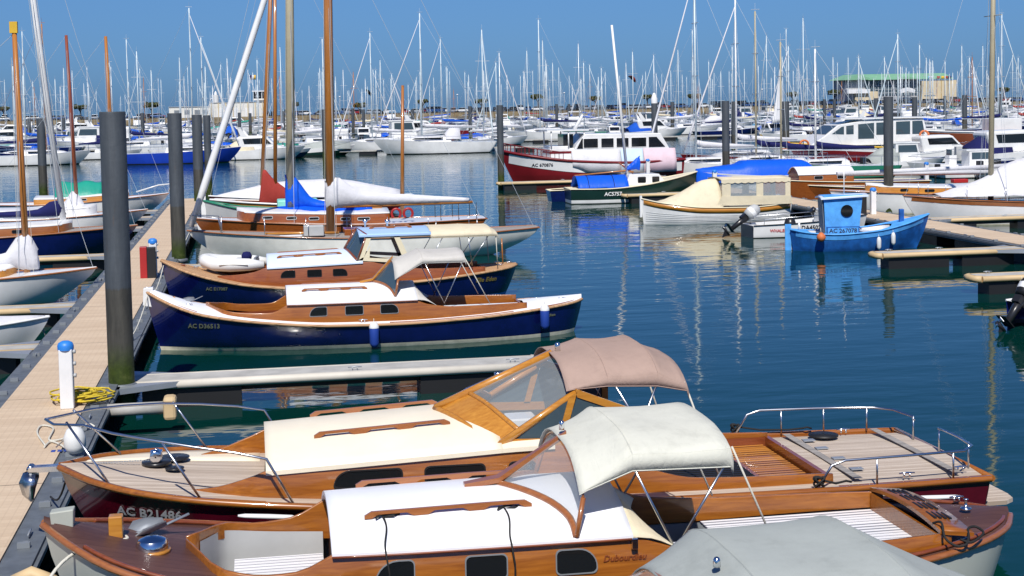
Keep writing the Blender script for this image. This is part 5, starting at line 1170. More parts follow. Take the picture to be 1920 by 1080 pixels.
# yellow hose coil, ropes, fender at the corner
c0 = UZ(160, 752, .56); rnd = random.Random(2); P = []
for i in range(230):
    a = i*.36; r = .30 + .14*math.sin(i*.21) + rnd.uniform(-.03, .03); P.append((c0.x-.05 + r*math.cos(a)*1.0+.08*math.sin(i*.05), c0.y + r*math.sin(a)*1.0, .59 + .13*i/230 + rnd.uniform(0, .03)))
mb = MB(); mb.tube(P, .016, 5); tag(mb.build('hose', 'ropeyellow'), 'yellow hose lying in a loose coil on the pontoon', 'hose')
mb = MB(); q = lambda x, y, z=.585: tuple(UZ(x, y, z)); mb.tube(spl([q(85, 835), q(70, 812), q(78, 798), q(100, 803), q(92, 825), q(120, 822), q(140, 808, .62), q(165, 795, .64), q(178, 800, .6)]), .015, 6)
tag(mb.build('rope', 'rope'), 'white rope with a loop lying on the pontoon below the pedestal', 'rope', 'ropes on the pontoon')
mb = MB(); mb.tube(spl([q(83, 838), q(95, 828), q(112, 833), q(125, 842)]), .015, 6); tag(mb.build('rope', 'rope'), 'short rope end on the pontoon above the steel anchor', 'rope', 'ropes on the pontoon')
c = UZ(163, 850, .56); t = root('fender', (-2.62, c.y, .56), 0, 'round white fender at the pontoon edge beside the burgundy bow', 'fender')
mb = MB(); mb.lathe((0, 0, 0), [(.01, 0), (.11, .03), (.155, .12), (.155, .26), (.11, .36), (.04, .41), (.01, .42)], 16); mb.build('fender_body', 'fender', t)
mb = MB(); mb.tube([(-.3, .3, .05), (-.1, .1, .25), (0, 0, .42)], .012, 5); mb.build('rope', 'rope', t)
for k, (x, y) in enumerate(((-2.55, 15.6), (-2.55, 14.9))):
    mb = MB(); mb.tube([(x, y, .62), (x+.18, y, .70), (x+.36, y, .62), (x+.36, y, .42)], .085, 8); tag(mb.build('edge_buffer', 'tanplastic'), ['upper', 'lower'][k] + ' of the two tan bumpers on the pontoon edge by the grey stem', 'bumper', 'tan pontoon bumpers')
def mark(x, y):
    mb = MB()
    for k in range(3): mb.box(x+k*.09, x+k*.09+.06, y, y+.12, .5615, .5655)
    return mb.build('berth_mark', 'fenderblue')
p = UZ(95, 848, .56); tag(mark(p.x, p.y), 'small blue berth number painted on the pontoon edge above the steel anchor', 'marking', 'blue berth markings')
# mooring lines from the near bows
for (a, b, l) in (((-2.4, 34.1, 1.3), (-2.7, 31.5, .58), 'white mooring line from the bow of the navy launch with white decks'), ((-2.45, 41.2, 1.25), (-2.7, 39.4, .58), 'white mooring line from the bow of the navy launch with tan decks'),
                  ((-2.2, 17.35, 1.3), (-2.65, 19.2, .58), 'dark mooring line from the burgundy bow to the pontoon'), ((-2.2, 52.6, 1.2), (-2.7, 50.8, .58), 'white mooring line from the bow of the ivory yacht')):
    mb = MB(); mb.tube(arcpts(a, b, .15), .013, 5); tag(mb.build('mooring_line', 'ropeblack' if 'dark' in l else 'rope'), l, 'rope', 'mooring lines')

# ---------------------------------------------------------------- boats left of the pontoon (bow towards it)
def leftboat(Y, x_bow, L, B, label, hullm, zb, zm, zs, mtop=None, mbot=None, ml=14, rakes=(1.3, 1.8), **kw):
    H = std_hull(L, B, zb, zm, zs, 0, rakes[0], rakes[1], .45)
    mast = None
    if mtop:
        a = PX(*mbot, Y, (x_bow, 0), True); b = PX(*mtop, Y, (x_bow, 0), True)
        k = (b[0]-a[0])/(b[1]-a[1]); zt = b[1] if mtop[1] > 10 else ml
        mast = ((a[0]-k*(a[1]-.8), .8), (a[0]+k*(zt-a[1]), zt))
    return sail_boat('sailing_yacht', (x_bow, Y, 0), True, label, 'sailing yacht', H, hullm, mast=mast, **kw)
def LX(px, py, Y, xb): a = PX(px, py, Y, (xb, 0), True); return a
# small white dinghy
hK = Hull(0, 5.2, [(0, .02), (.15, .45), (.4, .85), (.8, .9), (1, .7)], [(0, .72), (.4, .58), (1, .55)], rake=.5)
TK = root('dinghy', (-4.75, 35.3, 0), PI, 'small white sailing dinghy under a flat white cover between two left fingers', 'dinghy')
hK.build(TK, ['antifoul', 'white', 'white', 'white']); hK.rail(TK, 'white', .03)
mb = MB(); mb.slab([[(x, hK.dy(x)*t, hK.dz(x)+.02+.22*min(1, x/2)*(1-abs(t)**1.5)+random.uniform(-.01, .01)) for t in linsp(-1, 1, 9)] for x in linsp(.1, 5.1, 14)], .02); mb.build('cover', 'sailwhite', TK)
mb = MB(); mb.tube([(.4, 0, .75), (.2, -.1, .5), (.1, -.1, .2)], .02, 5); mb.build('rope', 'rope', TK)
YM = 43.2
a = LX(45, 430, YM, -4.45)
TM, _ = leftboat(YM, -4.45, 9.5, 2.5, 'white sloop with a bundled white sail cover at the foot of its orange brown mast', 'white', 1.0, .78, .85, (27, 62), (47, 440), mastm='mast', mastr=.095,
    cabin=(2.2, 6.2, .85, .22, .26), cabm='gold', roofm='white', ports=((3.4, 3.65), (4.4, 4.65)), portm='chrome', deckm='white',
    cover=[(a[0]-.35, 1.0, 1.6, .22), (a[0]-.1, 1.0, 2.08, .25), (a[0]+.2, 1.05, 1.95, .25), (a[0]+.55, 1.1, 1.5, .22), (a[0]+2.6, 1.12, 1.36, .14)], coverm='sailwhite', boom=((a[0], 1.1), (a[0]+3.2, 1.1)))
mb = MB(); top = LX(27, 62, YM, -4.45); mb.box(top[0]-.09, top[0]+.12, -.08, .08, top[1], top[1]+.32); mb.build('masthead_fitting', 'yellow', TM)
YN = 57.4; a = LX(113, 372, YN, -4.35)
TN, _ = leftboat(YN, -4.35, 11.5, 2.9, 'dark blue sloop with varnished cabin, tall leaning white mast and navy boom cover', 'navy', 1.1, .85, .95, (62, 0), (113, 372), ml=16.5, mastm='white', mastr=.12,
    cabin=(2.4, 8.0, 1.0, .30, .36), cabm='mahog', roofm='white', ports=((4.0, 4.45), (5.6, 6.05)), portm='dark', deckm='greydeck', boot='stripe',
    cover=[(a[0]-.05, 1.55, 2.16, .10), (a[0]+.35, 1.55, 2.10, .22), (a[0]+.9, 1.55, 1.80, .2), (a[0]+2.2, 1.57, 1.76, .16), (a[0]+4.5, 1.6, 1.72, .10)], coverm='sailnavy', boom=((a[0]-.05, 1.5), (a[0]+4.6, 1.55)))
YO = 67.0; a = LX(140, 360, YO, -4.6)
TO, _ = leftboat(YO, -4.6, 9.0, 2.6, 'white boat with a conical white sail cover round the foot of its dark red mast', 'white', 1.05, .8, .85, (124, 66), (142, 350), mastm='mastred', mastr=.09,
    cabin=(2.2, 6.8, .9, .35, .4), cabm='white', roofm='white', ports=((3.4, 3.7),), portm='lgrey', cover=[(a[0]-.5, .9, 1.1, .25), (a[0]-.12, .85, 1.9, .28), (a[0]+.1, .85, 2.0, .25), (a[0]+.5, .9, 1.4, .25), (a[0]+4, 1.05, 1.25, .12)], coverm='sailwhite')
YP = 77.6
TP, _ = leftboat(YP, -4.25, 9.5, 2.7, 'white hulled sloop with an orange brown cabin side under a green tarpaulin', 'white', 1.15, .8, .85, (198, 68), (214, 372), mastm='mast', mastr=.11,
    cabin=(2.0, 6.6, .95, .28, .30), cabm='gold', roofm='white', ports=((4.0, 4.35),), portm='lgrey', deckm='roofwhite')
mb = MB(); mb.slab([[(x, .8*t, 1.15+.72*(1-abs(t)**1.6)+.05*math.sin(x*5)+random.uniform(-.02, .02)) for t in linsp(-1, 1, 11)] for x in linsp(3.3, 5.6, 14)], .02); mb.build('tarpaulin', 'tarpgreen', TP)
mb = MB(); mb.tube([(.0, 0, 1.25), (-.12, 0, 1.65), (.5, .2, 1.6), (1.6, .55, 1.3)], .035, 6); mb.build('bow_rail', 'white', TP)

# ---------------------------------------------------------------- boats by the right pontoon
# bright blue fishing boat
YQ = 49.2
TQ = root('fishing_boat', (24.05, YQ, 0), PI - .0, 'bright blue open fishing boat with a tall sky blue wheelhouse and round window', 'fishing boat')
TQ.rotation_euler.z = PI - .16
hQ = Hull(0, 5.05, [(0, .02), (.08, .32), (.2, .68), (.4, .92), (.65, .95), (.85, .75), (.95, .45), (1, .12)], [(0, 1.22), (.15, .98), (.4, .72), (.7, .62), (.9, .68), (1, .76)], rake=.45, srake=.1, wl=((0, .2), (.3, .75), (.8, .8), (1, .6)))
hQ.build(TQ, ['dark', 'dark', 'fblue', 'fsky'], (-.02, .03), top=.15) if False else None
mbq = hQ.build(TQ, ['dark', 'fblue', 'fblue', 'fsky'], (-.02, .06))
rg = MB(); rg.tube([(3.08+.235*math.cos(a), -.452, 1.42+.235*math.sin(a)) for a in linsp(0, 2*PI*.98, 26)], .014, 5); rg.build('window_ring', 'fblue', TQ)
mb = MB(); mb.tube([(3.1, .1, 1.95), (3.1, .1, 2.9)], .018, 5); mb.build('aerial', 'white', TQ)
mb = MB(); mb.box(1.55, 2.45, -.55, .55, .2, .66); mb.build('engine_hatch', 'white', TQ, bevel=.03)
st = MB()
for sd in (-1, 1): st.grid([[(x, sd*(hQ.side(x, hQ.dz(x)-u)+.012), hQ.dz(x)-u) for u in (.02, .20)] for x in linsp(.25, 4.9, 40)], 0, True)
st.build('sheer_strake', 'fsky', TQ); hQ.rail(TQ, 'fsky', .03)
wq = curve([(1.35, .0), (1.5, .40), (1.9, .66), (3, .78), (4.4, .6)]); wellq = lambda x: wq(x) if 1.35 < x < 4.4 else 0
hQ.deck(TQ, ['fsky'], wellq, .05, extra=(1.36, 4.39, 4.41)); floorp(TQ, 1.4, 4.4, wq, .2, 'lgrey'); lining(TQ, 1.4, 4.4, wq, lambda x: hQ.dz(x), .2, 'white')
mb = MB(); mb.box(-.0, .0, 0, 0, 0, 0) if False else None
mb = MB(); mb.prism([(2.66, -.44, .45), (2.50, -.44, 2.0), (3.90, -.44, 1.96), (3.84, -.44, .45)], (0, .84, 0)); wh = mb.build('wheelhouse', 'fsky', TQ)
for sd in (-1, 1):
    g = MB(); P = rounded(2.86, 3.30, 1.20, 1.64, 'o'); g.prism([(x, sd*.43, z) for x, z in P], (0, sd*.012, 0)); g.build('round_window', 'glass', TQ)
    n = MB(); n.prism([(2.64, sd*.425, .55), (2.62, sd*.425, .86), (3.82, sd*.425, .86), (3.81, sd*.425, .55)], (0, sd*.012, 0)); nb = n.build('number_board', 'fblue', TQ)
    n = MB(); n.prism([(2.68, sd*.439, .59), (2.67, sd*.439, .82), (3.77, sd*.439, .82), (3.77, sd*.439, .59)], (0, sd*.008, 0)); n.build('number_panel', 'fsky', nb)
    me = text_mesh('AC 267078', .215, 0, .002)
    for v in me.vertices: v.co = (3.22 - sd*v.co[0]*1.0 if sd > 0 else 3.22 + v.co[0], sd*(.449+v.co[2]), .705 + v.co[1])
    me.materials.clear(); me.materials.append(M['blacktxt']); o = bpy.data.objects.new('lettering', me); COL.objects.link(o); o.parent = nb
g = MB(); g.prism([(3.86, -.36, .5), (3.935, -.36, 1.82), (3.935, .36, 1.82), (3.86, .36, .5)][::1], (.02, 0, 0)); g.build('wheelhouse_aft_panel', 'grey', TQ)  # plain grey panel laid over the stern face to make it darker
mb = MB(); mb.slab([[(x, .5*t, 1.97-.05*(x-2.35)+.06*(1-t*t)) for t in linsp(-1, 1, 9)] for x in linsp(2.32, 4.02, 4)], .05); mb.build('wheelhouse_roof', 'iceblue', TQ)
mb = MB(); mb.box(.92, 1.08, -.09, .09, .95, 1.42); mb.build('mooring_post', 'fblue', TQ, bevel=.02)
mb = MB(); mb.box(5.0, 5.22, -.03, .03, .0, .95); mb.build('rudder', 'fsky', TQ)
mb = MB(); mb.tube([(4.75, .2, .72), (4.75, .2, 1.0)], .04, 6); mb.build('bollard', 'white', TQ)
import math as _m
def q2w(x, y, z): c, s = math.cos(PI-.16), math.sin(PI-.16); return (24.05 + c*x - s*y, YQ + s*x + c*y, z)
p = q2w(4.15, .96, 0); t = root('buoy_fender', (p[0], p[1]-.05, .38), 0, 'round orange buoy fender hanging on the blue fishing boat', 'fender'); mb = MB(); mb.lathe((0, 0, 0), [(.01, 0), (.11, .04), (.165, .15), (.14, .25), (.05, .33), (.01, .34)], 14); mb.build('fender_body', 'orange', t); mb = MB(); mb.tube([(0, 0, .32), (0, .06, .5)], .01, 5); mb.build('rope', 'rope', t)
p = q2w(1.55, .86, 0); fender(p[0], p[1]-.04, .66, 'white fender nearer the bow of the blue fishing boat', L=.46, r=.08); p = q2w(2.1, 1.0, 0); fender(p[0], p[1]-.04, .52, 'white fender amidships on the blue fishing boat by the finger end', L=.46, r=.08)
def outboard(loc, rz, label, tilt=.9, s=1.0, cowl='lgrey', cow2='white'):
    t = root('outboard_motor', loc, rz, label, 'outboard motor', 'tilted outboard motors'); R = Matrix.Rotation(tilt, 4, 'Y')
    def tr(mb): mb.V = [tuple(R @ (Vector(v)*s)) for v in mb.V]
    mb = MB(); mb.lathe((0, 0, .15), [(.01, 0), (.16, .0), (.19, .10), (.20, .30), (.17, .42), (.08, .50), (.01, .51)], 12); tr(mb); mb.V = [tuple(v) for v in mb.V]; mb.build('cowling', cowl, t)
    mb = MB(); mb.lathe((0, 0, .28), [(.195, 0), (.205, .05), (.205, .10), (.2, .14)], 12); tr(mb); mb.build('cowling_band', cow2, t)
    mb = MB(); mb.tube([(0, 0, .18), (0, 0, -.55)], [.11, .07], 8); mb.box(-.13, .10, -.09, .09, -.05, .12); tr(mb); mb.build('midsection', 'dark', t)
    mb = MB(); mb.tube([(.12, 0, -.68), (-.22, 0, -.68)], [.03, .055], 8); mb.prism([(-.12, -.012, -.7), (.02, -.012, -.92), (.10, -.012, -.7)], (0, .024, 0)); mb.box(-.24, .12, -.12, .12, -.53, -.51); tr(mb); mb.build('lower_unit', 'dark', t)
    mb = MB()
    for k in range(3):
        a = 2*PI*k/3; mb.slab([[(-.24, .03*math.cos(a), -.68+.03*math.sin(a)), (-.26, .13*math.cos(a-.35), -.68+.13*math.sin(a-.35))], [(-.22, .03*math.cos(a+.6), -.68+.03*math.sin(a+.6)), (-.20, .13*math.cos(a+.45), -.68+.13*math.sin(a+.45))]], .01)
    tr(mb); mb.build('propeller', 'chrome', t)
    return t
# small white motor boat with the tilted outboard
YR = 55.4
TR = root('motorboat', (19.35, YR, 0), .0, 'small white open motorboat with red lettering behind the blue fishing boat', 'motorboat')
hR = Hull(0, 4.9, [(0, .75), (.3, .85), (.6, .84), (.85, .62), (1, .35)], [(0, .50), (.5, .58), (1, .78)], rake=.0, srake=.15, wl=((0, .9), (.6, .85), (1, .5)))
hR.build(TR, ['antifoul', 'dark', 'white', 'white'], (.0, .03)); hR.rail(TR, 'dark', .022)
mb = MB(); mb.box(-.02, 0, -.72, .72, -.2, .48); mb.build('transom', 'dark', TR)
gr = lambda x: max(0, hR.dy(x)-.12) if .2 < x < 4.0 else 0
hR.deck(TR, ['white'], gr, .0, extra=(.2, .21, 4.0, 4.01)); floorp(TR, .2, 4.0, gr, .12, 'lgrey'); lining(TR, .2, 4.0, gr, lambda x: hR.dz(x), .12, 'white')
mb = MB(); mb.box(2.9, 3.3, -.3, .3, .12, 1.05); mb.build('console', 'white', TR, bevel=.05)
mb = MB(); mb.tube([(2.8, 0, .95), (2.7, 0, 1.02)], .14, 10); mb.build('steering_wheel', 'dark', TR)
for sd in (-1, 1):
    mb = MB(); mb.tube([(.4, sd*.80, .5), (.45, sd*.80, .74), (3.0, sd*.82, .86), (3.1, sd*.82, .6)], .014, 6); mb.build('side_rail', 'steel', TR)
mb = MB(); mb.lathe((1.75, -.1, .15), [(.01, 0), (.2, .05), (.26, .3), (.18, .55), (.01, .6)], 10); mb.build('net_heap', 'dark', TR)
hR.letter(TR, 'WHALER', 1.0, .28, .17, 'redtxt'); hR.letter(TR, 'DA4502', 2.35, .36, .24, 'blacktxt')
outboard((19.15, YR-.1, .72), .1, 'grey and white outboard motor tilted up on the small white motorboat', .95, 1.25, 'lgrey', 'white')
outboard((17.55, 31.3, .62), .35, 'big black and white outboard motor tilted up at the right edge', .75, 1.15, 'black', 'white')
hS = Hull(17.75, 23, [(0, .75), (.4, .95), (.8, .8), (1, .1)], [(0, .55), (1, .8)], rake=0, wl=((0, .9), (1, .4))); TS = root('motorboat', (0, 31.5, 0), 0, 'dark hulled motorboat mostly outside the right edge behind the big outboard', 'motorboat')
hS.build(TS, ['antifoul', 'dark', 'navy', 'navy']); hS.rail(TS, 'white', .03); hS.deck(TS, ['lgrey'], lambda x: .6 if 18.9 < x < 21.5 else 0, .02); floorp(TS, 18.9, 21.5, lambda x: .6, .2, 'lgrey')
fender(20.75, 36.85, .38, 'white fender hanging below the finger end at the right edge', L=.5, r=.09, rope=.1)
# cream clinker boat with fringed canopy
YT = 63.2
TT = root('launch', (17.1, YT, 0), 0.0, 'white clinker launch with an orange rubbing strake and a fringed cream canopy', 'launch'); TT.scale = (.80, .95, .95)
hT = Hull(0, 8.6, [(0, .02), (.06, .38), (.15, .75), (.35, 1.12), (.65, 1.18), (.88, .95), (1, .65)], [(0, 1.18), (.12, .98), (.4, .74), (.7, .70), (1, .82)], rake=.15, srake=.15, wl=((0, .4), (.3, .88), (1, .88)))
mbb = hT.build(TT, ['antifoul', 'white', 'white', 'white'])
for k in range(5):
    mb = MB(); f = .06 + k*.11
    for sd in (-1, 1): mb.tube([(x, sd*(hT.side(x, .06 + (hT.dz(x)-.16)*f)+.004), .06 + (hT.dz(x)-.16)*f) for x in linsp(.25, 8.4, 26)], .012, 4)
    mb.build('clinker_edge', 'lgrey', TT)
mb = MB()
for sd in (-1, 1): mb.slab([[(x, sd*(hT.side(x, hT.dz(x)-u)+.015), hT.dz(x)-u) for u in (.02, .27)] for x in linsp(.12, 8.5, 34)], .01, vec=(0, -sd, 0))
mb.build('rubbing_strake', 'gold', TT); hT.rail(TT, 'cream', .03); hT.deck(TT, ['lgrey'], None, .05)
rows = []; tp = curve([(1.0, .98), (2.2, 1.35), (3.3, 1.85), (3.9, 2.0), (4.4, 2.02)])
for x in linsp(.95, 4.4, 14): W = hT.dy(x)*.93; rows.append([(x, W*t, hT.dz(x)+.02+(tp(x)-hT.dz(x))*(1-abs(t)**2.2)+random.uniform(-.012, .012)) for t in linsp(-1, 1, 15)])
mb = MB(); mb.slab(rows, .015); mb.build('foredeck_cover', 'cvcream', TT)
cv = MB(); cv.slab([[(x, 1.02*t, 2.02+.08*(1-t*t)) for t in linsp(-1, 1, 9)] for x in linsp(4.3, 8.35, 8)], .03); c_ = cv.build('canopy_roof', 'cvcream', TT)
sc_ = MB()
for sd in (-1, 1):
    xs = linsp(4.3, 8.35, 73)
    sc_.grid([[(x, sd*1.03, 2.03), (x, sd*1.04, 1.87-.045*abs(math.sin((x-4.3)*8.0)))] for x in xs], 0, False)
ys = linsp(-1.03, 1.03, 30); sc_.grid([[(8.36, y, 2.03), (8.37, y, 1.87-.045*abs(math.sin(y*8)))] for y in ys], 0, False)
sc_.build('scalloped_edge', 'cvcream', c_)
for sd in (-1, 1):
    sk = MB()
    for a, b in ((4.35, 4.85), (6.35, 6.75), (8.05, 8.35)): sk.box(a, b, sd*1.0-.01, sd*1.0+.01, 1.18, 2.0)
    sk.prism([(4.0, sd*1.02-.01, .80), (4.35, sd*1.02-.01, 1.25), (8.35, sd*1.02-.01, 1.2), (8.45, sd*1.0-.01, .80)], (0, .02, 0))
    sk.build('side_curtain', 'cvcream', TT)
for sd in (-1, 1): ck = MB(); ck.box(4.85, 8.05, sd*.99-.004, sd*.99+.004, 1.2, 1.98); ck.build('clear_window', 'clear', TT)
mb = MB(); mb.box(-.06, .06, -.05, .05, .3, 1.32); mb.build('stem_post', 'white', TT)
# dark green boat with the blue tarpaulin
YU = 77.2
hU = Hull(0, 7.3, [(0, .02), (.1, .5), (.25, .9), (.5, 1.15), (.8, 1.1), (1, .85)], [(0, 1.55), (.2, 1.25), (.45, .95), (.75, .80), (1, .82)], rake=.5, srake=.05)
TU = root('workboat', (24.1, YU, 0), PI, 'dark green hulled boat with a white cabin and a shiny blue tarpaulin', 'workboat')
hU.build(TU, ['antifoul', 'white', 'dgreen', 'dgreen'], (.05, .22)); hU.rail(TU, 'cream', .035); hU.deck(TU, ['cream'], None, .05)
mb = MB(); mb.prism([(1.95, -.7, 1.0), (2.35, -.7, 1.52), (4.0, -.7, 1.52), (4.25, -.7, .9)], (0, 1.4, 0)); mb.build('cabin', 'white', TU, bevel=.03)
for a, b in ((2.35, 2.75), (3.1, 3.55)): window(TU, lambda x: .7, rounded(a, b, 1.06, 1.38, 'r', .05), .01)
mb = MB(); mb.slab([[(x, .95*t, .88+.62*(1-abs(t)**2.4)+random.uniform(-.015, .015)) for t in linsp(-1, 1, 13)] for x in linsp(4.1, 6.9, 14)], .02); mb.build('tarpaulin', 'tarpblue', TU)
for x in (4.9, 6.3):
    mb = MB(); mb.tube([(x, .97*t, .90+.64*(1-abs(t)**2.4)) for t in linsp(-1, 1, 13)], .015, 4); mb.build('strap', 'dark', TU)
mb = MB(); mb.tube([(6.9, 0, 1.5), (4.0, 0, 1.7), (3.6, 0, 1.62)], .05, 6); mb.build('boom', 'mast', TU)
mb = MB(); mb.tube([(3.6, -.1, 1.55), (4.4, -.1, 2.15)], .05, 6); mb.build('tiller', 'mastred', TU)
sail_cover(TU, [(3.25, 1.7, 2.5, .08), (3.5, 1.75, 2.3, .12), (4.0, 1.7, 1.85, .12)], 'tarpblue')
a = UY(1173, 300, YU); b = UY(1147, 47, YU); k = (b.x-a.x)/(b.z-a.z)
mb = MB(); mb.tube([(24.1-(a.x-k*(a.z-1.4)), 0, 1.4), (24.1-b.x, 0, b.z)], [.085, .065], 8); mb.build('mast', 'white', TU)
me = text_mesh('AC5757', .28, .1)
for v in me.vertices: xx = 5.05 - v.co[0]; v.co = (xx, hU.side(xx, .52)+.02+v.co[2]+.02, .52+v.co[1])
me.materials.clear(); me.materials.append(M['white']); o = bpy.data.objects.new('lettering', me); COL.objects.link(o); o.parent = TU
hV = Hull(0, 5.0, [(0, .05), (.3, .8), (.7, .9), (1, .6)], [(0, .75), (1, .62)], rake=.3); TV = root('rowing_boat', (21.2, 79.5, 0), PI, 'small navy rowing boat behind the stern of the dark green boat', 'rowing boat', 'small open boats by the pontoon')
hV.build(TV, ['antifoul', 'navy', 'navy', 'navy']); hV.rail(TV, 'cream', .03); hV.deck(TV, ['cream'], lambda x: max(0, hV.dy(x)-.15) if .5 < x < 4.8 else 0, .02); floorp(TV, .5, 4.8, lambda x: max(0, hV.dy(x)-.15), .25, 'mahog', 'floor')
# red and white trip boat
YW = 98.5
TW = root('trip_boat', (16.8, YW, 0), 0, 'red and white passenger trip boat with sheets hung along its side', 'trip boat', 'passenger trip boats')
hW = Hull(0, 12.6, [(0, .03), (.06, .8), (.15, 1.5), (.35, 1.9), (.8, 1.9), (1, 1.5)], [(0, 2.25), (.15, 1.85), (.4, 1.45), (.7, 1.3), (1, 1.4)], rake=.9, srake=.1)
hW.build(TW, ['dred', 'dred', 'redhull', 'white'], (.0, .55)); 
mb = MB()
for sd in (-1, 1): mb.grid([[(x, sd*(hW.side(x, hW.dz(x)-u)+.02), hW.dz(x)-u) for u in (.12, .75)] for x in linsp(.5, 12.4, 40)], 0, True)
mb.build('white_band', 'white', TW); hW.rail(TW, 'dred', .10); hW.deck(TW, ['lgrey'], None, .05)
W_ = lambda x: 1.6
mb = MB(); mb.prism([(4.3, -1.55, 1.4), (5.0, -1.55, 2.6), (5.6, -1.55, 3.3), (10.9, -1.55, 3.25), (12.0, -1.55, 1.4)], (0, 3.1, 0)); cb = mb.build('saloon', 'white', TW, bevel=.05)
for a, b in ((5.45, 6.5), (6.68, 7.6), (7.75, 8.65), (8.8, 9.9)):
    window(TW, lambda x: 1.55, rounded(a, b, 2.32, 3.0, 'r', .04), .01, fm='white', fw=.03)
g = MB()
for sd in (-1, 1): g.prism([(10.05, sd*1.565, 2.32), (10.05, sd*1.565, 3.0), (10.6, sd*1.565, 3.0), (11.2, sd*1.565, 2.32)], (0, sd*.02, 0)); g.prism([(5.0, sd*1.565, 2.32), (5.35, sd*1.565, 3.0), (5.42, sd*1.565, 3.0), (5.42, sd*1.565, 2.32)], (0, sd*.02, 0))
g.build('end_pane', 'glass', TW)
mb = MB(); mb.box(3.2, 5.2, -1.2, 1.2, 1.5, 2.35); mb.box(3.25, 4.6, -1.1, 1.1, 2.35, 2.5); mb.build('forward_house', 'white', TW, bevel=.04)
mb = MB(); mb.box(3.18, 5.25, -1.22, 1.22, 2.0, 2.15); mb.build('house_band', 'dred', TW)
mb = MB(); mb.box(3.0, 5.9, -1.4, 1.4, 3.52, 3.62)
for x in (3.3, 4.5, 5.6):
    for sd in (-1, 1): mb.tube([(x, sd*1.25, 2.4), (x, sd*1.25, 3.55)], .05, 5)
mb.build('bridge_roof', 'white', TW); mb = MB(); mb.box(4.2, 4.9, -.9, .9, 2.5, 3.3); mb.build('bridge_screen', 'glass', TW)
mb = MB(); mb.tube([(5.2, 0, 3.6), (5.8, 0, 4.6)], [.14, .08], 6); mb.build('radar_mast', 'white', TW)
mb = MB()
for sd in (-1, 1):
    P = [(x, sd*(hW.dy(x)*.95), hW.dz(x)+.55) for x in linsp(.3, 4.0, 14)]; mb.tube(P, .035, 5)
    for x, y, z in P[::1]: mb.tube([(x, y, z-.55), (x, y, z)], .02, 4)
mb.build('bow_railing', 'dred', TW)
for a, b, mm, nm in ((4.6, 8.0, 'clothblue', 'pale blue'), (8.02, 9.6, 'clothblue', 'blue'), (9.62, 11.9, 'clothpink', 'pale pink')):
    mb = MB(); xs = linsp(a, b, 12); mb.slab([[(x, -1.98+.03*math.sin(x*4), .62+(.55*max(0, 1-(x-4.6)/1.4) if a < 5 else 0)), (x, -1.94, 1.4), (x, -1.62, 2.22)] for x in xs], .01, vec=(0, 1, 0))
    tag(mb.build('sheet', mm if nm != 'pale blue' else 'sailwhite'), {'pale blue': 'white', 'blue': 'pale blue', 'pale pink': 'pale pink'}[nm] + ' sheet hanging along the side of the red and white trip boat', 'sheet', 'sheets on the trip boat').location = (16.8, YW, 0)
hW.letter(TW, 'AC 670876', 2.6, 1.25, .30, 'blacktxt', off=.03)
mb = MB()
# blue covered boat and varnished boats on the far side of the right pontoon
YX = 84.0
TX = root('covered_boat', (UY(1303, 320, YX).x, YX, 0), 0, 'long boat completely hidden under a bright blue tarpaulin behind the dark pile', 'covered boat')
hX = std_hull(7.7, 2.8, 1.2, .9, .9); hX.build(TX, ['antifoul', 'white', 'white', 'white']); hX.deck(TX, ['white'])
tp = curve([(0, 1.35), (1.6, 1.5), (2.6, 1.60), (3.0, 1.80), (6.0, 1.80), (6.6, 1.75), (7.6, 1.1)])
mb = MB(); mb.slab([[(x, (hX.dy(x)+.06)*t, (.55 if abs(t) > .99 else 1.0+(tp(x)-1.0)*(1-abs(t)**4))+.012*math.sin(x*9+t*7)+random.uniform(-.008, .008)) for t in linsp(-1, 1, 17)] for x in linsp(.05, 7.65, 30)], .02); mb.build('tarpaulin', 'tarpblue', TX)
YY = 74.5
hY = std_hull(9.5, 2.5, 1.2, .95, .9, 0, .3, .6, .7)
TY, _ = sail_boat('varnished_boat', (26.6, YY, 0), False, 'varnished wooden boat with a small barrel roofed cabin, white on top', 'wooden boat', hY, 'mahogred', (.0, .06), 'cream', 'mahog', cabm='mahog')
barrel_roof(TY, 2.0, 5.2, lambda x: .75, lambda x: 1.42, lambda x: 1.80, 'roofwhite', name='cabin_roof'); coaming(TY, lambda x: .75, 2.05, 5.15, lambda x: 1.42, lambda x: .9, 'mahog', name='cabin_side'); front_wall(TY, 2.05, lambda x: .75, .9, lambda x: 1.42, lambda x: 1.8, 'mahogdark')
for a, b in ((2.9, 3.4), (4.2, 4.7)): window(TY, lambda x: .75, rounded(a, b, 1.12, 1.32), .02, fm='lgrey')
for k in range(4):
    mb = MB(); mb.lathe((33.2-.0+k*.42-.9, YY-.9, 1.35), [(.01, -.12), (.15, -.08), (.17, .05), (.01, .14)], 10); tag(mb.build('buoy', 'red'), ['first', 'second', 'third', 'fourth'][k] + ' from the left of the red buoys strung behind the varnished cabin', 'buoy', 'red buoys on the varnished boat')
YZ1 = 64.5
h1 = std_hull(10.5, 2.6, 1.15, .85, .85, 0, 1.0, 1.6, .45)
T1, _ = sail_boat('sailing_yacht', (26.55, YZ1, 0), False, 'white hulled sloop with golden cabin side moored right of the blue wheelhouse', 'sailing yacht', h1, 'white', (0, .06), 'trim', 'white', cabin=(1.8, 8.2, .9, .30, .32), cabm='gold', roofm='white', ports=((3.1, 3.5), (4.3, 4.8), (5.8, 6.3)), portm='dark')
mb = MB(); mb.tube([(.5, .3, 1.9), (9.5, .3, 2.05)], .10, 8); mb.build('boom', 'sailwhite', T1)
h2 = Hull(0, 13, [(0, .02), (.1, .7), (.25, 1.2), (.5, 1.5), (.8, 1.3), (1, .6)], [(0, 1.30), (.2, 1.08), (.5, .92), (1, 1.0)], rake=.9, srake=1.5)
YZ2 = 57.6
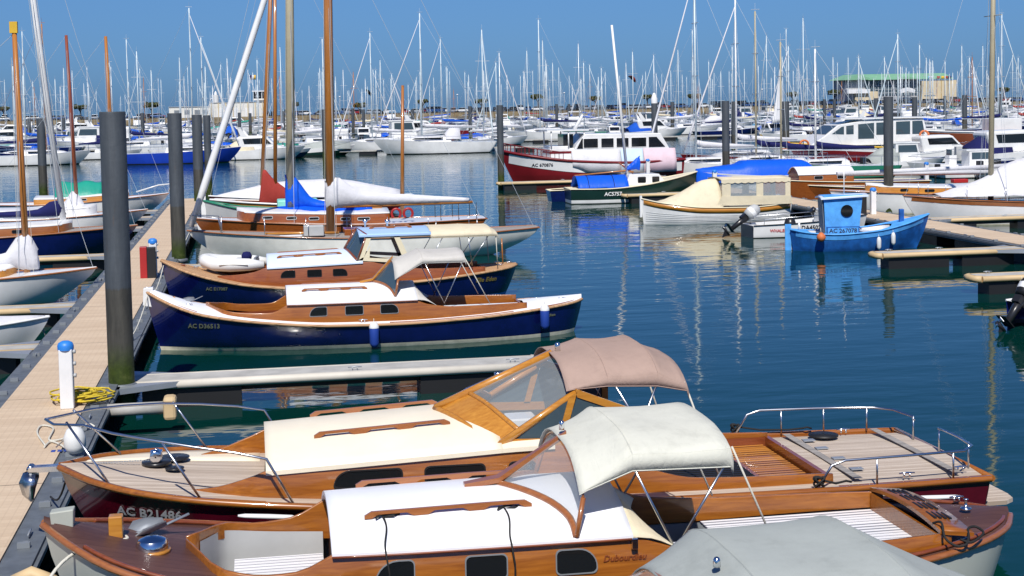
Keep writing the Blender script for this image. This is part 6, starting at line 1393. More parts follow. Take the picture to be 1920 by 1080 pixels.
a = UY(1858, 330, YZ2); b = UY(1862, 0, YZ2); k = (b.x-a.x)/(b.z-a.z)
T2, _ = sail_boat('sailing_yacht', (27.0, YZ2, 0), False, 'white yacht with wooden sheer strake and grey mast under a big white ridge tent', 'sailing yacht', h2, 'white', (0, .06), 'trim', 'trim',
    mast=((a.x-27.0-k*(a.z-.9), .9), (a.x-27.0+k*(14-a.z), 14)), mastm='mastgrey', mastr=.115, spreaders=(.60,))
mb = MB()
for sd in (-1, 1): mb.grid([[(x, sd*(h2.side(x, h2.dz(x)-u)+.012), h2.dz(x)-u) for u in (.03, .2)] for x in linsp(.3, 12.8, 34)], 0, True)
mb.build('sheer_strake', 'trim', T2)
tp = curve([(1.6, 1.35), (3.5, 1.9), (5.2, 2.7), (5.8, 2.75), (12, 2.6)])
mb = MB(); mb.slab([[(x, (h2.dy(x)*.9)*t, 1.25+(tp(x)-1.25)*(1-abs(t)**1.2)+.02*math.sin(9*x)) for t in linsp(-1, 1, 13)] for x in linsp(1.4, 12, 26)], .02); mb.build('cover_tent', 'sailwhite', T2)
for x in (.9, 2.4, 4.0, 5.6, 7.2):
    mb = MB()
    for sd in (-1, 1): mb.tube([(x, sd*(h2.dy(x)-.06), h2.dz(x)), (x, sd*(h2.dy(x)-.06), h2.dz(x)+.6)], .012, 5)
    mb.build('stanchion', 'steel', T2)
YZ3 = 69.5
h3 = std_hull(9.5, 2.4, 1.1, .85, .85, 0, 1.0, 1.2, .5)
T3, _ = sail_boat('sailing_yacht', (27.5, YZ3, 0), False, 'low brown varnished day boat with a white boom cover lying along it', 'sailing yacht', h3, 'mahogred', (0, .06), 'cream', 'mahog')
mb = MB(); mb.tube([(1.8, 0, 1.62), (9.8, 0, 1.5)], .12, 8); mb.build('boom_cover', 'sailwhite', T3)
mb = MB(); mb.box(35.2, 36.0, YZ3-.3, YZ3+.1, 1.0, 1.2); tag(mb.build('float_cushion', 'red', bevel=.04), 'orange red cushion on the low varnished day boat', 'cushion')
# ---------------------------------------------------------------- the crowded far basin
def copy_tree(o, parent=None):
    c = o.copy(); COL.objects.link(c); c.parent = parent
    for ch in list(o.children): copy_tree(ch, c)
    return c
def drop_tree(o):
    for ch in list(o.children): drop_tree(ch)
    bpy.data.objects.remove(o)
def merge(mb, other, m): # append another MB with one material index
    n = len(mb.V); mb.V += other.V
    for f, s in zip(other.F, other.SM): mb.F.append(tuple(n+i for i in f)); mb.MI.append(m); mb.SM.append(s)
PROTO = {}
def sail_proto(L, hm, cov, mh, jib, lean=0.0, mastm='aluf', hood=None, band=None):
    key = ('s', L, hm, cov, mh, jib, lean, mastm, hood)
    if key in PROTO: return PROTO[key]
    T = bpy.data.objects.new('sailing_boat', None); COL.objects.link(T); B = L*.31
    H = std_hull(L, B, .13*L, .095*L, .09*L, 0, .11*L, .06*L, .75)
    H.build(T, ['antifoul', 'dark', hm, hm if hm != 'white' or not band else band], (.0, .10), n=12); H.deck(T, ['white'], None, .04, n=12)
    c = MB(); z = .098*L; w0 = B*.30
    c.slab([[(x, w0*k*t, z + h*(1-abs(t)**4)) for t in (-1, -.98, -.8, 0, .8, .98, 1)] for x, k, h in ((.16*L, .5, .02), (.24*L, .8, .03*L), (.34*L, 1, .045*L), (.60*L, 1.08, .05*L), (.62*L, 1.08, .05*L), (.63*L, 1.05, .0))], .02); cb = c.build('cabin', 'white', T)
    g = MB()
    for sd in (-1, 1): g.prism([(.30*L, sd*w0*1.0, z+.020*L), (.33*L, sd*w0*1.0, z+.032*L), (.56*L, sd*w0*1.07, z+.034*L), (.55*L, sd*w0*1.07, z+.018*L)], (0, sd*.03, 0))
    g.build('cabin_window', 'glass', cb)
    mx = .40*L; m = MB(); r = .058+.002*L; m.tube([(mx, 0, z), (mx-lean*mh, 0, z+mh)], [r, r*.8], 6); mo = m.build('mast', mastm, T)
    s = MB()
    for f in (.45, .72): s.tube([(mx-lean*mh*f, -B*.26, z+mh*f), (mx-lean*mh*f, B*.26, z+mh*f)], .03, 3)
    for sd in (-1, 1): s.tube([(mx, sd*B*.46, z), (mx-lean*mh*.45, sd*B*.26, z+mh*.45), (mx-lean*mh, 0, z+mh)], .013, 3)
    s.tube([(.99*L, 0, z), (mx-lean*mh, 0, z+mh)], .013, 3); s.tube([(mx-lean*mh-.3, 0, z+mh+.12), (mx-lean*mh+.35, 0, z+mh+.15)], .02, 3); s.tube([(mx-lean*mh, 0, z+mh), (mx-lean*mh, 0, z+mh+.6)], .012, 3)
    s.build('rigging', 'wire' if mastm != 'mast' else 'mast', mo)
    bm = MB(); bz = z+.11*L; bm.tube([(mx+.1, 0, bz), (.86*L, 0, bz-.05)], .06, 5); bo = bm.build('boom', 'alu', T)
    if cov:
        k = MB(); k.tube([(mx+.05, 0, bz+.45), (mx+.5, 0, bz+.28), (.6*L, 0, bz+.16), (.84*L, 0, bz+.06)], [.16, .22, .17, .09], 7, flat=1.0); k.build('sail_cover', cov, bo)
    if jib:
        k = MB(); a = Vector((.02*L, 0, .135*L)); b = Vector((mx-lean*mh-.05, 0, z+mh*.95)); k.tube([a, a.lerp(b, .12), a.lerp(b, .6), b], [.04, .085, .06, .03], 6); k.build('furled_jib', jib, T)
    if hood:
        k = MB(); k.slab([[(x, w0*1.1*t, z+.02*L+h*(1-abs(t)**3)) for t in linsp(-1, 1, 7)] for x, h in ((.58*L, .04*L), (.62*L, .085*L), (.70*L, .09*L))], .02); k.build('spray_hood', hood, T)
    p = MB()
    for sd in (-1, 1):
        P = [(x, sd*max(.05, H.dy(x)*.97), H.dz(x)+.6) for x in linsp(.02*L, .97*L, 8)]; p.tube(P, .018, 3)
        for x, y, zz in P: p.tube([(x, y, zz-.6), (x, y, zz)], .015, 3)
    p.build('guard_rail', 'steel', T)
    PROTO[key] = T; return T
def motor_proto(L, hm, top, canopym=None, kind='cruiser'):
    key = ('m', L, hm, top, canopym, kind)
    if key in PROTO: return PROTO[key]
    T = bpy.data.objects.new('motor_cruiser' if kind != 'open' else 'open_motorboat', None); COL.objects.link(T); B = L*.34
    H = std_hull(L, B, .16*L, .12*L, .10*L, 0, .16*L, .02*L, .92)
    H.build(T, ['antifoul', 'dark', hm, 'white'], (.0, .08), n=12, top=.06*L); H.deck(T, ['white'], None, .05, n=12)
    z = .12*L; w0 = B*.36; g = MB()
    if kind == 'cruiser':
        pr = [(.22*L, z+.02*L), (.36*L, z+.06*L), (.46*L, z+.16*L), (.50*L, z+.175*L), (.80*L, z+.17*L), (.84*L, z+.155*L), (.80*L, z-.01*L)]
        c = MB(); c.prism([(x, -w0, zz) for x, zz in pr], (0, 2*w0, 0)); cb = c.build('cabin', 'white', T, bevel=.02*L)
        for sd in (-1, 1): g.prism([(x, sd*w0*1.005, zz) for x, zz in ((.41*L, z+.075*L), (.48*L, z+.145*L), (.76*L, z+.14*L), (.74*L, z+.075*L))], (0, sd*.02, 0))
        g.prism([(.375*L, -w0*.85, z+.07*L), (.452*L, -w0*.85, z+.148*L), (.452*L, w0*.85, z+.148*L), (.375*L, w0*.85, z+.07*L)], (-.02, 0, .015)); g.build('window', 'glass', cb)
        if top:
            a = MB(); a.prism([(.70*L, -w0, z+.16*L), (.78*L, -w0, z+.27*L), (.82*L, -w0, z+.27*L), (.78*L, -w0, z+.16*L)], (0, .08, 0)); a.prism([(.70*L, w0-.08, z+.16*L), (.78*L, w0-.08, z+.27*L), (.82*L, w0-.08, z+.27*L), (.78*L, w0-.08, z+.16*L)], (0, .08, 0)); a.box(.78*L, .83*L, -w0, w0, z+.262*L, z+.28*L)
            a.build('radar_arch', 'white', T)
    elif kind == 'pilot':
        c = MB(); c.prism([(.34*L, -w0*.8, z-.02*L), (.40*L, -w0*.8, z+.20*L), (.66*L, -w0*.8, z+.20*L), (.66*L, -w0*.8, z-.02*L)], (0, 1.6*w0, 0)); c.box(.37*L, .70*L, -w0*.85, w0*.85, z+.20*L, z+.215*L); cb = c.build('wheelhouse', 'white', T)
        for sd in (-1, 1): g.prism([(x, sd*w0*.805, zz) for x, zz in ((.395*L, z+.10*L), (.415*L, z+.18*L), (.63*L, z+.18*L), (.63*L, z+.10*L))], (0, sd*.02, 0))
        g.prism([(.368*L, -w0*.7, z+.10*L), (.39*L, -w0*.7, z+.18*L), (.39*L, w0*.7, z+.18*L), (.368*L, w0*.7, z+.10*L)], (-.02, 0, 0)); g.build('window', 'tint', cb)
    else:
        c = MB(); c.box(.45*L, .53*L, -w0*.4, w0*.4, z-.02*L, z+.10*L); cb = c.build('console', 'white', T); g.box(.46*L, .48*L, -w0*.35, w0*.35, z+.10*L, z+.16*L); g.build('windscreen', 'tint', cb)
    if canopym:
        k = MB(); x0, x1 = (.62*L, .97*L) if kind != 'open' else (.08*L, .95*L); k.slab([[(x, w0*1.15*t, z-.01*L+h*L*(1-abs(t)**3)) for t in linsp(-1, 1, 9)] for x, h in ((x0, .10 if kind == 'open' else .17), ((x0+x1)/2, .13 if kind == 'open' else .16), (x1, .05))], .02); k.build('cockpit_cover', canopym, T)
    o = MB(); o.box(L*.99, L*1.04, -.18, .18, z-.06*L, z+.05*L); o.tube([(L*1.03, 0, z-.05*L), (L*1.05, 0, -.2)], .08, 5); o.build('outboard_motor', 'dark' if hm != 'navy' else 'lgrey', T)
    p = MB()
    for sd in (-1, 1): p.tube([(x, sd*max(.05, H.dy(x)*.93), H.dz(x)+.06*L) for x in linsp(.03*L, .5*L, 7)], .022, 3)
    p.build('bow_rail', 'steel', T)
    PROTO[key] = T; return T
FAR = []
NAMES = {'white': 'white', 'navy': 'navy', 'royal': 'royal blue', 'dred': 'dark red', 'red': 'red', 'skyhull': 'sky blue', 'green': 'green', 'yellow': 'yellow', 'cream': 'cream', 'lgrey': 'light grey', 'dgreen': 'dark green', 'sailblue': 'blue', 'sailnavy': 'navy', 'sailwhite': 'white', 'sailred': 'red', 'tarpblue': 'bright blue', 'tarpgreen': 'green', 'cvcream': 'cream', 'mahog': 'varnished', 'black': 'black', 'cvgrey': 'grey'}
def place(T, X, Y, rz, look, row, cat, s=1.0, group=None, z=0, label=None):
    c = copy_tree(T); c.location = (X, Y, z); c.rotation_euler = (0, 0, rz); c.scale = (s, s, s); c['category'] = cat
    c['group'] = group or 'boats moored in the far rows'
    px = proj(X + math.cos(rz)*4*s, Y + math.sin(rz)*4*s, 1)[0]
    if label: c['label'] = label
    else: FAR.append((row, px, c, look))
    return c
rnd = random.Random(11)
def rand_boat(Y):
    q = rnd.random()
    if q < (.60 if Y < 250 else .68):
        L = rnd.choice([7.5, 7.5, 8.5, 9.5, 10.5] + ([12.0] if Y < 250 else [10.5])); hm = rnd.choices(['white', 'navy', 'royal', 'dred', 'skyhull', 'cream', 'green'], [20, 1.6, .4, .7, .8, 1, .4] if Y > 165 else [1, 0, 0, 0, 0, 0, 0])[0]
        cov = rnd.choices([None, 'sailblue', 'sailwhite', 'sailnavy', 'sailred', 'tarpgreen', 'cvcream'], [3, 3.5, 5, 2.4, .8, .6, 1.2])[0]
        mh = {7.5: 9.2, 8.5: 10.4, 9.5: 11.5, 10.5: 12.8, 12.0: 14.8}[L]; jib = rnd.choices([None, 'sailwhite', 'aluf'], [8, 2, 1.5])[0]
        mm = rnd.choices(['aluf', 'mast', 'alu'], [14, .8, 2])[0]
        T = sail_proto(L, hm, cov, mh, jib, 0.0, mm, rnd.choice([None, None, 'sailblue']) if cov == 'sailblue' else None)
        look = '%s %s sailboat%s%s' % ({7.5: 'small', 8.5: 'short', 9.5: 'middling', 10.5: 'long', 12.0: 'big'}[L], NAMES[hm], (', %s boom cover' % NAMES[cov]) if cov else ', bare boom', ', furled jib' if jib else '')
        return T, L, look, 'sailboat'
    if q < .85:
        L = rnd.choice([7.0, 8.5, 10.0]); hm = rnd.choices(['white', 'navy', 'royal'], [16, 1.2, .2])[0]; cv = rnd.choice([None, None, 'sailblue', 'sailnavy', 'cvcream', 'sailwhite']); k = rnd.choice(['cruiser', 'cruiser', 'pilot'])
        T = motor_proto(L, hm, L > 8, cv, k); look = '%s %s %s%s' % ({7.0: 'small', 8.5: 'middling', 10.0: 'big'}[L], NAMES[hm], 'cabin cruiser' if k == 'cruiser' else 'wheelhouse motorboat', (', %s cockpit cover' % NAMES[cv]) if cv else '')
        return T, L, look, 'motorboat'
    L = 6.0; hm = rnd.choice(['white', 'white', 'dgreen', 'navy', 'skyhull', 'lgrey']); cv = rnd.choice([None, 'tarpblue', 'tarpgreen', 'sailwhite', 'cvgrey'])
    return motor_proto(L, hm, False, cv, 'open'), L, 'low %s open motorboat%s' % (NAMES[hm], (' under %s cover' % NAMES[cv]) if cv else ''), 'motorboat'
def xat(px, Y): return UY(px, 300, Y).x
ROWS = [(158, 0), (172, 1), (188, 0), (204, 1), (222, 0), (240, 1), (262, 0), (284, 1), (308, 0), (334, 1), (358, 0), (383, 1), (407, 0), (430, 1)]
SKIP = {158: [(200, 455), (640, 1000)], 172: [(640, 960)]}
names = ['first', 'second', 'third', 'fourth', 'fifth', 'sixth', 'seventh', 'eighth', 'ninth', 'tenth', 'eleventh', 'twelfth', 'thirteenth']
def nth(i):
    if i < 13: return names[i]
    t = {13: 'fourteenth', 14: 'fifteenth', 15: 'sixteenth', 16: 'seventeenth', 17: 'eighteenth', 18: 'nineteenth', 19: 'twentieth'}
    if i in t: return t[i]
    tens = {2: 'twenty', 3: 'thirty', 4: 'forty', 5: 'fifty', 6: 'sixty', 7: 'seventy', 8: 'eighty', 9: 'ninety'}; n = i+1
    if n % 10 == 0: return {20: 'twentieth', 30: 'thirtieth', 40: 'fortieth', 50: 'fiftieth', 60: 'sixtieth', 70: 'seventieth', 80: 'eightieth', 90: 'ninetieth'}[n]
    return tens[n//10] + '-' + names[n % 10 - 1]
count = 0
for ri, (Y, odd) in enumerate(ROWS):
    px0, px1 = -25, 1945
    if Y < 165: px1 = 1010
    X = xat(px0, Y); Xe = xat(px1, Y)
    while X < Xe:
        T, L, look, cat = rand_boat(Y); side = rnd.random() < (.60 if Y < 200 else .50); s = rnd.uniform(.92, 1.08)
        px = proj(X + L/2, Y, 1)[0]
        if any(a < px < b for a, b in SKIP.get(Y, [])): X += 3; continue
        # open water between the trip boats and the far rows on the right
        if Y < 195 and 1000 < px < 1480: X += 4; continue
        if side:
            fl = rnd.random() < .5; a = rnd.uniform(-.12, .12)
            place(T, X + (L if fl else 0), Y + rnd.uniform(-1.5, 1.5), (PI if fl else 0) + a, look, ri, cat, s); X += L*s + rnd.uniform(.4, 2.0)
        else:
            up = rnd.random() < .6; a = rnd.uniform(-.15, .15)
            place(T, X + L*.18, Y + (-L/2 if up else L/2), (PI/2 if up else -PI/2) + a, look, ri, cat, s); X += L*.36*s + rnd.uniform(.5, 1.2)
        count += 1
# chosen boats at the edge of the open water
def chosen(pxb, Y, L, flip, hm, cov, top=None, jib='sailwhite', label='', hood=None, mastm='aluf', mpx=None, cat='sailboat'):
    """bow or stern at pixel pxb (left end); the mast top reaches pixel row `top`"""
    Xl = UY(pxb, 290, Y).x; mh = 12
    z = .098*L
    if top is not None: mh = UY(mpx or pxb, top, Y).z - z
    T = sail_proto(L, hm, cov, round(mh, 1), jib, 0.0, mastm, hood)
    return place(T, Xl + (L if flip else 0), Y, PI if flip else 0, '', 0, cat, 1.0, 'yachts at the edge of the open water', label=label)
chosen(226, 152, 12.0, True, 'royal', 'sailwhite', 15, 'sailwhite', 'long royal blue hulled sailboat side on at the edge of the open water left', mpx=294)
chosen(700, 163, 13.8, False, 'white', 'lgrey' if False else 'sailwhite', 25, 'sailwhite', 'long white cruising yacht side on at the middle of the far water edge', mpx=780, hood='sailwhite')
chosen(630, 176, 11.0, False, 'white', 'sailwhite', 62, 'sailwhite', 'white yacht with the tall mast just left of the brown mizzen mast', mpx=667)
chosen(1205, 100, 9.8, False, 'white', 'sailwhite', -60, 'sailwhite', 'white sailboat left of the bright blue cover with its furled jib slanting up', mpx=1330)
chosen(1276, 106, 11.0, False, 'dred', 'sailwhite', -2, 'sailwhite', 'dark red sailboat behind the bright blue cover with a thick white mast', mpx=1393, mastm='white')
chosen(1330, 103, 9.0, False, 'white', 'sailnavy', 20, None, 'white sailboat with navy boom cover and a putty grey mast behind the blue cover', mpx=1410, mastm='mastgrey')
chosen(1372, 97, 9.0, False, 'white', 'sailnavy', 78, None, 'white sailboat with navy boom cover right of the two dark piles', mpx=1440, mastm='mastgrey')
chosen(1428, 93, 9.5, False, 'green', 'sailnavy', 92, None, 'green hulled sailboat with a white mast and navy boom cover', mpx=1503, mastm='white')
def chm(px, Y, L, flip, hm, cv, kind, label, top=True, s=1.0, z=0):
    X = UY(px, 290, Y).x; return place(motor_proto(L, hm, top, cv, kind), X + (L*s if flip else 0), Y, PI if flip else 0, '', 0, 'motorboat', s, 'motorboats in the right background', label=label)
chm(1800, 102, 10, True, 'navy', 'sailnavy', 'cruiser', 'biggest white cabin cruiser with blue hull at the right edge', top=False, s=.95)
chm(1690, 112, 8.5, True, 'white', None, 'cruiser', 'white cabin cruiser just left of the putty grey mast at the right', False, .9)
chm(1620, 100, 8.0, True, 'lgrey', 'cvgrey', 'pilot', 'grey motorboat with wheelhouse right of the yellow trimmed trip boat', s=.8)
chm(1700, 92, 6.5, False, 'skyhull', None, 'open', 'low open motorboat with sky blue hull right of the pile', False)
chm(1760, 90, 7.0, True, 'white', None, 'pilot', 'white wheelhouse motorboat beside the putty grey mast', False, .8)
chm(1840, 88, 7.0, True, 'white', None, 'open', 'white open motorboat at the right edge behind the ridge tent', False)
chm(470, 160, 6.5, True, 'navy', None, 'open', 'low navy open motorboat with raised engine left of the dark pile in the far row', False)
chm(548, 165, 7.0, True, 'dgreen', 'cvgrey', 'open', 'dark open motorboat between the brown masts in the far row', False)
# big dark brown hull and second trip boat
H = std_hull(14, 4, 2.2, 1.8, 1.7, 0, 1.5, .3, .8); Y = 134; X = UY(1692, 250, Y).x
t = root('fishing_vessel', (X, Y, 0), 0, 'big dark brown wooden hull with white rail behind the cabin cruisers', 'fishing boat'); H.build(t, ['antifoul', 'dark', 'mahogdark', 'white'], (0, .1), top=.15); H.deck(t, ['mahogdark']); H.rail(t, 'white', .06)
mb = MB(); mb.box(9, 12, -1.2, 1.2, 1.7, 3.1); mb.build('wheelhouse', 'white', t, bevel=.05)
Y = 116; X = UY(1478, 290, Y).x
t = root('trip_boat', (X, Y, 0), 0, 'white passenger boat with big windows, yellow rail and dark red hull', 'trip boat', 'passenger trip boats')
H = std_hull(13.2, 3.9, 1.7, 1.25, 1.3, 0, 1.0, .2, .85); H.build(t, ['antifoul', 'dark', 'dred', 'white'], (.0, .15), top=.4); H.rail(t, 'yellow', .09); H.deck(t, ['white'])
mb = MB(); mb.prism([(1.3, -1.6, 1.5), (2.6, -1.6, 2.3), (3.8, -1.6, 3.2), (6.0, -1.6, 3.5), (11.3, -1.6, 3.6), (12.0, -1.6, 1.4)], (0, 3.2, 0)); cb = mb.build('saloon', 'white', t, bevel=.06)
g = MB()
for sd in (-1, 1):
    for P in ([(3.2, 2.45), (4.05, 3.02), (4.25, 3.05), (4.25, 2.4)], [(4.45, 2.4), (4.45, 3.08), (5.1, 3.15), (5.1, 2.4)], [(5.5, 2.0), (5.5, 3.2), (6.9, 3.3), (6.9, 2.0)], [(7.1, 2.3), (7.1, 3.3), (8.6, 3.35), (8.6, 2.3)], [(8.85, 2.3), (8.85, 3.35), (10.1, 3.38), (10.1, 2.3)], [(10.3, 2.3), (10.3, 3.38), (11.2, 3.4), (11.4, 2.3)]): g.prism([(x, sd*1.605, z) for x, z in P], (0, sd*.02, 0))
g.prism([(2.75, -1.4, 2.42), (3.68, -1.4, 3.1), (3.68, 1.4, 3.1), (2.75, 1.4, 2.42)], (-.03, 0, .03)); g.build('window', 'tint', cb)
mb = MB(); mb.box(3.9, 11.9, -1.75, 1.75, 3.62, 3.72); mb.build('roof_deck', 'white', t)
mb = MB(); mb.tube([(1.2, -1.4, 1.75), (1.2, -1.4, 1.1)], .02, 4); mb.build('stanchion', 'steel', t)
for k, (px, py) in enumerate(((1472, 272), (1508, 272), (1733, 254))):
    p = UY(px, py, 112); mb = MB(); mb.tube([(p.x+.38*math.cos(a), 112, p.z+.38*math.sin(a)) for a in linsp(0, 2*PI*.98, 20)], .09, 6)
    # each ring hangs on a post of its own
    mb2 = MB()
    T_ = root('lifebuoy_stand', (p.x, 112.1, 0), 0, ['orange lifebuoy on a post just left of the tall white mast', 'orange lifebuoy on a post in front of the white passenger boat bow', 'orange lifebuoy on a post left of the white cabin cruiser'][k], 'lifebuoy', 'orange lifebuoys on posts')
    mb.V = [(v[0]-p.x, v[1]-112.1, v[2]) for v in mb.V]; mb.build('lifebuoy', 'orange', T_); mb2.tube([(0, .12, -.3), (0, .12, p.z+.3)], .04, 5); mb2.build('post', 'grey', T_)
# dinghy under sail
p = UY(1450, 240, 185); t = root('sailing_dinghy', (p.x-2, 185, 0), 0, 'small dinghy with its tall white sail hoisted left of a dark pile', 'sailing dinghy')
H = std_hull(5.5, 1.8, .9, .7, .7); H.build(t, ['dark', 'dark', 'yellow', 'white'], (0, .06), n=14, top=.15); H.deck(t, ['white'], None, n=14)
mb = MB(); mb.tube([(2.2, .1, .6), (2.3, .1, 9.6)], .05, 5); mb.build('mast', 'alu', t)
q = lambda px, py: (UY(px, py, 185).x-(p.x-2), UY(px, py, 185).z)
fo = [q(1447, 232), q(1459, 230), q(1471, 231)]; hd = [q(1461.5, 130), q(1462.2, 130), q(1463, 130)]; rows = []
for f in linsp(0, 1, 14):
    r = []
    for k in range(3):
        x = fo[k][0]+(hd[k][0]-fo[k][0])*(f**(.75 if k == 0 else 1.15)); z = fo[k][1]+(hd[k][1]-fo[k][1])*f; r.append((x, .22*(1 if k == 1 else 0)*(1-f), z))
    rows.append(r)
mb = MB(); mb.slab(rows, .01, vec=(0, 1, 0)); mb.build('sail', 'flatsail', t)
# rows are labelled by their place
rowname = ['first', 'second', 'third', 'fourth', 'fifth', 'sixth', 'seventh', 'eighth', 'ninth', 'tenth', 'eleventh', 'twelfth', 'thirteenth', 'last']
byrow = {}
for r, px, c, look in FAR: byrow.setdefault(r, []).append((px, c, look))
for r, L_ in byrow.items():
    L_.sort(key=lambda t: t[0])
    for i, (px, c, look) in enumerate(L_): c['label'] = '%s, %s from left in %s far row' % (look, nth(i), rowname[r])
for T in list(PROTO.values()): drop_tree(T)
for k, Y in enumerate((165, 196, 231, 273, 321, 377)):
    t = root('pontoon', (60, Y, 0), 0, ['nearest', 'second', 'third', 'fourth', 'fifth', 'farthest'][k] + ' of the narrow pontoons running across the far basin', 'pontoon', 'narrow pontoons across the far basin')
    mb = MB(); x0 = -110 if k else -60; x1 = 200 if k else -40+0; x0, x1 = (-130, 150) if k else (-60, -20); mb.box(x0, x1, -.7, .7, .35, .5); mb.build('walkway', 'concrete', t); f = MB()
    for i in range(int((x1-x0)//6)): f.box(x0+i*6, x0+i*6+2, -.6, .6, -.2, .35)
    f.build('float', 'black', t)
# ---------------------------------------------------------------- quay, cars, trees, buildings
YQY = 450; ZQ = 2.85
mb = MB(); rows = []
for x in linsp(-260, 420, 171):
    r = []
    for k, (y, z) in enumerate(((YQY-4.2, -1.5), (YQY-3.0, .15), (YQY-2.2, 1.15), (YQY-1.2, 2.1), (YQY-.6, 2.6), (YQY, ZQ))): r.append((x, y + (random.uniform(-.25, .25) if 0 < k < 5 else 0), z + (random.uniform(-.12, .12) if 0 < k < 5 else 0)))
    rows.append(r)
mb.grid(rows, 0, False, mf=lambda i, j: 1 if j < 2 else 0); o = mb.build('quay_wall', ['stonewall', 'stonelow']); tag(o, 'long brown stone quay wall below the parked cars across the far side of the basin', 'quay wall')
mb = MB(); mb.box(-260, 420, YQY+.01, YQY+60, -1.5, ZQ-.004); structure(mb.build('quay_road', 'asphalt'))
# distant headland far beyond the quay, a low dark strip on the horizon
def car_proto(col, kind):
    T = bpy.data.objects.new('parked_car', None); COL.objects.link(T); L = 4.3
    if kind == 'car': body = [(-2.15, .35), (-2.15, .75), (-1.3, .92), (-1.25, .92), (1.9, .95), (2.15, .85), (2.15, .35)]; cab = [(-1.25, .90), (-.55, 1.42), (1.1, 1.45), (1.75, .94)]
    else: body = [(-2.3, .4), (-2.3, .95), (-1.9, 1.15), (-1.6, 1.2), (2.4, 1.2), (2.4, .4)]; cab = [(-1.65, 1.15), (-1.1, 1.95), (2.3, 2.0), (2.38, 1.18)]
    m = MB(); m.prism([(x, -.84, z) for x, z in body], (0, 1.68, 0)); m.prism([(x*.92+.08, -.70, z+.03) for x, z in cab[1:3]] + [(cab[2][0]*.92+.08, -.7, cab[2][1]-.05), (cab[1][0]*.92+.08, -.7, cab[1][1]-.05)], (0, 1.4, 0)); m.build('body', col, T, bevel=.05)
    g = MB(); g.prism([(x, -.74, z) for x, z in cab], (0, 1.48, 0)); g.build('window', 'glass', T, bevel=.05)
    for x in (-1.35, 1.4):
        for y in (-.86, .70): w_ = MB(); w_.lathe((x, y, .32), [(.01, 0), (.32, 0), (.32, .16), (.01, .16)], 12, axis='y'); w_.build('wheel', 'black', T)
    return T
M['carsilver'] = paint('silver_car_paint', (.42, .44, .46), .3, .5, .6); M['cardark'] = paint('dark_car_paint', (.02, .022, .028), .25, .3, .8); M['carblue'] = paint('blue_car_paint', (.02, .07, .22), .3, .2, .7); M['carred'] = paint('red_car_paint', (.30, .02, .02), .3, .2, .7); M['carwhite'] = paint('white_car_paint', (.75, .75, .74), .3, 0, .6)
cols = {'carsilver': 'silver', 'cardark': 'black', 'carblue': 'dark blue', 'carred': 'red', 'carwhite': 'white'}
CP = {(c, k): car_proto(c, k) for c in cols for k in ('car', 'van')}
rnd = random.Random(21); n = [0, 0]
for row, (yy, gap, num) in enumerate(((YQY+3.2, 2.2, 0), (YQY+14, 2.6, 0))):
    X = xat(-10, yy); Xe = xat(1935, yy); i = 0
    while X < Xe:
        pxx = proj(X, yy, 3)[0]
        if 300 < pxx < 505 and row == 0: X += 3; continue
        if rnd.random() < (.10 if row == 0 else .25): X += 3.5; continue
        kd = 'van' if rnd.random() < .14 else 'car'; col = rnd.choices(list(cols), [5, 7, 4, 1.3, 2.2])[0]
        endon = True
        c = copy_tree(CP[(col, kd)]); side = rnd.random() < .25
        c.location = (X, yy, ZQ); c.rotation_euler = (0, 0, (PI/2 if not side else 0) + rnd.uniform(-.06, .06) + (PI if rnd.random() < .4 else 0))
        tag(c, '%s %s parked on the quay, %s from the left in the %s row' % (cols[col], kd, nth(i), ['front', 'rear'][row]), 'car', 'cars parked along the quay'); i += 1
        X += (2.5 + rnd.uniform(0, .5)) if not side else 4.9
        if i > 95: break
for T in CP.values(): drop_tree(T)
# stone pines
def pine(px, pyt, wpx, label, Y=YQY+8, group='umbrella pines along the quay'):
    p = UY(px, pyt, Y); W = wpx*Y/F; top = p.z; hgt = W*.56; t = root('pine_tree', (p.x, Y, ZQ), 0, label, 'tree', group); rnd = random.Random(int(px))
    mb = MB(); fork = top-ZQ-hgt; mb.tube([(0, 0, -.1), (.15, .05, fork*.5), (.05, 0, fork)], [.26, .2, .17], 7)
    for k in range(6):
        a = k*PI/3+rnd.random(); mb.tube([(.05, 0, fork*.9), (W*.16*math.cos(a), W*.16*math.sin(a), fork+hgt*.25), (W*.32*math.cos(a), W*.32*math.sin(a), fork+hgt*.45)], [.12, .08, .04], 5)
    mb.build('trunk', 'treetrunk', t); c = MB(); z0 = fork
    blobs = [(rnd.uniform(-.36, .36)*W, rnd.uniform(-.3, .3)*W, z0+hgt*rnd.uniform(.38, .70), rnd.uniform(.10, .17)*W) for _ in range(26)]
    for _ in range(2000):
        bx, by, bz, br = rnd.choice(blobs); v = Vector((rnd.gauss(0, 1), rnd.gauss(0, 1), rnd.gauss(0, 1))).normalized()*br*rnd.uniform(.6, 1.05)
        q = Vector((bx+v.x, by+v.y, bz+v.z*.62)); s = rnd.uniform(.16, .36); a = Vector((rnd.gauss(0, 1), rnd.gauss(0, 1), rnd.gauss(0, .7))).normalized(); b = a.orthogonal().normalized(); d = a.cross(b)
        n0 = c.add([q+b*s, q+d*s*.8, q-b*s, q-d*s*.8]); c.face((n0, n0+1, n0+2, n0+3))
    c.build('crown', 'leaf', t)
trees = [(6, 198, 20), (150, 194, 24), (283, 189, 28), (550, 190, 20), (674, 190, 27), (792, 184, 24), (902, 183, 25), (1008, 174, 28), (1116, 178, 24), (1213, 176, 21), (1302, 174, 26), (1486, 170, 26), (1565, 166, 28), (1882, 162, 25)]
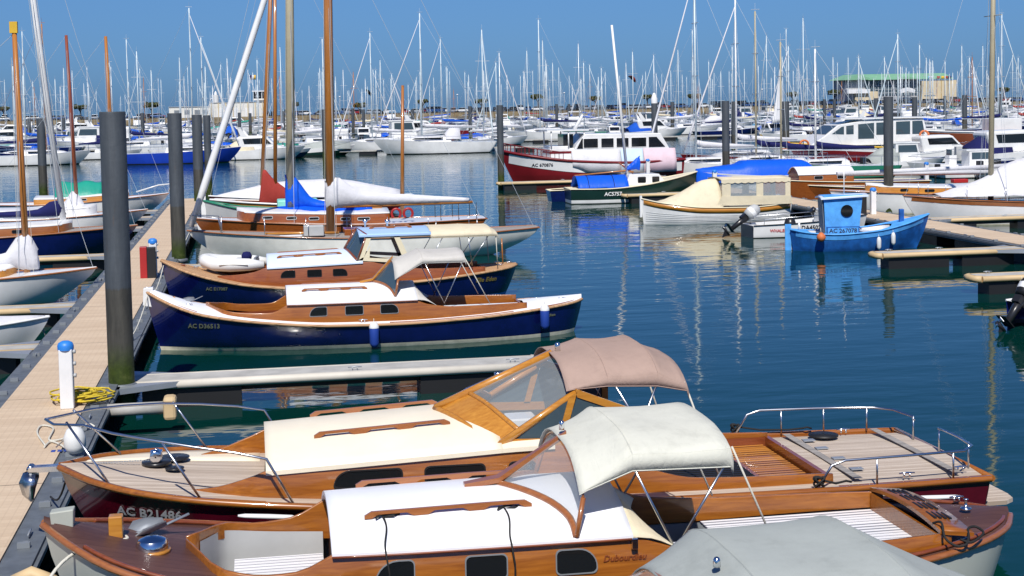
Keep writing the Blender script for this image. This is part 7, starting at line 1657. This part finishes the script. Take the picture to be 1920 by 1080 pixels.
tl = ['at the far left edge', 'second from the left, right of the dark pile', 'third from the left, behind the tall far mast', 'mostly hidden behind the putty grey mast', 'left of the small green kite', 'just right of the brown mizzen mast', 'seventh from the left, before the middle of the picture', 'tallest, at the middle of the picture', 'left of the thick white leaning mast', 'under the red kite', 'behind the slanting furled jibs', 'right of the hoisted white sail', 'just left of the green roofed club house', 'at the far right, beyond the putty grey mast']
for (a, b, c_), l in zip(trees, tl): pine(a, b, c_, 'umbrella pine on the quay ' + l)
# white harbour office with the lookout tower
def bx(name, mat, parent, *a, bevel=0): m = MB(); m.box(*a); return m.build(name, mat, parent, bevel)
X0 = xat(320, 452); X1 = xat(497, 452)
t = root('harbour_building', (X0, YQY+1.5, ZQ), 0, 'long low white harbour building with pilasters on the left part of the quay', 'building')
W = X1-X0
bx('wall', 'bldwhite', t, 0, 12, 0, 8, 0, 3.2); bx('wall', 'bldwhite', t, 12.01, W, -.3, 9, 0, 4.3); bx('roof', 'lgrey', t, -.2, 12, -.2, 8.2, 3.2, 3.35); bx('roof', 'lgrey', t, 12.0, W+.2, -.5, 9.2, 4.3, 4.45)
for x in linsp(12.4, W-.3, 8): bx('pilaster', 'bldcream', t, x-.18, x+.18, -.42, -.3, 0, 4.25)
for x in (14.2, 18.5, 22.6): bx('door', 'postwhite', t, x, x+2.0, -.36, -.3, 0, 2.6)
for x in (1.5, 4.5, 7.5, 9.8): bx('window', 'grey', t, x, x+1.6, -.06, .0, 1.0, 2.3)
p0 = UY(487, 188, 460); zt = UY(487, 170, 460).z
t = root('control_tower', (p0.x, 460, ZQ), 0, 'small harbour control tower with a glazed cabin above the white building', 'tower')
bx('tower_shaft', 'lgrey', t, -1.2, 1.2, -1.2, 1.2, 0, p0.z-ZQ); bx('cabin', 'bldwhite', t, -2.1, 2.1, -2.1, 2.1, p0.z-ZQ, p0.z-ZQ+.5); g = bx('glazing', 'glass', t, -1.95, 1.95, -1.95, 1.95, p0.z-ZQ+.5, zt-ZQ-.3)
for x in (-1.98, -.7, .6, 1.9): bx('mullion', 'postwhite', g, x-.06, x+.10, -2.0, -1.94, p0.z-ZQ+.5, zt-ZQ-.3)
bx('roof', 'postwhite', t, -2.3, 2.3, -2.3, 2.3, zt-ZQ-.3, zt-ZQ); m = MB(); m.tube([(0, 0, zt-ZQ), (0, 0, zt-ZQ+3.4)], .06, 5); m.build('aerial', 'alu', t)
t = root('flagpole', (p0.x-2.9, 456, ZQ), 0, 'flagpole with a small dark blue, white and yellow flag above the control tower', 'flagpole')
m = MB(); fz = UY(475, 140, 456).z-ZQ; m.tube([(0, 0, 0), (0, 0, fz)], .07, 6); m.build('pole', 'alu', t)
for k, c in enumerate(('sailnavy', 'sailwhite', 'yellow')): m = MB(); m.slab([[(.1+k*.6+u, .06*math.sin(4*(k*.6+u)), fz-.1-v) for v in (0, 1.4)] for u in linsp(0, .6, 4)], .02, vec=(0, 1, 0)); m.build('flag_stripe', c, t)
p = UY(405, 200, 470); t = root('light_tower', (p.x, 470, ZQ), 0, 'squat grey light tower with a white pointed lantern behind the white building', 'tower'); zz = UY(405, 177, 470).z - ZQ
m = MB(); m.lathe((0, 0, 0), [(1.0, 0), (.85, zz-.2), (.01, zz-.2)], 10); m.build('tower_shaft', 'lgrey', t); m = MB(); m.lathe((0, 0, zz-.2), [(.5, 0), (.5, .5), (.05, 1.3), (.01, 1.3)], 8); m.build('lantern', 'postwhite', t)
# club house with the green roof
YC = 466; Xa = xat(1583, YC); Xb = xat(1793, YC); K = (Xb-Xa)/210.0   # metres per photo pixel
zb = ZQ; zE = UY(1600, 150, YC).z; zR = zE+1.9
t = root('club_house', (Xa, YC, ZQ), 0, 'cream and glass club house with a pale green roof on the quay at the right', 'building')
W = Xb-Xa; e = zE-ZQ; r = zR-ZQ
bx('hall_wall', 'bldcream', t, W*.10, W*.30, .1, 10, 0, e*.52); bx('hall_core', 'lgrey', t, W*.03, W*.67, 1.0, 12, 0, e-.02); bx('cream_wing', 'bldcream', t, W*.68, W*.99, -1.0, 12, .3, e*.93)
gl = bx('glazed_front', 'tint', t, W*.20, W*.67, .6, .99, e*.35, e*.95)
for x in linsp(W*.28, W*.66, 14): bx('mullion', 'postwhite', gl, x-.05, x+.05, .5, .6, e*.15, e*.95)
for z in linsp(e*.3, e*.9, 5): bx('mullion', 'postwhite', gl, W*.28, W*.66, .49, .59, z-.04, z+.04)
m = MB(); m.prism([(-.5, -1.2, e), (W*.12, -1.2, r), (W*.25, -1.2, e)], (0, 13.5, 0)); m.build('gable_roof', 'roofgreen', t)
m = MB(); m.prism([(W*.2, -1.5, e-.1), (W*.2, 5.5, r+.05), (W*.2, 12.5, e-.1)], (W*.76, 0, 0)); m.build('main_roof', 'roofgreen', t)
m = MB(); m.prism([(W*.46, -2.2, e), (W*.54, -2.2, e+1.0), (W*.62, -2.2, e)], (0, 3, 0)); m.build('porch_gable', 'roofgreen', t)
m = MB(); m.prism([(W*.47, -2.0, e*.55), (W*.50, -2.0, e*.62), (W*.54, -2.0, e*.66), (W*.58, -2.0, e*.62), (W*.61, -2.0, e*.55), (W*.60, -2.0, e*.42), (W*.54, -2, e*.5), (W*.48, -2.0, e*.42)], (0, .4, 0)); m.build('white_arch', 'postwhite', t)
bx('balcony', 'postwhite', t, W*.02, W*.22, -1.0, .0, e*.45, e*.62); bx('sign_band', 'grey', t, W*.70, W*.80, -1.03, -1.0, e*.28, e*.33)
for k, (x, c) in enumerate(((.73, 'skyhull'), (.75, 'sailwhite'), (.81, 'sailred'), (.85, 'yellow'), (.88, 'sailred'), (.91, 'sailnavy'))):
    m = MB(); m.slab([[(W*x+u, -1.35+.1*math.sin(3*u), e*1.10-v) for v in (0, 1.0)] for u in linsp(0, 1.1, 4)], .03, vec=(0, 1, 0)); m.tube([(W*x, -1.35, .0), (W*x, -1.35, e*1.12)], .05, 4)
    tt = m.build('flag', c); tt.location = (Xa, YC, ZQ); tag(tt, ['sky blue', 'white', 'first red', 'yellow', 'second red', 'navy'][k] + ' flag on a pole before the cream wing of the club house', 'flag', 'flags before the club house')
# street lamps
for k, px in enumerate((60, 210, 400, 640, 860, 1060, 1250, 1430, 1545, 1840)):
    X = xat(px, YQY+1); t = root('street_lamp', (X, YQY+1, ZQ), 0, 'slim street lamp on the quay edge, %s from the left' % nth(k), 'street lamp', 'street lamps on the quay'); m = MB(); m.tube([(0, 0, 0), (0, 0, 5.4)], .06, 5); m.build('pole', 'lgrey', t); m = MB(); m.lathe((0, 0, 5.3), [(.01, 0), (.28, .08), (.3, .25), (.1, .42), (.01, .42)], 8); m.build('lamp_head', 'postwhite', t)
# kites over the bay
def kite(px, py, Y, cols, label, s, ang):
    p = UY(px, py, Y); t = root('kite', tuple(p), 0, label, 'kite'); 
    for k, (c, a0, a1, rr) in enumerate(cols):
        m = MB(); rows = []
        for a in linsp(a0, a1, 8):
            w_ = math.sin(PI*(a-ang[0])/(ang[1]-ang[0]))**.6*.5+.12; rows.append([(s*math.cos(a), 0, s*math.sin(a)), (s*(1-.35*w_)*math.cos(a), .5, s*(1-.35*w_)*math.sin(a)), (s*(1-.9*w_)*math.cos(a), 1.0, s*(1-.9*w_)*math.sin(a))])
        m.slab(rows, .08); m.build('canopy_panel', c, t)
kite(686, 177, 600, [('black', -.25, 1.1, 1), ('green', 1.1, 1.55, 1)], 'small black and green kite in the sky left of the brown mizzen mast', 2.1, (-.25, 1.55))
kite(1182, 152, 560, [('sailred', -.2, 1.9, 1)], 'red curved kite in the sky in the middle', 2.2, (-.2, 1.9))
